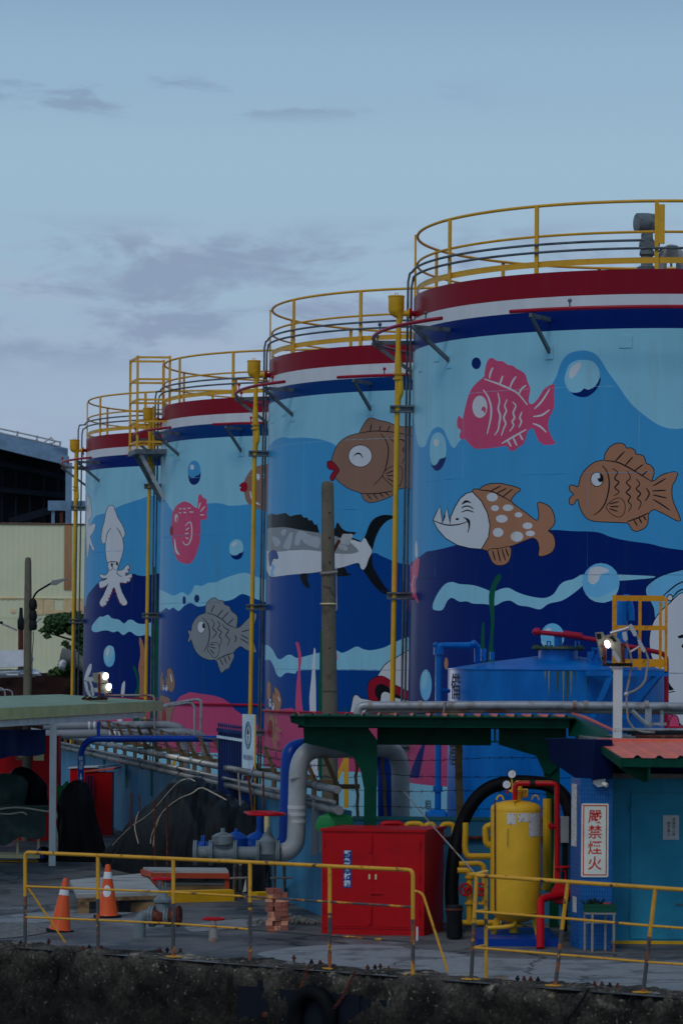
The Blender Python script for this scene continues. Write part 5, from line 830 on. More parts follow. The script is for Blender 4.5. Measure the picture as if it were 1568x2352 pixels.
# grey transfer pipes behind the shelter, left edge
for i, (y, x1, r, Y, lab) in enumerate(((1666, 384, .095, 97, 'upper grey pipe with white bands behind the shelter post'), (1684, 432, .1, 95.5, 'lower grey pipe with white bands behind the shelter post'))):
    q = T('transfer_pipe', lab, 'pipe', P(260, y, Y), 'grey pipes behind the shelter'); MB().tube(fillet([P(100, y+3, Y), P(x1, y-1, Y), P(x1+38, y+8, Y), P(x1+44, y+120, Y)], .4), r*.9, 14).build('pipe', 'transfer_grey', q)
    for j in range(3): xb = (203 if i == 0 else 251)+j*(12 if i == 0 else 11); MB().cyl(P(xb, y+2.3-.01*j, Y), P(xb+5, y+2.2-.01*j, Y), r+.004, n=14).build('band', 'pale_band', q)
hr = MB().tube(fillet([P(240, 1597, 88), P(345, 1597, 88), P(354, 1600, 88), P(356, 1720, 88)], .15), .02, 7); one(hr, 'tube_frame', 'galv_rust', 'thin tube rail running from the floodlights over the shelter corner', 'tube rail')
hr = MB().tube(fillet([P(375, 1620, 92), P(452, 1606, 92), P(462, 1610, 92), P(461, 1680, 92)], .2), .028, 7).tube(fillet([P(375, 1623, 92), P(436, 1613, 92), P(447, 1622, 92), P(447, 1730, 92)], .2), .026, 7); one(hr, 'tube_frame', 'galv', 'bent grey tube frame in front of the pink hill painting', 'tube rail')
for x0, y0, x1, y1, Y, lab in ((405, 1740, 418, 1700, 90, 'left'), (310, 1745, 318, 1706, 95, 'far left'), (795, 1740, 803, 1816, 70, 'behind the concrete pole')):
    mb = MB().bar(P(x0, y1+40, Y), P(x0, y0, Y), .07).bar(P(x0, y0, Y), P(x0-26, y0+60, Y), .06); one(mb, 'yellow_brace', 'yellow', 'yellow pipe stand behind the pipe rack, '+lab, 'pipe stand')
# navy corrugated sheet panel with spikes, oblique banner
nv = T('sheet_fence', 'dark navy corrugated sheet panel topped with spikes, left of the banner', 'fence panel', G(530, 1990)); Y0 = 71.2
mb = MB()
for i in range(40):
    u = i/39; x = 500+57*u; y = 1676+8*u; k = .04*(0, 1, 1, 0)[i % 4]; a, b = P(x, y, Y0-1.4*u-k), P(x, 2000, Y0-1.4*u-k); mb.v += [V((b.x, b.y, .0)), a]
mb.f = [(2*i, 2*i+2, 2*i+3, 2*i+1) for i in range(39)]; mb.m = [0]*39; mb.build('sheet', 'navy_sheet', nv, ang=20)
MB().bar(P(499, 1692, Y0-.08), P(558, 1701, Y0-1.5), .02, .04).build('cap_strip', 'banner_white', nv); MB().bar(P(499, 1676, Y0-.08), P(558, 1684, Y0-1.5), .03, .05).build('top_rail', 'navy_sheet', nv)
for i in range(12): x = 502+4.7*i; a = P(x, 1678+.65*i, Y0-.1*i); MB().tube([a, a+V((0, 0, .06)), a+V((0, 0, .08)), a+V((0, 0, .13))], [.006, .006, .016, .002], 6).build('spike', 'navy_sheet', nv)
bn = T('banner', 'white and blue vertical banner with a ring emblem, in front of the navy sheet panel', 'banner', G(570, 1990)); c0, c1 = P(556.5, 1640, 69.1), P(586, 1642, 68.3)
zt_ = c0.z; zb_ = P(570, 1856, 68.6).z; ux = (c1-c0); ux.z = 0; wN = V((ux.y, -ux.x, 0)).normalized()
BW, BH = 1., zt_-zb_
def bq(u, v, off=0.): return c0+ux*u-V((0, 0, v*BH))+wN*off      # u across 0..1, v down 0..1
def bflat(name, m, uv, off): mb = MB(); mb.add([bq(u, v, off) for u, v in uv], [tuple(range(len(uv)))]); return mb.build(name, m, bn)
MB().hexa([bq(0, 1, -.01), bq(1, 1, -.01), bq(1, 1, 0), bq(0, 1, 0), bq(0, 0, -.01), bq(1, 0, -.01), bq(1, 0, 0), bq(0, 0, 0)]).build('cloth', 'banner_white', bn)
wave = lambda o: [(u, o+.66-.14*(1/(1+math.exp(-(u-.84)*14)))-.035*(1-abs(u-.5)*2)*0+.13*max(0, 1-u*6)) for u in [i/16 for i in range(17)]]
bflat('navy_field', 'banner_navy', wave(.085)+[(1, 1), (0, 1)], .004); bflat('maroon_stripe', 'banner_maroon', wave(0)+wave(.05)[::-1], .008)
for ro_, ri in ((1., .9), (.84, .78), (.72, .67)):
    mb = MB(); q = [(cos(t), sin(t)) for t in [2*pi*i/30 for i in range(30)]]; rx, ry = .25, .148
    mb.add([bq(.47+rx*ro_*x, .225+ry*ro_*y, .004) for x, y in q]+[bq(.47+rx*ri*x, .225+ry*ri*y, .004) for x, y in q], [(i, (i+1) % 30, 30+(i+1) % 30, 30+i) for i in range(30)]); mb.build('emblem_ring', 'banner_ring', bn)
bflat('emblem_flame', 'banner_maroon', [(.47, .135), (.53, .18), (.57, .215), (.5, .205), (.47, .225), (.44, .205), (.37, .215), (.41, .18)], .005); bflat('emblem_drop', 'banner_ring', [(.42, .225), (.47, .235), (.52, .225), (.5, .26), (.47, .32), (.44, .26)], .005)
lettering('蘭后漁船站', .115, lambda x, y: bq(.5+x*1.28, .465-y*.5, .006), 'banner_text', bn)
for u, v in ((.3, .80), (.72, .80)): bflat('star', 'banner_white', [(u, v-.06), (u+.02, v-.012), (u+.09, v), (u+.02, v+.012), (u, v+.06), (u-.02, v+.012), (u-.09, v), (u-.02, v-.012)], .008)
MB().tube([V((bq(1.02, 0).x, bq(1.02, 0).y, 0)), bq(1.02, -.0)], .012, 8).build('pole', 'yellow', bn)
# ================================================================ TARPAULIN MOUND AND ROPES, STAKES
def mound():
    prof = [(252, 2000), (258, 1960), (285, 1905), (320, 1868), (352, 1840), (384, 1806), (410, 1791), (440, 1787), (462, 1793), (505, 1820), (545, 1843), (580, 1858), (598, 1880), (606, 1925), (612, 1990)]
    def top(x):
        for (a, b), (c_, d) in zip(prof, prof[1:]):
            if a <= x <= c_: return b+(d-b)*(x-a)/(c_-a)
        return 2000
    def fn(u, v):
        x = 252+360*u; cy_ = Y = 74.6-8.2*u; h = max(0.02, P(x, top(x), Y).z); t = pi*v; px_ = P(x, 1800, Y).x
        rad = max(.15, 1.15*sin(pi*min(1, max(0, (u+.03)/1.06))))
        f = .025*sin(u*34+3*sin(v*4))*abs(cos(t))+.06*noise.noise(V((u*9, v*6, 2)))+.05*noise.noise(V((u*22, v*12, 5)))+.045*abs(sin(u*9-v*9+2.5*noise.noise(V((u*5, v*4, 8)))))**2+.03*noise.noise(V((u*45, v*18, 3)))
        z = h*(sin(t)**.6 if 0 < v < 1 else 0); z += f*.8*sin(t); y = cy_-rad*cos(t)*(1+f*2)
        return V((px_+f*.3, y, max(0, z)))
    return one(mb.sheet(fn, 110, 40), 'tarpaulin_mound', 'tarp', 'large mound under a dark tarpaulin roped down, left of the banner', 'tarp covered mound', ang=70)
MO = mound()
from mathutils.bvhtree import BVHTree
bpy.context.view_layer.update(); BV = BVHTree.FromObject(MO, bpy.context.evaluated_depsgraph_get())
def onmound(x, y, off=.02):
    o = V((0, 0, ZC)); d = (W(P(x, y, 70))-o).normalized(); h = BV.ray_cast(o, d)[0]
    return P(x, y, 74.6-8.2*(x-252)/360-.2) if h is None else U(h-d*off)
def tr(pts, label, r=.009, Y=72.9): return one(MB().tube([onmound(p.x, p.y) for p in smooth([V((x, y, 0)) for x, y, _ in pts], False, 6)], r, 6), 'rope', 'rope', label, 'rope', 'ropes over the tarpaulin')
tr([(258, 1942, 72.3), (300, 1900, 72.35), (345, 1868, 72.45), (400, 1806, 73.0), (430, 1789, 73.6), (448, 1795, 74)], 'upper rope over the dark mound, reaching its crest'); tr([(346, 1938, 72.2), (350, 1915, 72.2), (372, 1868, 72.3), (410, 1836, 72.5), (440, 1823, 72.5), (462, 1810, 72.7), (490, 1822, 72.7), (520, 1838, 72.75)], 'longest pale rope across the middle of the dark mound', .011); tr([(318, 1866, 72.3), (312, 1885, 72.2), (310, 1905, 72.1), (318, 1938, 72.0)], 'short rope hanging on the left shoulder of the dark mound'); tr([(372, 1868, 72.2), (362, 1890, 72.15), (355, 1915, 72.1), (352, 1945, 72.0)], 'rope hanging straight down the front of the dark mound')
for x, y0, y1, dx in ((302, 1820, 1900, 0), (322, 1826, 1860, -3), (356, 1838, 1990, 0), (384, 1842, 1990, 0), (606, 1774, 1880, -2)): one(MB().tube([P(x, y1, 73-8.2*(x-252)/360), P(x+dx, y0, 73-8.2*(x-252)/360)], .014, 6), 'stake', 'rust_bar', 'rusty steel rod standing at the tarpaulin mound', 'rod', 'rusty rods around the tarpaulin mound')
one(MB().tube([P(581, 1870, 66), P(570, 1782, 66)], .016, 6), 'stake', 'rust_bar', 'dark steel rod leaning across the white banner', 'rod', 'rusty rods around the tarpaulin mound'); one(MB().tube([P(552, 1850, 66.4), P(547, 1775, 66.4)], .014, 6), 'stake', 'galv_rust', 'pale spotted rod just left of the banner', 'rod', 'rusty rods around the tarpaulin mound')
cover(275, 75, [(0, .24, 0), (.15, .26, 0), (.3, .22, .05), (.42, .12, .06), (.46, .03, .06)], .9, 'black', 'low black bag at the left foot of the tarpaulin mound', 'black_bag', 'bag', 3, 6, .1)
# ================================================================ VALVES AND THE BIG GREY PIPE
gp = T('grey_pipe_line', 'thick grey pipe arching from the valves over the bund wall, with white bands', 'pipe', P(690, 1960, 60.6)); Y = 60.4
MB().tube(fillet([P(600, 1960, Y), P(679, 1958, Y), P(686, 1722, Y), P(919, 1717, Y+1.2), P(921, 2080, Y+1.2)], .34, 10), .118, 18).build('pipe', 'pipe_grey', gp)
for y in (1854, 1870, 1886): MB().cyl(P(682.3, y+4, Y), P(682.5, y-4, Y), .122, n=18).build('band', 'pale_band', gp)
MB().tube([P(690, 1785, Y-.16), P(672, 1787, Y-.19), P(664, 1791, Y-.18)], [.02, .025, .01], 6).build('paint_patch', 'pipe_grey', gp)
gb = T('blue_pipe_line', 'thick blue pipe hugging the left side of the grey arching pipe', 'pipe', P(665, 1960, 61)); Y = 61.
MB().tube(fillet([P(580, 1954, Y), P(659, 1950, Y), P(666, 1726, Y), P(690, 1716, Y+.2), P(886, 1716, Y+1.4), P(889, 2060, Y+1.4)], .36, 10), .115, 18).build('pipe', 'blue_pipe', gb)
def valveset(name, label, pts, m, wheel, Y, flx):
    r = T(name, label, 'valve', G((pts[0][0]+pts[1][0])/2, 2050)); r.location = W(P((pts[0][0]+pts[1][0])/2, 2000, Y)); a, b = P(*pts[0], Y), P(*pts[1], Y)
    MB().cyl(a, b, .085, n=14).build('body_pipe', m, r)
    for x in flx: p = P(x, pts[0][1], Y); MB().lathe([(.16, -.022), (.16, -.004), (.15, 0), (.16, .004), (.16, .022)], p, (1, 0, 0), 20).build('flange', m, r)
    return r
vg = valveset('gate_valve', 'row of grey flanged valves feeding the grey pipe, with a red handwheel', [(444, 1959), (646, 1961)], 'valve_grey', 1, 60.3, (448, 484, 540, 592, 638)); Y = 60.3
MB().pbox(490, 1935, 534, 1978, Y-.1, .22).build('valve_body', 'valve_grey', vg); MB().lathe([(.14, -.05), (.14, .05), (.09, .08), (.03, .1), (.03, .15)], P(512, 1930, Y), n=18).build('bonnet', 'valve_grey', vg)
MB().lathe([(.13, -.14), (.12, -.03), (.12, .02), (.08, .06), (.04, .14), (.035, .2)], P(615, 1936, Y), n=18).build('bonnet', 'valve_grey', vg); MB().cyl(P(613, 1916, Y), P(613, 1872, Y), .035).build('stem', 'brass_cream', vg)
def wheel(c, r, par, m='hyd_red', ax=(0, 0, 1), rad=.012):
    ax = V(ax).normalized(); u = ax.orthogonal().normalized(); w_ = ax.cross(u); mb = MB().tube([U(W(c)+u*r*cos(t)+w_*r*sin(t)) for t in [2*pi*i/24 for i in range(24)]], rad, 7, closed=True)
    for i in range(3): t = 2*pi*i/3+.4; mb.tube([c, U(W(c)+(u*cos(t)+w_*sin(t))*r)], rad*.8, 5)
    mb.lathe([(rad*2.2, -.015), (rad*2.2, .015)], c, ax, 8); return mb.build('handwheel', m, par)
wheel(P(612, 1870, Y), .235, vg, rad=.018)
vb = valveset('gate_valve', 'blue flanged valves behind the grey row, with a red handwheel', [(455, 1948), (655, 1950)], 'valve_blue', 1, 61.1, (466, 575, 600)); Y = 61.1
for x in (543, 592): MB().lathe([(.15, -.15), (.16, -.05), (.16, 0), (.1, .05), (.03, .08), (.02, .12)], P(x, 1925, Y), n=18).build('bonnet', 'valve_blue', vb)
MB().cyl(P(597, 1925, Y), P(597, 1870, Y), .045).build('stem', 'valve_blue', vb); wheel(P(599, 1867, Y), .2, vb, rad=.018)
# deck of the valve stand
st = T('valve_stand', 'orange framed low steel stand with a grey deck, left of the valves', 'stand', G(430, 2060)); Ys_ = 65.4
def gq(x, Y, z): return V((P(x, 1527, Y).x, Y, z))
zt2 = .335; MB().prism([gq(332, Ys_+1.1, zt2), gq(356, Ys_, zt2), gq(528, Ys_, zt2), gq(522, Ys_+1.1, zt2)], (0, 0, .035)).build('deck', 'board_grey', st)
MB().bar(gq(354, Ys_-.03, zt2-.03), gq(530, Ys_-.03, zt2-.03), .04, .07).build('frame', 'orange_frame', st); MB().bar(gq(329, Ys_+1.1, zt2-.03), gq(354, Ys_+.02, zt2-.03), .04, .07).build('frame', 'orange_frame', st)
for x, Y in ((358, Ys_+.03), (333, Ys_+1.08), (525, Ys_+.03)): MB().box(gq(x, Y, 0).x-.03, gq(x, Y, 0).x+.03, Y-.03, Y+.03, 0, zt2-.06).build('leg', 'orange_frame', st)
MB().box(gq(385, 0, 0).x*0+gq(392, Ys_, 0).x, gq(520, Ys_, 0).x, Ys_+.1, Ys_+.8, .0, .17).build('lower_beam', 'wood', st); MB().box(gq(375, Ys_, 0).x, gq(518, Ys_, 0).x, Ys_+.15, Ys_+.8, .172, .2).build('lower_board', 'board_grey', st)
one(MB().obox(G(590, 2052)+V((0, 0, .06)), (.2, -.05, .05), (0, .03, .0), (.05, .02, .24)), 'tilted_panel', 'pale_band', 'tilted pale grey panel leaning under the valves', 'panel')
for i, (x, y, dx) in enumerate(((538, 2030, 2), (552, 2032, 0), (630, 2035, 1), (655, 2030, -3))): one(MB().tube([G(x, 2062), P(x+dx, 1985, 62)], .022, 7).tube([P(x-10, 2018, 62), P(x+16, 2016, 62)], .014, 6), 'pipe_support', 'galv_rust', 'rusty pipe support stub below the valve row', 'pipe support', 'pipe supports under the valves')
def kerb(x0, y0, x1, y1, z, label): a, b = G(x0, y0), G(x1, y1); one(MB().bar(a+V((0, .1, z/2)), b+V((0, .1, z/2)), .2, z), 'kerb_beam', 'yellow_kerb', label, 'kerb beam')
kerb(378, 2074, 532, 2070, .15, 'yellow kerb beam in front of the orange stand'); kerb(582, 2066, 676, 2062, .09, 'short yellow kerb beam behind the brick stack')
# pallet
pl = T('pallet', 'wooden pallet with a grey board deck behind the traffic cones', 'pallet', G(260, 2075)); z = .2
q = [(160, 2030), (177, 2064), (368, 2058), (330, 2014)]; g = [G(x, y, z) for x, y in q]; MB().prism(g, (0, 0, .05)).build('deck_board', 'board_grey', pl)
g2 = [G(x, y, z) for x, y in q]
MB().bar(g2[1]+V((.02, .06, -.02)), g2[2]+V((-.02, .06, -.02)), .1, .05).build('stringer', 'wood', pl)
for u, m in ((.03, 'wood'), (.52, 'shed_dark')): p = g2[1]+(g2[2]-g2[1])*u+V((.05, .08, -.18)); MB().obox(V((p.x, p.y, 0)), (.07, 0, 0), (0, .06, 0), (0, 0, .155)).build('block', m, pl)
p = g2[1]+(g2[2]-g2[1])*.8; MB().obox(V((p.x-.1, p.y+.1, 0)), (.24, 0, 0), (0, .07, 0), (0, 0, .12)).build('block', 'wood', pl)
# traffic cones
def cone(x, y, hpx, label, lean, kind):
    o = G(x, y); h = hpx*o.y/F; r = T('traffic_cone', label, 'traffic cone', o, 'orange traffic cones'); k = h/.68
    mb = MB(); a = .17*k; mb.prism([V((o.x+a*1.02*cos(t)*(1.12 if i % 2 == 0 else 1.06), o.y+a*1.02*sin(t)*(1.12 if i % 2 == 0 else 1.06), 0)) for i, t in enumerate([pi/8+2*pi*j/8 for j in range(8)])], (0, 0, .035*k)); mb.build('base', 'cone_base', r)
    R = lambda z: k*(.135-.105*(z/k-.03)/.65)
    MB().lathe([(R(.03*k)*1.08, .03*k), (R(.06*k), .06*k), (R(.66*k), .66*k), (R(.66*k)-.008, .68*k), (.018, .68*k)], o, n=28).build('cone_body', 'cone_orange', r)
    if kind == 'a': MB().lathe([(R(.47*k)+.002, .47*k), (R(.535*k)+.002, .535*k), (R(.535*k), .536*k), (R(.47*k), .469*k)], o, n=28).build('white_band', 'cone_white', r)
    else:
        MB().lathe([(R(.5*k)+.002, .5*k), (R(.585*k)+.002, .585*k), (R(.585*k), .586*k), (R(.5*k), .499*k)], o, n=28).build('white_band', 'cone_white', r)
        n = 10; vs = []
        for i in range(n+1):
            for j in range(n+1):
                u, v = -1+2*i/n, -1+2*j/n; cu, cv = u*sqrt(1-v*v/2), v*sqrt(1-u*u/2); zz = k*(.345+.065*cv*1.15); t = -pi/2-.15+cu*.62; vs.append(U(W(o)+V(((R(zz)+.002)*cos(t), (R(zz)+.002)*sin(t), zz))))
        mb = MB(); mb.add(vs, [(i*(n+1)+j, (i+1)*(n+1)+j, (i+1)*(n+1)+j+1, i*(n+1)+j+1) for i in range(n) for j in range(n)]); mb.build('reflector_patch', 'cone_white', r)
    r.rotation_euler = lean
cone(137, 2141, 124, 'leaning orange traffic cone nearer the railing, with one white band', (radians(1), radians(6), .2), 'a'); cone(247, 2108, 122, 'upright orange traffic cone by the pallet, with a white oval patch', (0, 0, .1), 'b')
# ground hydrant valve and small handwheel post
gv = T('ground_valve', 'grey flanged valve with a red handwheel rising from the ground behind the rail', 'valve', G(335, 2150)); o = G(320, 2154); Y = o.y; c = P(362, 2105, Y)
MB().tube(fillet([V((o.x, Y, -.05)), V((o.x, Y, c.z)), c], .14, 8), .075, 14).build('elbow', 'valve_grey', gv)
for x, m in ((347, 'valve_grey'), (353, 'valve_grey'), (383, 'valve_grey'), (389, 'valve_grey'), (410, 'rust_bar')): MB().lathe([(.125, -.012), (.125, .012)], P(x, 2105, Y), (1, -.25, 0), 20).build('flange', m, gv)
MB().cyl(P(350, 2105, Y), P(412, 2105, Y-.02), .1, n=16).build('barrel', 'rust_bar', gv)
MB().lathe([(.09, -.12), (.09, .03), (.11, .05), (.11, .08), (.06, .13), (.05, .16)], P(374, 2082, Y), n=16).build('valve_body', 'valve_grey', gv)
for dx in (-7, 7): MB().pbox(373+dx-2, 2026, 373+dx+2, 2062, Y-.02, .04).build('yoke', 'valve_grey', gv)
MB().cyl(P(374, 2060, Y), P(373, 2016, Y), .014).build('stem', 'galv_rust', gv); wheel(P(373, 2019, Y), .125, gv, rad=.014)
hw = T('valve_post', 'short rusty post with a flat red handwheel in the middle of the quay', 'valve', G(490, 2163)); o = G(490, 2163); c = P(490, 2111, o.y); MB().lathe([(.055, 0), (.05, .12), (.04, .16), (.03, .18), (.03, c.z)], o, n=12).build('post', 'galv_rust', hw); wheel(c, .12, hw, rad=.013)
# brick stack
random.seed(4)
bo = G(637, 2136)
for L_ in range(9):
    for k in range(3 if L_ < 8 else 2):
        c = V((bo.x-.085+.085*k+random.uniform(-.012, .012), bo.y+random.uniform(-.02, .02), L_*.056)); rot = random.uniform(-.12, .12); lng = (L_+k) % 2
        ax = V((cos(rot), sin(rot), 0))*(.04 if lng else .045); ay = V((-sin(rot), cos(rot), 0))*.1
        one(MB().obox(c, ax, ay, (0, 0, .053)), 'brick', 'brick_a' if random.random() < .6 else 'brick_b', 'brick in the small red stack on the quay by the rail', 'brick', 'bricks stacked on the quay')
# ================================================================ RED EQUIPMENT CABINET
fl_ = G(738, 2146); W_ = 1.235; ux = V((1, -.2, 0)).normalized(); fr_ = fl_+ux*W_; uy = V((-ux.y, ux.x, 0)); Hc = 1.225; Dc = 1.3
fl_ = fl_; cbn = T('equipment_cabinet', 'big red two-door steel cabinet with a blue lettered sign', 'cabinet', (fl_+fr_)/2)
def cq(x, d, z): return fl_+ux*x+uy*d+V((0, 0, z))
mb = MB().hexa([cq(0, 0, .0), cq(W_, 0, .0), cq(W_, Dc, .0), cq(0, Dc, .0), cq(0, 0, Hc), cq(W_, 0, Hc), cq(W_, Dc, Hc), cq(0, Dc, Hc)]); mb.build('body', 'cab_red', cbn)
mb = MB().hexa([cq(-.025, -.03, Hc), cq(W_+.025, -.03, Hc), cq(W_+.025, Dc+.03, Hc), cq(-.025, Dc+.03, Hc), cq(-.025, -.03, Hc+.03), cq(W_+.025, -.03, Hc+.03), cq(W_+.025, Dc+.03, Hc+.03), cq(-.025, Dc+.03, Hc+.03)]); mb.build('lid', 'cab_red', cbn)
for a, b, nm in ((.03, W_*.497, 'door'), (W_*.503, W_-.05, 'door')):
    dr = MB().hexa([cq(a, -.012, .1), cq(b, -.012, .1), cq(b, -.001, .1), cq(a, -.001, .1), cq(a, -.012, Hc-.05), cq(b, -.012, Hc-.05), cq(b, -.001, Hc-.05), cq(a, -.001, Hc-.05)]).build(nm, 'cab_red', cbn)
    hx = b-.035 if a < .1 else a+.035; MB().hexa([cq(hx-.01, -.03, .66), cq(hx+.01, -.03, .66), cq(hx+.01, -.013, .66), cq(hx-.01, -.013, .66), cq(hx-.01, -.03, .72), cq(hx+.01, -.03, .72), cq(hx+.01, -.013, .72), cq(hx-.01, -.013, .72)]).build('handle', 'brass_cream', dr)
    ex = a if a < .1 else b
    for z in (.25, .65, 1.05): MB().cyl(cq(ex, -.02, z), cq(ex, -.02, z+.07), .01, n=8).build('hinge', 'cab_red', dr)
for z in (Hc-.24, .13): MB().cyl(cq(W_*.487, -.026, z), cq(W_*.487, -.026, z+.2), .009, n=8).cyl(cq(W_*.46, -.026, z+(.0)), cq(W_*.487, -.026, z+.0), .009, n=6).build('lock_rod', 'hyd_red', cbn)
MB().cyl(cq(W_*.48, -.026, .49), cq(W_*.6, -.026, .49), .008, n=6).build('lock_rod', 'hyd_red', cbn); MB().hexa([cq(.0, -.014, .075), cq(W_, -.014, .075), cq(W_, .0, .075), cq(0, .0, .075), cq(0, -.014, .09), cq(W_, -.014, .09), cq(W_, 0, .09), cq(0, 0, .09)]).build('skirt_lip', 'cab_red', cbn)
sx, sw, z0, z1 = W_*.213, .095, .555, 1.0; sg = MB().hexa([cq(sx, -.018, z0), cq(sx+sw, -.018, z0), cq(sx+sw, -.013, z0), cq(sx, -.013, z0), cq(sx, -.018, z1), cq(sx+sw, -.018, z1), cq(sx+sw, -.013, z1), cq(sx, -.013, z1)]).build('sign', 'sign_blue', cbn)
lettering('緊\n急\n器\n材\n箱', .082, lambda x, y: cq(sx+sw/2, -.021, (z0+z1)/2)+ux*x*1.02+V((0, 0, y)), 'banner_white', sg, bold=.002, space=1.07)
MB().hexa([cq(W_*.62, -.0135, .9), cq(W_*.82, -.0135, .9), cq(W_*.82, -.0125, .9), cq(W_*.62, -.0125, .9), cq(W_*.62, -.0135, .95), cq(W_*.82, -.0135, .95), cq(W_*.82, -.0125, .95), cq(W_*.62, -.0125, .95)]).build('faded_mark', 'hyd_red', cbn)
one(MB().box(G(957, 2160).x-.012, G(957, 2160).x+.012, 55.6, 55.63, 0, .16), 'stub_post', 'pale_band', 'short pale stub at the right foot of the red cabinet', 'stub post')
# things on the wall behind the cabinet
for i, (x0, x1) in enumerate(((714, 728), (731, 744))):
    el = T('electrical_box', ['narrow grey electrical box left of the red cabinet', 'narrow grey electrical box nearest the red cabinet'][i], 'electrical box', P(x0, 1950, 60.2-.25*i), 'grey boxes beside the cabinet'); MB().pbox(x0, 1858, x1, 1965-6*i, 60.3-.25*i, .14).build('body', 'grey_steel', el); MB().pbox(x0+3, 1836, x1-4, 1858, 60.35-.25*i, .06).build('neck', 'galv', el)
cover(772, 59.0, [(1.15, .2, 0), (1.24, .22, 0), (1.33, .2, 0), (1.37, .08, 0)], .5, 'bag_green', 'green plastic bag lying behind the lid of the red cabinet', 'plastic_bag', 'bag', 2, 5, .08)
def hoop(x0, x1, y, Y, m, label): one(MB().tube(fillet([P(x0, y+40, Y), P(x0, y, Y), P(x1, y, Y), P(x1, y+40, Y)], .06), .034, 10), 'pipe_hoop', m, label, 'pipe', 'pipe bends over the bund wall')
hoop(876, 924, 1891, 58.5, 'hyd_red', 'red pipe bend rising behind the red cabinet'); hoop(932, 970, 1892, 58.9, 'yellow_pipe', 'yellow pipe bend just behind the cabinet, beside the red one'); hoop(978, 996, 1893, 59.0, 'yellow_pipe', 'small yellow pipe bend behind the right end of the cabinet'); hoop(1014, 1042, 1893, 59.2, 'yellow_pipe', 'yellow pipe bend between the cabinet and the black hose')
one(MB().tube([P(927, 1818, 57), P(985, 1888, 55.9), P(1093, 2010, 49.4)], [.004, .007, .008], 6), 'mooring_line', 'galv_rust', 'taut grey mooring line from the fence to the leaning rail', 'rope')
# ================================================================ GREEN SHELTER
gs = T('shelter', 'dark green steel shelter with a red corrugated roof behind the red cabinet', 'shelter', V((.3, 59, 0))); Yf, Yk = 57.9, 60.9
def ibeam(mb, x0, x1, y0, y1, Y, d=.12, t=.012):      # channel fascia facing the viewer
    a, b = P(x0, y1, Y), P(x1, y0, Y); mb.box(a.x, b.x, Y+d*.45, Y+d*.55, a.z+t, b.z-t).box(a.x, b.x, Y, Y+d, b.z-t, b.z).box(a.x, b.x, Y, Y+d, a.z, a.z+t)
mb = MB(); ibeam(mb, 698, 1308, 1647, 1669, Yf); mb.build('fascia_beam', 'green_steel', gs)
zr = P(1000, 1646, Yf).z
MB().prism([P(665, 1644, Yf-.05), P(700, 1646, Yf-.05), P(700, 1669, Yf-.02), P(668, 1660, Yf-.02)], (0, 2.9, 0)).build('end_trim', 'green_steel', gs)
# corrugated roof
a, b = P(664, 1643, Yf-.12).x, P(1322, 1643, Yf-.12).x; n = 17; vs = []; fs = []; k = 0
pr = []
for i in range(n):
    w_ = (b-a)/n; x = a+w_*i; pr += [(x, 0), (x+w_*.3, 0), (x+w_*.38, .035), (x+w_*.46, .035), (x+w_*.54, 0)]
pr.append((b, 0))
for x, h in pr: vs += [V((x, Yf-.12, zr+.004+h)), V((x, Yk, zr-.022+h))]
MB().add(vs, [(2*i, 2*i+2, 2*i+3, 2*i+1) for i in range(len(pr)-1)]).build('roof_sheet', 'roof_red', gs, ang=15, fix=False)
mb = MB()
m_ = len(pr); mb.add([V((x, Yf-.122, zr-.012)) for x, h in pr]+[V((x, Yf-.122, zr+.003+h)) for x, h in pr], [(i, i+1, m_+i+1, m_+i) for i in range(m_-1)])
mb.build('closure_strip', 'green_steel', gs, fix=False)
MB().box(a+.05, b-.05, Yf+.14, Yk-.02, zr-.03, zr-.005).build('soffit', 'green_steel', gs)
for y in (Yf+1., Yf+2.): MB().box(a+.1, b-.1, y, y+.08, zr-.16, zr-.031).build('purlin', 'green_steel', gs)
zs = P(1000, 1712, Yf+1).z; MB().box(P(866, 1700, Yf+1).x, P(1128, 1700, Yf+1).x, Yf+1.1, Yf+1.16, zs, zr-.034).build('cross_beam', 'green_steel', gs)
Yp = 59.0
def pf(lst, Y, d, name, m='green_steel'): MB().prism([P(x, y, Y) for x, y in lst], (0, d, 0)).build(name, m, gs)
pf([(696, 1668), (800, 1668), (842, 1668), (866, 1700), (866, 1740), (866, 1808), (835, 1808), (828, 1770), (808, 1735), (790, 1725), (698, 1703)], Yp-.6, .2, 'bracket_arm')
pf([(698, 1669), (860, 1669), (860, 1672), (698, 1672)], Yp-.65, .3, 'flange'); pf([(696, 1702), (790, 1724), (806, 1733), (806, 1737), (788, 1728), (696, 1706)], Yp-.66, .32, 'flange')
MB().box(P(836, 1800, Yp-.6).x, P(865, 1800, Yp-.6).x, Yp-.62, Yp-.38, 0, P(850, 1806, Yp-.6).z).build('post', 'green_steel', gs)
pf([(1128, 1668), (1146, 1668), (1146, 1671), (1139, 1671), (1139, 1703), (1146, 1703), (1146, 1706), (1127, 1706), (1127, 1703), (1135, 1703), (1135, 1671), (1128, 1671)], Yf+.1, .25, 'beam_end')
pf([(1146, 1669), (1300, 1669), (1300, 1745), (1262, 1780), (1250, 1775), (1232, 1737), (1146, 1711)], Yp-.5, .2, 'bracket_arm')
MB().prism([P(1248, 1770, Yp-.45), P(1285, 1745, Yp-.45), P(1285, 1905, Yp-.45), P(1262, 1905, Yp-.45)], (0, .2, 0)).build('post', 'green_steel', gs); MB().box(P(1264, 1900, Yp-.45).x, P(1284, 1900, Yp-.45).x, Yp-.45, Yp-.25, 0, P(1270, 1900, Yp-.45).z).build('post_foot', 'green_steel', gs)
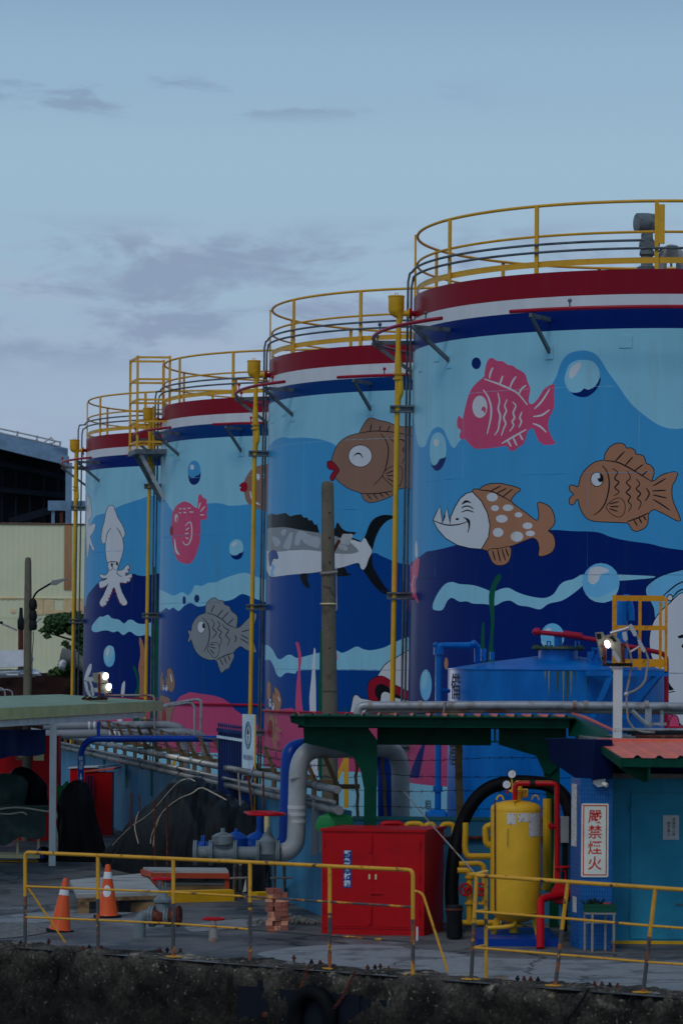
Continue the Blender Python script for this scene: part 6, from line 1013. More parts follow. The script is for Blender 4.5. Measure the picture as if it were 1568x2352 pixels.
# lower roof sheet between the shelter and the hut
lo = [P(1312, 1640, Yf+2.2), P(1404, 1679, 55.6), P(1420, 1684, 55.6), P(1345, 1648, Yf+2.2)]
MB().prism(lo, (0, 0, .02)).build('side_roof_sheet', 'roof_red', gs); MB().prism([P(1308, 1645, Yf+.6), P(1312, 1642, Yf+.6), P(1402, 1681, 55.7), P(1390, 1692, 55.7), P(1308, 1692, Yf)], (0, .4, 0)).build('side_fascia', 'green_steel', gs)
# galvanised pipes across the roof
for i, (y, r, x0, lab) in enumerate(((1621, .056, 821, 'thicker galvanised pipe running above the green shelter roof'), (1632.5, .036, 839, 'thinner rusty pipe just under the galvanised one above the roof'))):
    Y = 61.3+.08*i; o = T('overhead_pipe', lab, 'pipe', P(1000, y, Y), 'pipes above the green roof'); MB().tube(fillet([P(x0, 1700, Y), P(x0, y, Y), P(1240, y-1, Y), P(1700, y+4, Y)], .1), r, 12).build('pipe', 'galv' if i == 0 else 'galv_rust', o)
    for x in (845, 960, 1315, 1340, 1480): MB().cyl(P(x, y-.6, Y), P(x+9, y-.6, Y), r+.008, n=12).build('coupling', 'galv_rust', o)
ps = T('pipe_saddle', 'dark wooden saddle under the overhead pipes at the left of the blue tank', 'pipe support', P(1030, 1650, 61.3)); MB().pbox(1015, 1638, 1060, 1662, 61.2, .25).build('block', 'wood', ps); MB().tube([P(1018, 1640, 61.2)+V((0, -.06, 0)), P(1020, 1614, 61.2)+V((0, -.08, 0)), P(1024, 1612, 61.3), P(1026, 1640, 61.4)], .01, 6).build('strap', 'galv_rust', ps)
# ================================================================ BLUE RESERVE TANK
RB, Yb = 1.54, 67.6; cxb = P(1279, 1527, Yb).x; zb = 3.16
rt = T('reserve_tank', 'plain blue lower tank with a mossy manhole on its conical roof', 'tank', V((cxb, Yb, 0)))
mb = MB().lathe([(RB, 0), (RB, zb-.02), (RB+.012, zb-.015), (RB+.012, zb)], V((cxb, Yb, 0)), n=96); mb.f = mb.f[:-2]; mb.m = mb.m[:-2]; mb.build('shell', 'blue_tank', rt)
MB().lathe([(RB+.012, zb), (RB*.6, zb+.1), (.3, zb+.18), (.05, zb+.19)], V((cxb, Yb, 0)), n=64).build('roof', 'blue_tank', rt)
cm = V((P(1281, 1500, Yb-.75).x, Yb-.75, zb+.06)); MB().lathe([(.28, 0), (.27, .22)], cm, n=32).build('manhole_neck', 'blue_tank', rt)
random.seed(6); mb = MB().lathe([(.36, .22), (.37, .225), (.37, .245), (.36, .25)], cm, n=32); mb.build('manhole_cover', 'moss', rt)
for i in range(20): t = 2*pi*i/20; p = U(W(cm)+V((.335*cos(t), .335*sin(t), .2))); MB().lathe([(.014, 0), (.014, .075)], p, n=6).build('bolt', 'moss', rt)
MB().lathe([(.06, .25), (.06, .4), (.075, .4), (.075, .42)], cm, n=16).build('vent_stub', 'blue_tank', rt)
for dx in (-.13, .27, .0): 
    if dx: p = cm+V((dx, 0, .25)); MB().tube([p+V((-.025, 0, 0)), p+V((-.02, 0, .08)), p+V((.02, 0, .08)), p+V((.025, 0, 0))], .012, 6).build('lifting_lug', 'blue_tank', rt)
mb = MB()
for i in range(46):
    t = random.uniform(0, 2*pi); p = U(W(cm)+V((.3*cos(t)*random.uniform(.95, 1.25), .3*sin(t)*random.uniform(.95, 1.25), .0))); mb.ball(p, random.uniform(.012, .035), 6, 0, (1.6, 1.6, .5))
tag(mb.build('moss_ring', 'moss', rt, ang=10), kind='stuff')
def bcyl(s, z, off=.003): t = s/RB; return V((cxb+(RB+off)*sin(t), Yb-(RB+off)*cos(t)/KY, z))
for i, (x, y0, y1, w_) in enumerate(((1243, 1536, 1600, .012), (1262, 1534, 1585, .02), (1275, 1534, 1622, .012), (1284, 1534, 1606, .022), (1292, 1534, 1596, .014), (1330, 1540, 1604, .01), (1235, 1540, 1565, .008), (1300, 1534, 1570, .01))):
    s = RB*math.asin(max(-1, min(1, (x-1279)*.00614/RB))); z0, z1 = zb-.02, zb-.02-(y1-y0)*.006; mb = MB(); q = [(-1, 0), (1, 0), (.8, .3), (.5, .6), (.15, 1), (-.2, .9), (-.6, .5), (-.9, .2)]; mb.add([bcyl(s+a*w_, z0+(z1-z0)*b) for a, b in q], [tuple(range(len(q)))]); mb.build('run_stain', 'stain' if i % 2 == 0 else 'moss', rt, fix=False)
def bchar(ch, xpx, y, size): 
    s = RB*math.asin(max(-1, min(1, (xpx-1279)*.00614/RB))); z = P(xpx, y, Yb-RB*.34/KY).z; return lettering(ch, size, lambda x, yy: bcyl(s+x*1.05, z+yy*1.1, .004), 'ink', rt)
bchar('備', 1042, 1582, .36); bchar('用', 1041, 1657, .36); bchar('槽', 1038, 1734, .36)
# blue pipework on it
def bt(pts, r, name, m='blue_tank', fr=.05, par=rt): return MB().tube(fillet([P(*p) for p in pts], fr), r, 10).build(name, m, par)
bt([(1005, 1900, 66.4), (1007, 1483, 66.4), (1096, 1482, 66.6), (1096, 1520, 66.8)], .045, 'vent_pipe'); MB().lathe([(.07, -.05), (.07, .05)], P(1007, 1495, 66.4), n=12).build('collar', 'blue_tank', rt); MB().lathe([(.065, -.04), (.065, .04)], P(1005, 1812, 66.4), n=12).build('collar', 'blue_tank', rt); bt([(1010, 1587, 66.4), (1030, 1587, 66.8)], .03, 'branch_pipe'); bt([(1110, 1490, 66.9), (1110, 1518, 66.9)], .04, 'stub_pipe'); bt([(1130, 1497, 67), (1130, 1516, 67)], .035, 'stub_pipe')
MB().ball(P(1000, 1481, 66.4), .04, 8).ball(P(1088, 1478, 66.5), .05, 8).build('elbow_fitting', 'blue_tank', rt)
MB().lathe([(.1, -.14), (.14, -.1), (.14, .1), (.1, .14)], P(1002, 1882, 66.2), (1, .2, 0), 14).box(P(993, 1900, 66.3).x, P(1013, 1900, 66.3).x, 66.2, 66.5, 0, P(1000, 1870, 66.3).z).build('pump', 'blue_tank', rt)
MB().pbox(1350, 1497, 1382, 1535, 66.2, .25).build('step_box', 'blue_tank', rt)
MB().bar(P(1362, 1490, 66.15), P(1358, 1512, 66.15), .03).bar(P(1374, 1490, 66.15), P(1374, 1512, 66.15), .03).bar(P(1358, 1490, 66.15), P(1376, 1490, 66.15), .03).build('handle', 'blue_tank', rt)
MB().pbox(1345, 1542, 1535, 1552, 64.8, .3).build('platform_beam', 'blue_tank', rt); MB().bar(P(1404, 1548, 64.85), P(1362, 1650, 65.0), .06, .08).bar(P(1512, 1548, 64.85), P(1432, 1650, 65.3), .08, .1).build('platform_brace', 'blue_tank', rt)
# yellow cage on the platform
cg = T('access_cage', 'orange yellow cage railing on the blue tank platform, behind the floodlight', 'railing', P(1470, 1545, 66)); 
for x0, x1, y0, y1, Y in ((1405, 1416, 1367, 1548, 64.8), (1526, 1533, 1372, 1546, 64.8), (1465, 1473, 1380, 1540, 65.8), (1513, 1520, 1382, 1537, 65.8)): MB().pbox(x0, y0, x1, y1, Y, .06).build('post', 'orange_steel', cg)
for y0, y1, Y in ((1368, 1377, 64.81), (1437, 1447, 64.81), (1514, 1532, 64.81), (1374, 1380, 65.81)): MB().pbox(1416.2 if Y < 65 else 1412, y0, 1525.8, y1, Y, .045).build('rail', 'orange_steel', cg)
vh = T('vent_cowl', 'blue curved vent cowl behind the orange cage', 'vent', P(1436, 1540, 66.6))
pts = [P(1428, 1545, 66.6), P(1427, 1450, 66.6), P(1428, 1400, 66.6), P(1433, 1380, 66.6), P(1441, 1378, 66.6), P(1447, 1400, 66.6), P(1449, 1425, 66.6)]
MB().tube(smooth(pts, False), [.085]*13+[.075]*4+[.055]*4+[.05]*4, 14).build('duct', 'blue_tank', vh)
rp = T('red_pipe_line', 'red pipe bending down along the right side of the blue tank', 'pipe', P(1400, 1480, 66.4)); MB().tube(fillet([P(1222, 1451, 66.3), P(1300, 1458, 66.3), P(1385, 1473, 66.2), P(1520, 1500, 66.2), P(1530, 1510, 66.2), P(1530, 1720, 66.2)], .1), .033, 10).build('pipe', 'pipe_red', rp); MB().cyl(P(1292, 1456, 66.25), P(1336, 1462, 66.25), .05, n=10).build('coupling', 'pipe_red', rp); MB().lathe([(.05, 0), (.06, .04), (.05, .08)], P(1226, 1451, 66.3), (1, 0, 0), 10).build('end_cap', 'pipe_red', rp)
# ================================================================ HUT ON THE RIGHT
Yh, Yd = 54.2, 55.3
hut = T('pump_hut', 'turquoise hut with a mosaic tiled pillar and a red corrugated awning', 'hut', G(1370, 2179)); hut.location.z = 0
pl_, pr_ = P(1331, 2000, Yh).x, P(1404.5, 2000, Yh).x; zc_ = P(1370, 1789, Yh).z; xl = P(1307, 2000, Yh+.9).x
MB().prism([(pl_, Yh, 0), (pr_, Yh, 0), (pr_, Yd+.0, 0), (xl, Yh+.62, 0)], (0, 0, zc_)).build('tiled_pillar', 'mosaic', hut)
xr_ = 5.2; zd = P(1480, 1786, Yd).z
MB().box(pr_+.002, xr_, Yd, Yd+3, 0, zd+.35).build('wall', 'door_blue', hut)
dx0, dx1 = P(1448, 1900, Yd).x, P(1640, 1900, Yd).x; dr = MB().box(dx0, dx1, Yd-.025, Yd-.002, P(1500, 2157, Yd).z, P(1500, 1822, Yd).z).build('door', 'door_blue', hut)
for y in (1860, 2110): MB().cyl(P(1446.5, y+8, Yd-.03), P(1446.5, y-8, Yd-.03), .009, n=8).build('hinge', 'door_blue', dr)
MB().pbox(1552, 2076, 1568, 2080, Yd-.06, .03).build('handle', 'grey_steel', dr); MB().box(pr_+.01, xr_, Yd-.04, Yd-.004, .0, .035).build('threshold', 'yellow_kerb', hut)
sg = MB().pbox(1522, 1873, 1559, 1929, Yd-.03, .004).build('door_notice', 'paper', dr); MATS['notice_plain'] = mat('notice_plain', (160, 160, 164), rough=.6); sg.data.materials[0] = MATS['notice_plain']
lettering('非\n操\n作\n人\n員', .042, lambda x, y: P(1547, 1900, Yd-.034)+V((x, 0, y)), 'ink', dr); lettering('請\n勿\n進\n入', .042, lambda x, y: P(1535, 1904, Yd-.034)+V((x, 0, y)), 'ink', dr)
# navy overhang
zo0, zo1 = P(1380, 1791, Yh-.15).z, P(1380, 1697, Yh-.15).z; mb = MB().prism([P(1360, 1793, Yh-.2), P(1406, 1786, Yh-.2), P(1406, 1700, Yh-.2), P(1365, 1700, Yh-.2)], (0, 1.0, 0)); mb.build('overhang_beam', 'navy_beam', hut)
MB().prism([P(1364, 1700, Yh+.0), P(1363, 1792, Yh+.0), P(1335, 1796, Yh+.3), P(1270, 1752, Yh+1.2), P(1256, 1698, Yh+1.6), P(1300, 1696, Yh+1.)], (0, .5, 0)).build('overhang_side', 'navy_beam', hut)
MB().box(pr_+.06, xr_, Yd-.25, Yd-.005, P(1500, 1784, Yd).z, P(1500, 1752, Yd).z).build('lintel_band', 'navy_beam', hut); MB().box(pr_+.05, xr_, Yd-.3, Yd-.251, P(1500, 1787, Yd).z-.0, P(1500, 1776, Yd).z).build('lintel_trim', 'concrete', hut)
zr_ = P(1450, 1697, 54.8).z; MB().box(P(1352, 1695, 55).x, xr_, 54.75, 58.2, zr_-.1, zr_).build('roof_slab', 'concrete', hut); MB().box(P(1366, 1695, 55).x, xr_, 54.6, 54.74, zr_-.12, zr_+.004).build('roof_edge', 'awning_red', hut)
# awning
aw0, aw1 = (1361, 1699, 54.75), (1429, 1741, 52.7); A, B = P(*aw0), P(*aw1); n = 12; prf = []; 
wA = .24
for i in range(n): x = i*wA; prf += [(x, 0), (x+wA*.5, 0), (x+wA*.62, .03), (x+wA*.74, .03), (x+wA*.9, 0)]
vs = []
for x, h in prf: vs += [V((A.x+x*.96, A.y, A.z+h*.2)), V((B.x+x, B.y, B.z+h))]
MB().add(vs, [(2*i, 2*i+2, 2*i+3, 2*i+1) for i in range(len(prf)-1)]).build('awning_sheet', 'awning_red', hut, ang=15, fix=False)
lf = V((0, 0, -.105)); MB().prism([A+V((-.004, 0, -.004)), B+V((-.004, -.01, -.004)), B+V((-.004, -.01, -.11)), A+V((-.004, 0, -.06))], (-.02, 0, 0)).build('awning_fascia', 'green_steel', hut)
MB().box(B.x, xr_, B.y+.02, B.y+.05, B.z-.1, B.z-.003).build('awning_fascia', 'green_steel', hut)
xg = P(1487, 1760, 52.9).x; MB().prism([V((xg, B.y+.06, B.z-.1)), V((xg, Yd-.31, B.z-.03)), V((xg, Yd-.31, B.z-.2)), V((xg, B.y+.06, B.z-.26)), ], (.02, 0, 0)).build('awning_bracket', 'green_steel', hut); pf_ = [P(1420, 1764, 53.2), P(1490, 1764, 53.2), P(1490, 1796, 53.2), P(1478, 1796, 53.2), P(1462, 1790, 53.2)]; MB().prism(pf_, (0, .02, 0)).build('awning_bracket', 'green_steel', hut)
# no smoking sign
ns = T('warning_sign', 'white vertical sign with red characters and a red border on the mosaic pillar', 'sign', P(1365, 1930, Yh-.02)); a, b = P(1334, 2015, Yh-.02), P(1397.5, 1846, Yh-.02)
MB().box(a.x, b.x, Yh-.02, Yh-.005, a.z, b.z).build('board', 'sign_white', ns); m_ = .012; t_ = .012
x0, x1, z0, z1 = a.x+.018, b.x-.018, a.z+.02, b.z-.018; mb = MB()
for q in ((x0, x1, z1-t_, z1), (x0, x1, z0, z0+t_), (x0, x0+t_, z0+t_, z1-t_), (x1-t_, x1, z0+t_, z1-t_)): mb.box(q[0], q[1], Yh-.0235, Yh-.0201, q[2], q[3])
mb.build('border', 'sign_red', ns)
lettering('嚴\n禁\n煙\n火', .165, lambda x, y: V(((a.x+b.x)/2+x, Yh-.0235, (a.z+b.z)/2-.005+y)), 'sign_red', ns, bold=.0016, space=1.07)
for x, z in ((a.x+.008, a.z+.008), (b.x-.008, b.z-.008), (b.x-.008, a.z+.008), (a.x+.008, b.z-.008)): MB().lathe([(.005, 0), (.005, .004)], V((x, Yh-.0201, z)), (0, -1, 0), 6).build('screw', 'rust_bar', ns)
pn = T('notice', 'narrow pale notice on the left face of the mosaic pillar', 'sign', P(1316, 1900, Yh+.3)); q0, q1 = V((xl, Yh+.62, 0)), V((pl_, Yh, 0)); dd = (q1-q0); nn = V((dd.y, -dd.x, 0)).normalized()
if nn.y > 0: nn = -nn
def nq(u, z, o=.006): p = q0+dd*u+nn*o; return V((p.x, p.y, z))
MB().add([nq(.12, 1.15), nq(.68, 1.15), nq(.68, 1.86), nq(.12, 1.86)], [(0, 1, 2, 3)]).add([nq(.12, 1.15, .001), nq(.68, 1.15, .001), nq(.68, 1.86, .001), nq(.12, 1.86, .001)], [(0, 1, 2, 3)]).build('sheet', 'paper', pn)
MB().add([nq(.3, .4), nq(.75, .4), nq(.75, .58), nq(.3, .58)], [(0, 1, 2, 3)]).build('lower_plate', 'paper', pn)
wl = T('wall_lamp', 'small cream wall lamp under the navy overhang beside the awning', 'lamp', P(1378, 1800, Yh-.05)); MB().prism([P(1362, 1786, Yh-.12), P(1390, 1786, Yh-.12), P(1390, 1806, Yh-.12), P(1372, 1808, Yh-.12), P(1362, 1800, Yh-.12)], (0, .1, 0)).build('box', 'lamp_silver', wl); MB().cyl(P(1384, 1800, Yh-.14), P(1394, 1804, Yh-.2), .025, n=10).build('lamp_shade', 'sign_white', wl)
wb = T('switch_box', 'pale grey box on the bund wall between the yellow vessel and the hut', 'electrical box', P(1298, 1900, 57)); MB().pbox(1288, 1876, 1306, 1936, 57, .15).build('body', 'lamp_silver', wb); MB().pbox(1290, 1936, 1304, 2140, 57.05, .1).build('stand', 'black', wb)
# cables on the hut roof
random.seed(12)
for i, (y, r, m) in enumerate(((1676, .02, 'galv'), (1681, .012, 'black'), (1684, .02, 'black'), (1688, .014, 'black'), (1692, .02, 'rust_bar'))): one(MB().tube(smooth([P(1420+10*i, y, 56.2-.2*i), P(1480, y+random.uniform(-2, 2), 56.2-.2*i), P(1540, y+random.uniform(-2, 2), 56.2-.2*i), P(1640, y, 56.2-.2*i)], False), r, 7), 'roof_cable', m, 'cable or thin pipe lying along the hut roof behind the awning', 'cable', 'cables along the hut roof')
bx = MB().tube([P(1450, 1632, 61), P(1486, 1666, 61)], .03, 6).pbox(1481, 1628, 1496, 1670, 61, .08).pbox(1483, 1660, 1530, 1666, 61.02, .04).pbox(1516, 1632, 1523, 1668, 61.01, .06); one(bx, 'pipe_trestle', 'galv', 'grey trestle carrying the overhead pipes at the right edge', 'pipe support')
# lamp mast with floodlights on the hut roof
lm = T('floodlight_mast', 'white square mast on the hut roof with two floodlights, the right one lit', 'floodlight', P(1418, 1690, 55.2)); Y = 55.2
MB().pbox(1407.5, 1533, 1429, 1700, Y, .1).build('mast', 'white_post', lm); MB().pbox(1402, 1524, 1430, 1534, Y-.03, .16).build('cap', 'lamp_silver', lm); MB().pbox(1384, 1523, 1452, 1530, Y-.05, .1).build('cross_arm', 'black', lm); MB().pbox(1407, 1672, 1428, 1680, Y-.006, .005).build('label_plate', 'paper', lm)
cr = lambda q: (1320.5+.18303*q[0], 1263.1+.18303*q[1])
def pz(lst, Yq, d, name, m, par=lm): return MB().prism([P(*cr(q), Yq) for q in lst], (0, d, 0)).build(name, m, par)
h1 = pz([(255, 1035), (345, 1028), (390, 1100), (395, 1200), (395, 1410), (335, 1390), (300, 1240)], Y-.02, .16, 'lamp_housing', 'lamp_body'); pz([(262, 1052), (325, 1048), (332, 1115), (285, 1122)], Y-.028, .007, 'cooling_fins', 'black', h1); pz([(330, 1340), (362, 1345), (362, 1395), (338, 1385)], Y-.028, .007, 'cooling_fins', 'black', h1)
h2 = pz([(360, 1085), (420, 1062), (480, 1060), (550, 1120), (580, 1180), (580, 1400), (540, 1390), (490, 1290)], Y-.1, .14, 'lamp_housing', 'lamp_body'); pz([(425, 1095), (465, 1075), (520, 1140), (495, 1160)], Y-.107, .006, 'cooling_fins', 'black', h2); MB().lathe([(.046, 0), (.046, .012), (.04, .016)], P(*cr((408, 1180)), Y-.12), (-.84, -.46, -.3), 18).build('lens', 'lamp_lit', h2)
pz([(468, 1270), (500, 1265), (570, 1380), (555, 1415), (520, 1400), (470, 1310)], Y-.12, .02, 'lamp_reflector', 'lamp_silver', h2); pz([(570, 1175), (620, 1170), (630, 1420), (590, 1425)], Y-.13, .04, 'bracket_arm', 'rust_bar'); pz([(350, 1180), (385, 1180), (390, 1440), (355, 1440)], Y-.06, .03, 'bracket_arm', 'rust_bar')
def cb(lst, r, m, name='conduit', dy=.06): return MB().tube(fillet([P(*cr(q), Y+dy) for q in lst], .03), r, 8).build(name, m, lm)
cb([(440, 1045), (520, 1020), (640, 985), (720, 955)], .017, 'lamp_silver'); cb([(710, 945), (790, 1110), (880, 1270), (920, 1370), (900, 1500), (880, 1640), (820, 1720), (740, 1770), (650, 1800)], .013, 'galv_rust'); pz([(665, 950), (705, 925), (775, 1050), (760, 1085), (735, 1080)], Y, .05, 'conduit_box', 'lamp_silver'); pz([(780, 1130), (815, 1125), (885, 1260), (865, 1290), (830, 1260)], Y, .05, 'conduit_box', 'lamp_silver')
cb([(600, 1040), (640, 1180), (690, 1290), (710, 1420), (690, 1560), (640, 1800), (650, 2000), (660, 2140), (740, 2250), (850, 2285), (1000, 2290)], .012, 'galv_rust'); pz([(590, 1035), (640, 1020), (660, 1120), (630, 1150), (600, 1120)], Y+.0, .05, 'conduit_box', 'lamp_silver'); cb([(690, 1280), (760, 1240), (810, 1210)], .012, 'lamp_silver'); MB().ball(P(*cr((640, 1810)), Y+.06), .03, 8).build('conduit_joint', 'lamp_silver', lm)
# ================================================================ YELLOW PRESSURE VESSEL, HOSE, RED HYDRANT PIPE
Yv = 55.7; xc = P(1184.5, 1900, Yv).x; Rv = .296; zs0, zs1 = P(1184, 2096, Yv).z, P(1184, 1858, Yv).z
pv = T('pressure_vessel', 'yellow upright pressure vessel with two gauges and paper labels', 'vessel', V((xc, Yv, 0)))
MB().lathe([(.07, zs0-.12), (.15, zs0-.1), (Rv*.8, zs0-.05), (Rv, zs0), (Rv, zs1), (Rv*.97, zs1+.03), (Rv*.82, zs1+.065), (Rv*.5, zs1+.09), (.06, zs1+.1)], V((xc, Yv, 0)), n=48).build('body', 'yellow_pipe', pv)
for z in (zs1-.012, zs0+.01): MB().tube([V((xc+(Rv-.001)*cos(t), Yv+(Rv-.001)*sin(t)/KY, z)) for t in [2*pi*i/40 for i in range(40)]], .005, 5, closed=True).build('weld_seam', 'yellow_pipe', pv)
MB().lathe([(.05, 0), (.05, .1), (.11, .11), (.11, .135), (.05, .14), (.05, .17), (.03, .18), (.028, .24)], V((xc+.02, Yv-.02, zs1+.09)), n=18).build('neck', 'yellow_pipe', pv); MB().cyl(P(1200, 1822, Yv), P(1211, 1822, Yv), .055, n=12).build('side_flange', 'yellow_pipe', pv)
for x in (1148, 1229): c = P(x, 1838, Yv); MB().tube([c+V((.04*cos(t), 0, .055*sin(t))) for t in [pi*i/8 for i in range(9)]], .009, 6).build('lifting_lug', 'yellow_pipe', pv)
for dx, dy in ((-.22, -.12), (.22, -.12), (.0, .26)): MB().prism([V((xc+dx*.75, Yv+dy*.75, zs0-.01)), V((xc+dx*1.12, Yv+dy, zs0-.06)), V((xc+dx*1.42, Yv+dy*1.25, .0)), V((xc+dx*1.15, Yv+dy*1.2, .0))], (.012, .05, 0)).build('leg', 'yellow_pipe', pv)
MB().lathe([(.05, 0), (.05, .07), (.11, .075), (.11, .1), (.05, .105)], V((xc-.02, Yv-.05, .1)), n=16).build('drain_flange', 'yellow_pipe', pv); MB().tube(fillet([P(1115, 2132, Yv-.2), P(1160, 2130, Yv-.25), P(1183, 2125, Yv-.25), P(1184, 2100, Yv-.2)], .05), .026, 8).build('drain_pipe', 'yellow_pipe', pv)
MB().tube([P(1136, 1838, Yv-.27), P(1136.5, 2092, Yv-.3)], .009, 6).build('level_rod', 'rust_bar', pv)
def vl(u, v): return V((xc+(Rv+.003)*sin(u), Yv-(Rv+.003)*cos(u)/KY, v))
for x0, x1, y0, y1 in ((1164, 1183, 1868, 1894), (1188, 1213, 1868, 1888), (1214, 1239, 1868, 1922)):
    u0, u1 = [math.asin(max(-1, min(1, (P(x, 1900, Yv-.4).x-xc)/Rv))) for x in (x0, x1)]; z0, z1 = P(1184, y1, Yv-Rv/KY).z, P(1184, y0, Yv-Rv/KY).z; MB().sheet(lambda u, v: vl(u0+(u1-u0)*u, z0+(z1-z0)*v), 6, 2).build('paper_label', 'paper', pv, fix=False)
for cx2, cy2, sx, sy in ((1175, 1778, 1176, 1815), (1163, 1802, 1164, 1824)):
    c = P(cx2, cy2, Yv-.05); g = MB().lathe([(.05, 0), (.053, -.01), (.053, -.045), (.046, -.05)], c, (0, 1, 0), 20); g = MB().lathe([(.05, .03), (.054, .02), (.054, -.02), (.048, -.026), (.046, -.02)], c, (0, 1, 0), 22).build('gauge_case', 'black', pv); MB().lathe([(.046, -.0225), (.002, -.023)], c, (0, 1, 0), 20).build('gauge_dial', 'gauge_face', g); MB().bar(c+V((0, -.042, 0)), c+V((.02, -.042, .02)), .004, .002).build('needle', 'ink', g); MB().tube([c-V((0, 0, .05)), P(sx, sy, Yv-.05)], .011, 7).build('gauge_stem', 'yellow_pipe' if cx2 > 1170 else 'pipe_red', pv)
lettering('3', .05, lambda x, y: P(1182.5, 1846, Yv-.42)+V((x, -.03, y)), 'ink', pv)
MB().tube([P(1165, 1944, Yv-(Rv+.01)/KY), P(1166, 1904, Yv-(Rv+.01)/KY)], .004, 5).build('scratch_bar', 'brown_post', pv)
one(MB().box(G(1093, 2170).x, G(1278, 2170).x, 54.6, 57, 0, .085), 'plinth', 'blue_pipe', 'low bright blue plinth under the yellow vessel', 'plinth')
yv = T('yellow_manifold', 'yellow manifold piping with red valves between the hose and the vessel', 'pipe', P(1090, 2100, 57.4)); Y = 57.6
def yt(pts, r, name='pipe', m='yellow_pipe', par=yv, dy=0.): return MB().tube(fillet([P(x, y, Y+dy) for x, y in pts], .06), r, 9).build(name, m, par)
yt([(1126, 1967), (1072, 1967), (1067, 1950), (1069, 1890)], .036); yt([(1130, 1944), (1116, 1938), (1114, 1900), (1130, 1895)], .04); yt([(1054, 1985), (1100, 1983), (1111, 1990), (1112, 2080)], .032); yt([(1050, 2000), (1074, 2000), (1078, 2010), (1078, 2120)], .038); yt([(1060, 2120), (1150, 2120)], .036)
for x, y in ((1078, 2015), (1078, 2075), (1108, 2075)): MB().lathe([(.06, -.012), (.06, .012)], P(x, y, Y), n=12).build('flange', 'yellow_pipe', yv)
for x in (1069, 1104): wheel(P(x, 2044, Y-.1), .07, yv, ax=(.3, 1, 0), rad=.013); MB().cyl(P(x+6, 2044, Y-.1), P(x+6, 2044, Y), .02).build('valve_stem', 'pipe_red', yv)
yt([(1256, 1835), (1256, 2036), (1250, 2046)], .05, dy=-.9); yt([(1178, 1823), (1180, 1797), (1276, 1797), (1276, 1940), (1273, 2025)], .018, dy=-1.85)
rl_ = T('red_pipe_line', 'red hydrant pipe looping over the yellow vessel down to the ground', 'pipe', P(1275, 2000, 55.2)); Y = 55.4
MB().tube(fillet([P(1182, 1838, Y), P(1183, 1800, Y), P(1279, 1800, Y-.1), P(1279, 2035, Y-.1), P(1278, 2060, Y-.1)], .06), .03, 10).build('pipe', 'hyd_red', rl_); MB().cyl(P(1216, 1800, Y-.05), P(1228, 1800, Y-.05), .042, n=12).build('coupling', 'black', rl_)
MB().tube(fillet([P(1290, 2056, Y-.3), P(1262, 2060, Y-.4), P(1241, 2066, Y-.5), P(1240, 2181, Y-1.3)], .09), .045, 12).build('lower_pipe', 'hyd_red', rl_); MB().lathe([(.1, -.1), (.12, -.07), (.12, .07), (.1, .1)], P(1290, 2054, Y-.15), (.3, 1, 0), 18).build('valve_body', 'hyd_red', rl_)
MB().tube([P(1283, 2030, Y-.2), P(1283, 2000, Y-.2), P(1298, 2000, Y-.2), P(1298, 2020, Y-.2)], .012, 6).build('yoke', 'hyd_red', rl_); wheel(P(1292, 1992, Y-.2), .075, rl_, rad=.012); wheel(P(1264, 1898, Y-.15), .035, rl_, ax=(1, .4, 0), rad=.01)
MB().cyl(P(1264, 1899, Y-.15), P(1279, 1900, Y-.1), .02).build('valve_stem', 'hyd_red', rl_)
one(MB().tube(smooth([G(1042, 2156)+V((0, 0, .03)), P(1043, 2120, 57.3), P(1038, 2080, 57.5), P(1037, 2030, 57.6), P(1044, 1960, 57.8), P(1058, 1900, 58), P(1085, 1845, 58), P(1120, 1812, 58.1), P(1165, 1798, 58.1), P(1215, 1797, 58.1), P(1260, 1804, 58.1), P(1295, 1830, 58), P(1310, 1875, 57.9), P(1312, 1920, 57.9)], False), .083, 16), 'suction_hose', 'black_rubber', 'thick black hose arching up from the ground behind the yellow vessel', 'hose')
hcpl = T('hose_coupling', 'black ribbed coupling at the ground end of the thick hose', 'hose coupling', G(1043, 2160)); MB().lathe([(.088, .02), (.092, .05), (.088, .3), (.098, .33), (.098, .37), (.088, .4)], G(1043, 2158), n=18).build('sleeve', 'black', hcpl); MB().tube([G(1043, 2158)+V((.096*cos(t), .096*sin(t)/KY, .35)) for t in [2*pi*i/18 for i in range(18)]], .014, 6, closed=True).build('clamp_ring', 'rust_bar', hcpl)
# stool with plants
Ysl = 53.7; so = P(1378, 2170, Ysl); sl = T('plant_stool', 'old pale stool holding a green crate, against the mosaic pillar', 'stool', V((so.x, Ysl+.2, 0))); x0, x1 = P(1342, 2100, Ysl).x, P(1414, 2100, Ysl).x; zt3 = P(1378, 2097, Ysl).z
MB().box(x0, x1, Ysl, Ysl+.32, zt3-.02, zt3).build('seat', 'galv_rust', sl)
for x, y in ((x0+.02, Ysl+.3), (x1-.02, Ysl+.02), (x0+.09, Ysl+.02), (x1-.1, Ysl+.3)): MB().tube([(x, y, 0), (x, y, zt3-.02)], .014, 8).build('leg', 'galv_rust', sl)
MB().box(x0+.02, x1-.02, Ysl+.01, Ysl+.03, zt3-.12, zt3-.1).build('stretcher', 'galv_rust', sl)
cr_ = T('plant_crate', 'small green plastic crate standing on the stool', 'crate', V((so.x, Ysl+.15, zt3))); mb = MB(); zc2 = zt3+.09
for q in ((x0+.0, x1-.0, Ysl+.02, Ysl+.03), (x0, x1, Ysl+.29, Ysl+.3), (x0, x0+.01, Ysl+.0305, Ysl+.2895), (x1-.01, x1, Ysl+.0305, Ysl+.2895)): mb.box(*q, zt3+.002, zc2)
mb.build('side', 'crate_green', cr_); MB().box(x0-.008, x1+.008, Ysl+.012, Ysl+.0195, zc2-.025, zc2+.004).build('lip', 'crate_green', cr_)
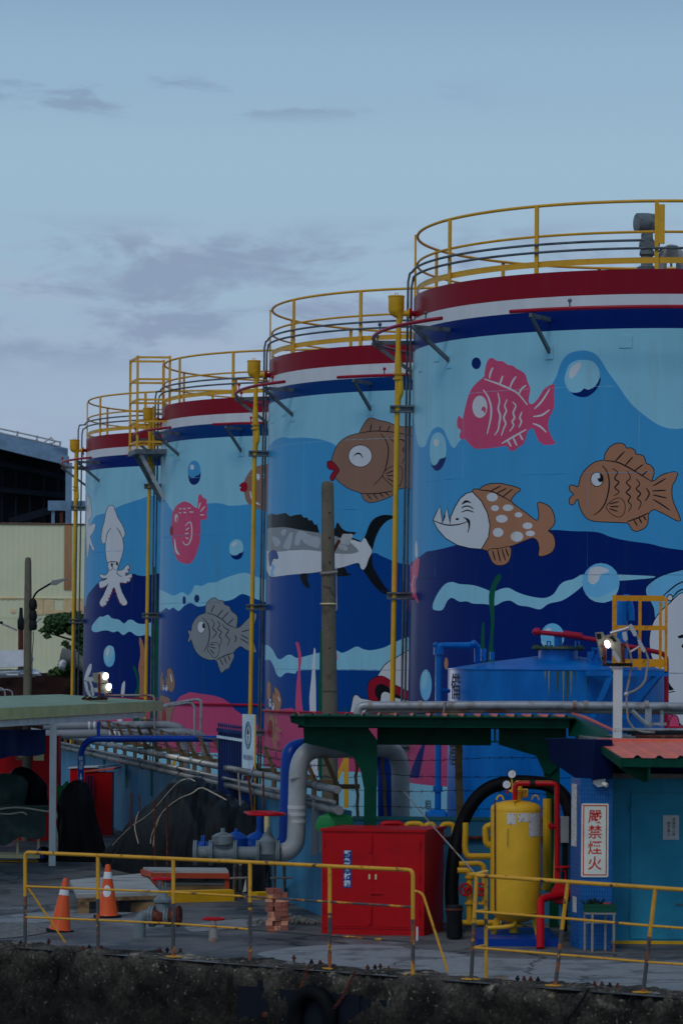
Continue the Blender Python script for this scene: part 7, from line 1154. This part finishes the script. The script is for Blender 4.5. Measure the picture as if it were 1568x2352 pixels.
pt = T('succulent_plant', 'dark succulent growing out of the green crate', 'plant', V((P(1365, 2080, Ysl).x, Ysl+.15, zc2))); random.seed(8); mb = MB()
for i in range(60):
    c = V((P(random.uniform(1348, 1382), 2074, Ysl).x, Ysl+.15+random.uniform(-.08, .08), zc2-.02)); t = random.uniform(0, 2*pi); d = V((cos(t), sin(t), random.uniform(.4, 1.6))).normalized()*random.uniform(.06, .12); s2 = d.orthogonal().normalized()*.012; mb.add([c, c+d*.6+s2, c+d, c+d*.6-s2], [(0, 1, 2, 3)])
mb.build('foliage', 'leaf_dark', pt, fix=False)
one(MB().lathe([(.05, 0), (.055, .03), (.05, .035)], V((P(1394, 2074, Ysl).x, Ysl+.14, zc2-.02)), n=14), 'flower_pot', 'orange_frame', 'small terracotta dish at the right of the succulent in the crate', 'flower pot')
# ================================================================ LIT LAMPS
def lamp(p, d, e, size=.12, ang=75):
    l = bpy.data.lights.new('floodlight_beam', 'SPOT'); l.energy = e; l.spot_size = radians(ang); l.spot_blend = .6; l.shadow_soft_size = size; l.color = (1., .95, .84); o = bpy.data.objects.new('floodlight_beam', l); COL.objects.link(o); o.location = W(p); o.rotation_euler = V(d).to_track_quat('-Z', 'Y').to_euler()
for x, y in ((246, 1553.5), (254, 1578)): lamp(P(x, y, 81.2), (.75, -.62, -.12), 90)
lamp(P(*cr((404, 1184)), Y-.6), (-.62, -.72, -.28), 40)
SUN_EL, SUN_AZ, SUN_E, SKY, EXPO = 48., 205., .45, .1, 0.
# ================================================================ SKY AND LIGHT
w = bpy.data.worlds.new('World'); scene.world = w; w.use_nodes = True
def sky():
    nt = w.node_tree; n = nt.nodes; L = nt.links.new; bg = n['Background']
    st = n.new('ShaderNodeTexSky'); st.sky_type = 'NISHITA'; st.sun_disc = False; st.sun_elevation = radians(SUN_EL); st.sun_rotation = radians(SUN_AZ); st.air_density = 1.2; st.dust_density = .6; st.ozone_density = 2.2
    tc = n.new('ShaderNodeTexCoord'); sp = n.new('ShaderNodeSeparateXYZ'); L(tc.outputs['Generated'], sp.inputs[0])
    def M(op, a, b=None, c=None):
        x = n.new('ShaderNodeMath'); x.operation = op
        for i, q in enumerate((a, b, c)):
            if q is None: continue
            if isinstance(q, (int, float)): x.inputs[i].default_value = q
            else: L(q, x.inputs[i])
        return x.outputs[0]
    def rng(v, a, b, c=0., d=1.):
        x = n.new('ShaderNodeMapRange'); x.interpolation_type = 'SMOOTHSTEP'; L(v, x.inputs[0])
        for i, q in enumerate((a, b, c, d)): x.inputs[i+1].default_value = q
        return x.outputs[0]
    def mix(f, a, b, mode='MIX'):
        x = n.new('ShaderNodeMix'); x.data_type = 'RGBA'; x.blend_type = mode
        for i, q in ((0, f), (6, a), (7, b)):
            if isinstance(q, (float, tuple)): x.inputs[i].default_value = q
            else: L(q, x.inputs[i])
        return x.outputs[2]
    def col(c, s=1.): return tuple(v*s for v in lin(c))+(1,)
    el = M('MULTIPLY', sp.outputs[2], .627)                                  # sine of elevation
    # clear-sky colour by elevation, dusk side opposite the sun
    rp = n.new('ShaderNodeValToRGB'); L(rng(el, 0., .25).node.outputs[0], rp.inputs[0]); n[rp.name].color_ramp.interpolation = 'EASE'
    lr = n.new('ShaderNodeMapRange'); L(el, lr.inputs[0]); lr.inputs[2].default_value = .2; L(lr.outputs[0], rp.inputs[0])
    cr = rp.color_ramp
    for i, (p, c) in enumerate(((0., (170, 183, 200)), (.2, (161, 179, 199)), (.295, (156, 177, 200)), (.43, (154, 182, 204)), (.51, (154, 184, 205)), (.614, (146, 178, 203)), (.70, (134, 166, 195)), (1., (100, 142, 176)))):
        e = cr.elements[i] if i < 2 else cr.elements.new(p); e.position = p; e.color = col(c)
    clear = rp.outputs[0]
    az = M('MULTIPLY', M('ARCTAN2', sp.outputs[0], sp.outputs[1]), .627)
    def cloud(sx, sz, off, detail=7.):
        cb = n.new('ShaderNodeCombineXYZ'); L(M('MULTIPLY', az, sx), cb.inputs[0]); L(M('MULTIPLY', el, sz), cb.inputs[1]); cb.inputs[2].default_value = off
        t = n.new('ShaderNodeTexNoise'); t.inputs['Scale'].default_value = 1.; t.inputs['Detail'].default_value = detail; t.inputs['Roughness'].default_value = .6; t.inputs['Distortion'].default_value = .35; L(cb.outputs[0], t.inputs['Vector']); return t.outputs['Fac']
    band = M('MULTIPLY', rng(el, .056, .068), rng(el, .094, .085))
    big = M('MULTIPLY', rng(cloud(36, 105, 23.1), .42, .60), band)
    hi = M('MULTIPLY', rng(cloud(32, 120, 14.2), .50, .64), M('MULTIPLY', rng(el, .1105, .1140), rng(el, .1225, .1185)))
    hi = M('MULTIPLY', hi, rng(az, .045, -.03))
    top = M('MULTIPLY', rng(cloud(22, 70, 21.), .5, .7), rng(el, .136, .142))
    low = M('MULTIPLY', rng(cloud(20, 70, 5.1), .5, .62), rng(el, .062, .045))
    pk = M('MULTIPLY', rng(cloud(40, 130, 8.), .45, .65), band)
    c1 = mix(M('MULTIPLY', low, .5), clear, col((150, 168, 196)))
    c1 = mix(M('MULTIPLY', pk, .55), c1, col((162, 178, 202)))
    c1 = mix(M('MULTIPLY', big, .8), c1, col((134, 151, 179)))
    c1 = mix(M('MULTIPLY', hi, .75), c1, col((132, 152, 180)))
    c1 = mix(M('MULTIPLY', top, .5), c1, col((116, 136, 158)))
    # above and behind the view the sky goes over to the physical sky
    up = rng(el, .16, .5)
    nis = n.new('ShaderNodeMix'); nis.data_type = 'RGBA'; nis.blend_type = 'MULTIPLY'; nis.inputs[0].default_value = 1.; L(st.outputs[0], nis.inputs[6]); nis.inputs[7].default_value = (SKY, SKY, SKY, 1)
    fin = mix(up, c1, nis.outputs[2]); L(fin, bg.inputs[0]); bg.inputs[1].default_value = 1.
sky()
def sun():
    l = bpy.data.lights.new('sun', 'SUN'); l.energy = SUN_E; l.angle = radians(14); l.color = (1, .93, .86); o = bpy.data.objects.new('sun', l); COL.objects.link(o)
    e, a = radians(SUN_EL), radians(SUN_AZ); d = V((sin(a)*cos(e), cos(a)*cos(e), sin(e)))   # towards the sun
    o.rotation_euler = d.to_track_quat('Z', 'Y').to_euler(); o.location = d*60
sun()
vs_ = scene.view_settings; scene.display_settings.display_device = 'sRGB'; vs_.view_transform = 'Standard'; vs_.look = 'None'; vs_.gamma = 1; vs_.use_curve_mapping = False; vs_.exposure = EXPO
scene.cycles.use_adaptive_sampling = True; scene.cycles.use_denoising = True; scene.cycles.max_bounces = 6; scene.cycles.sample_clamp_indirect = 6
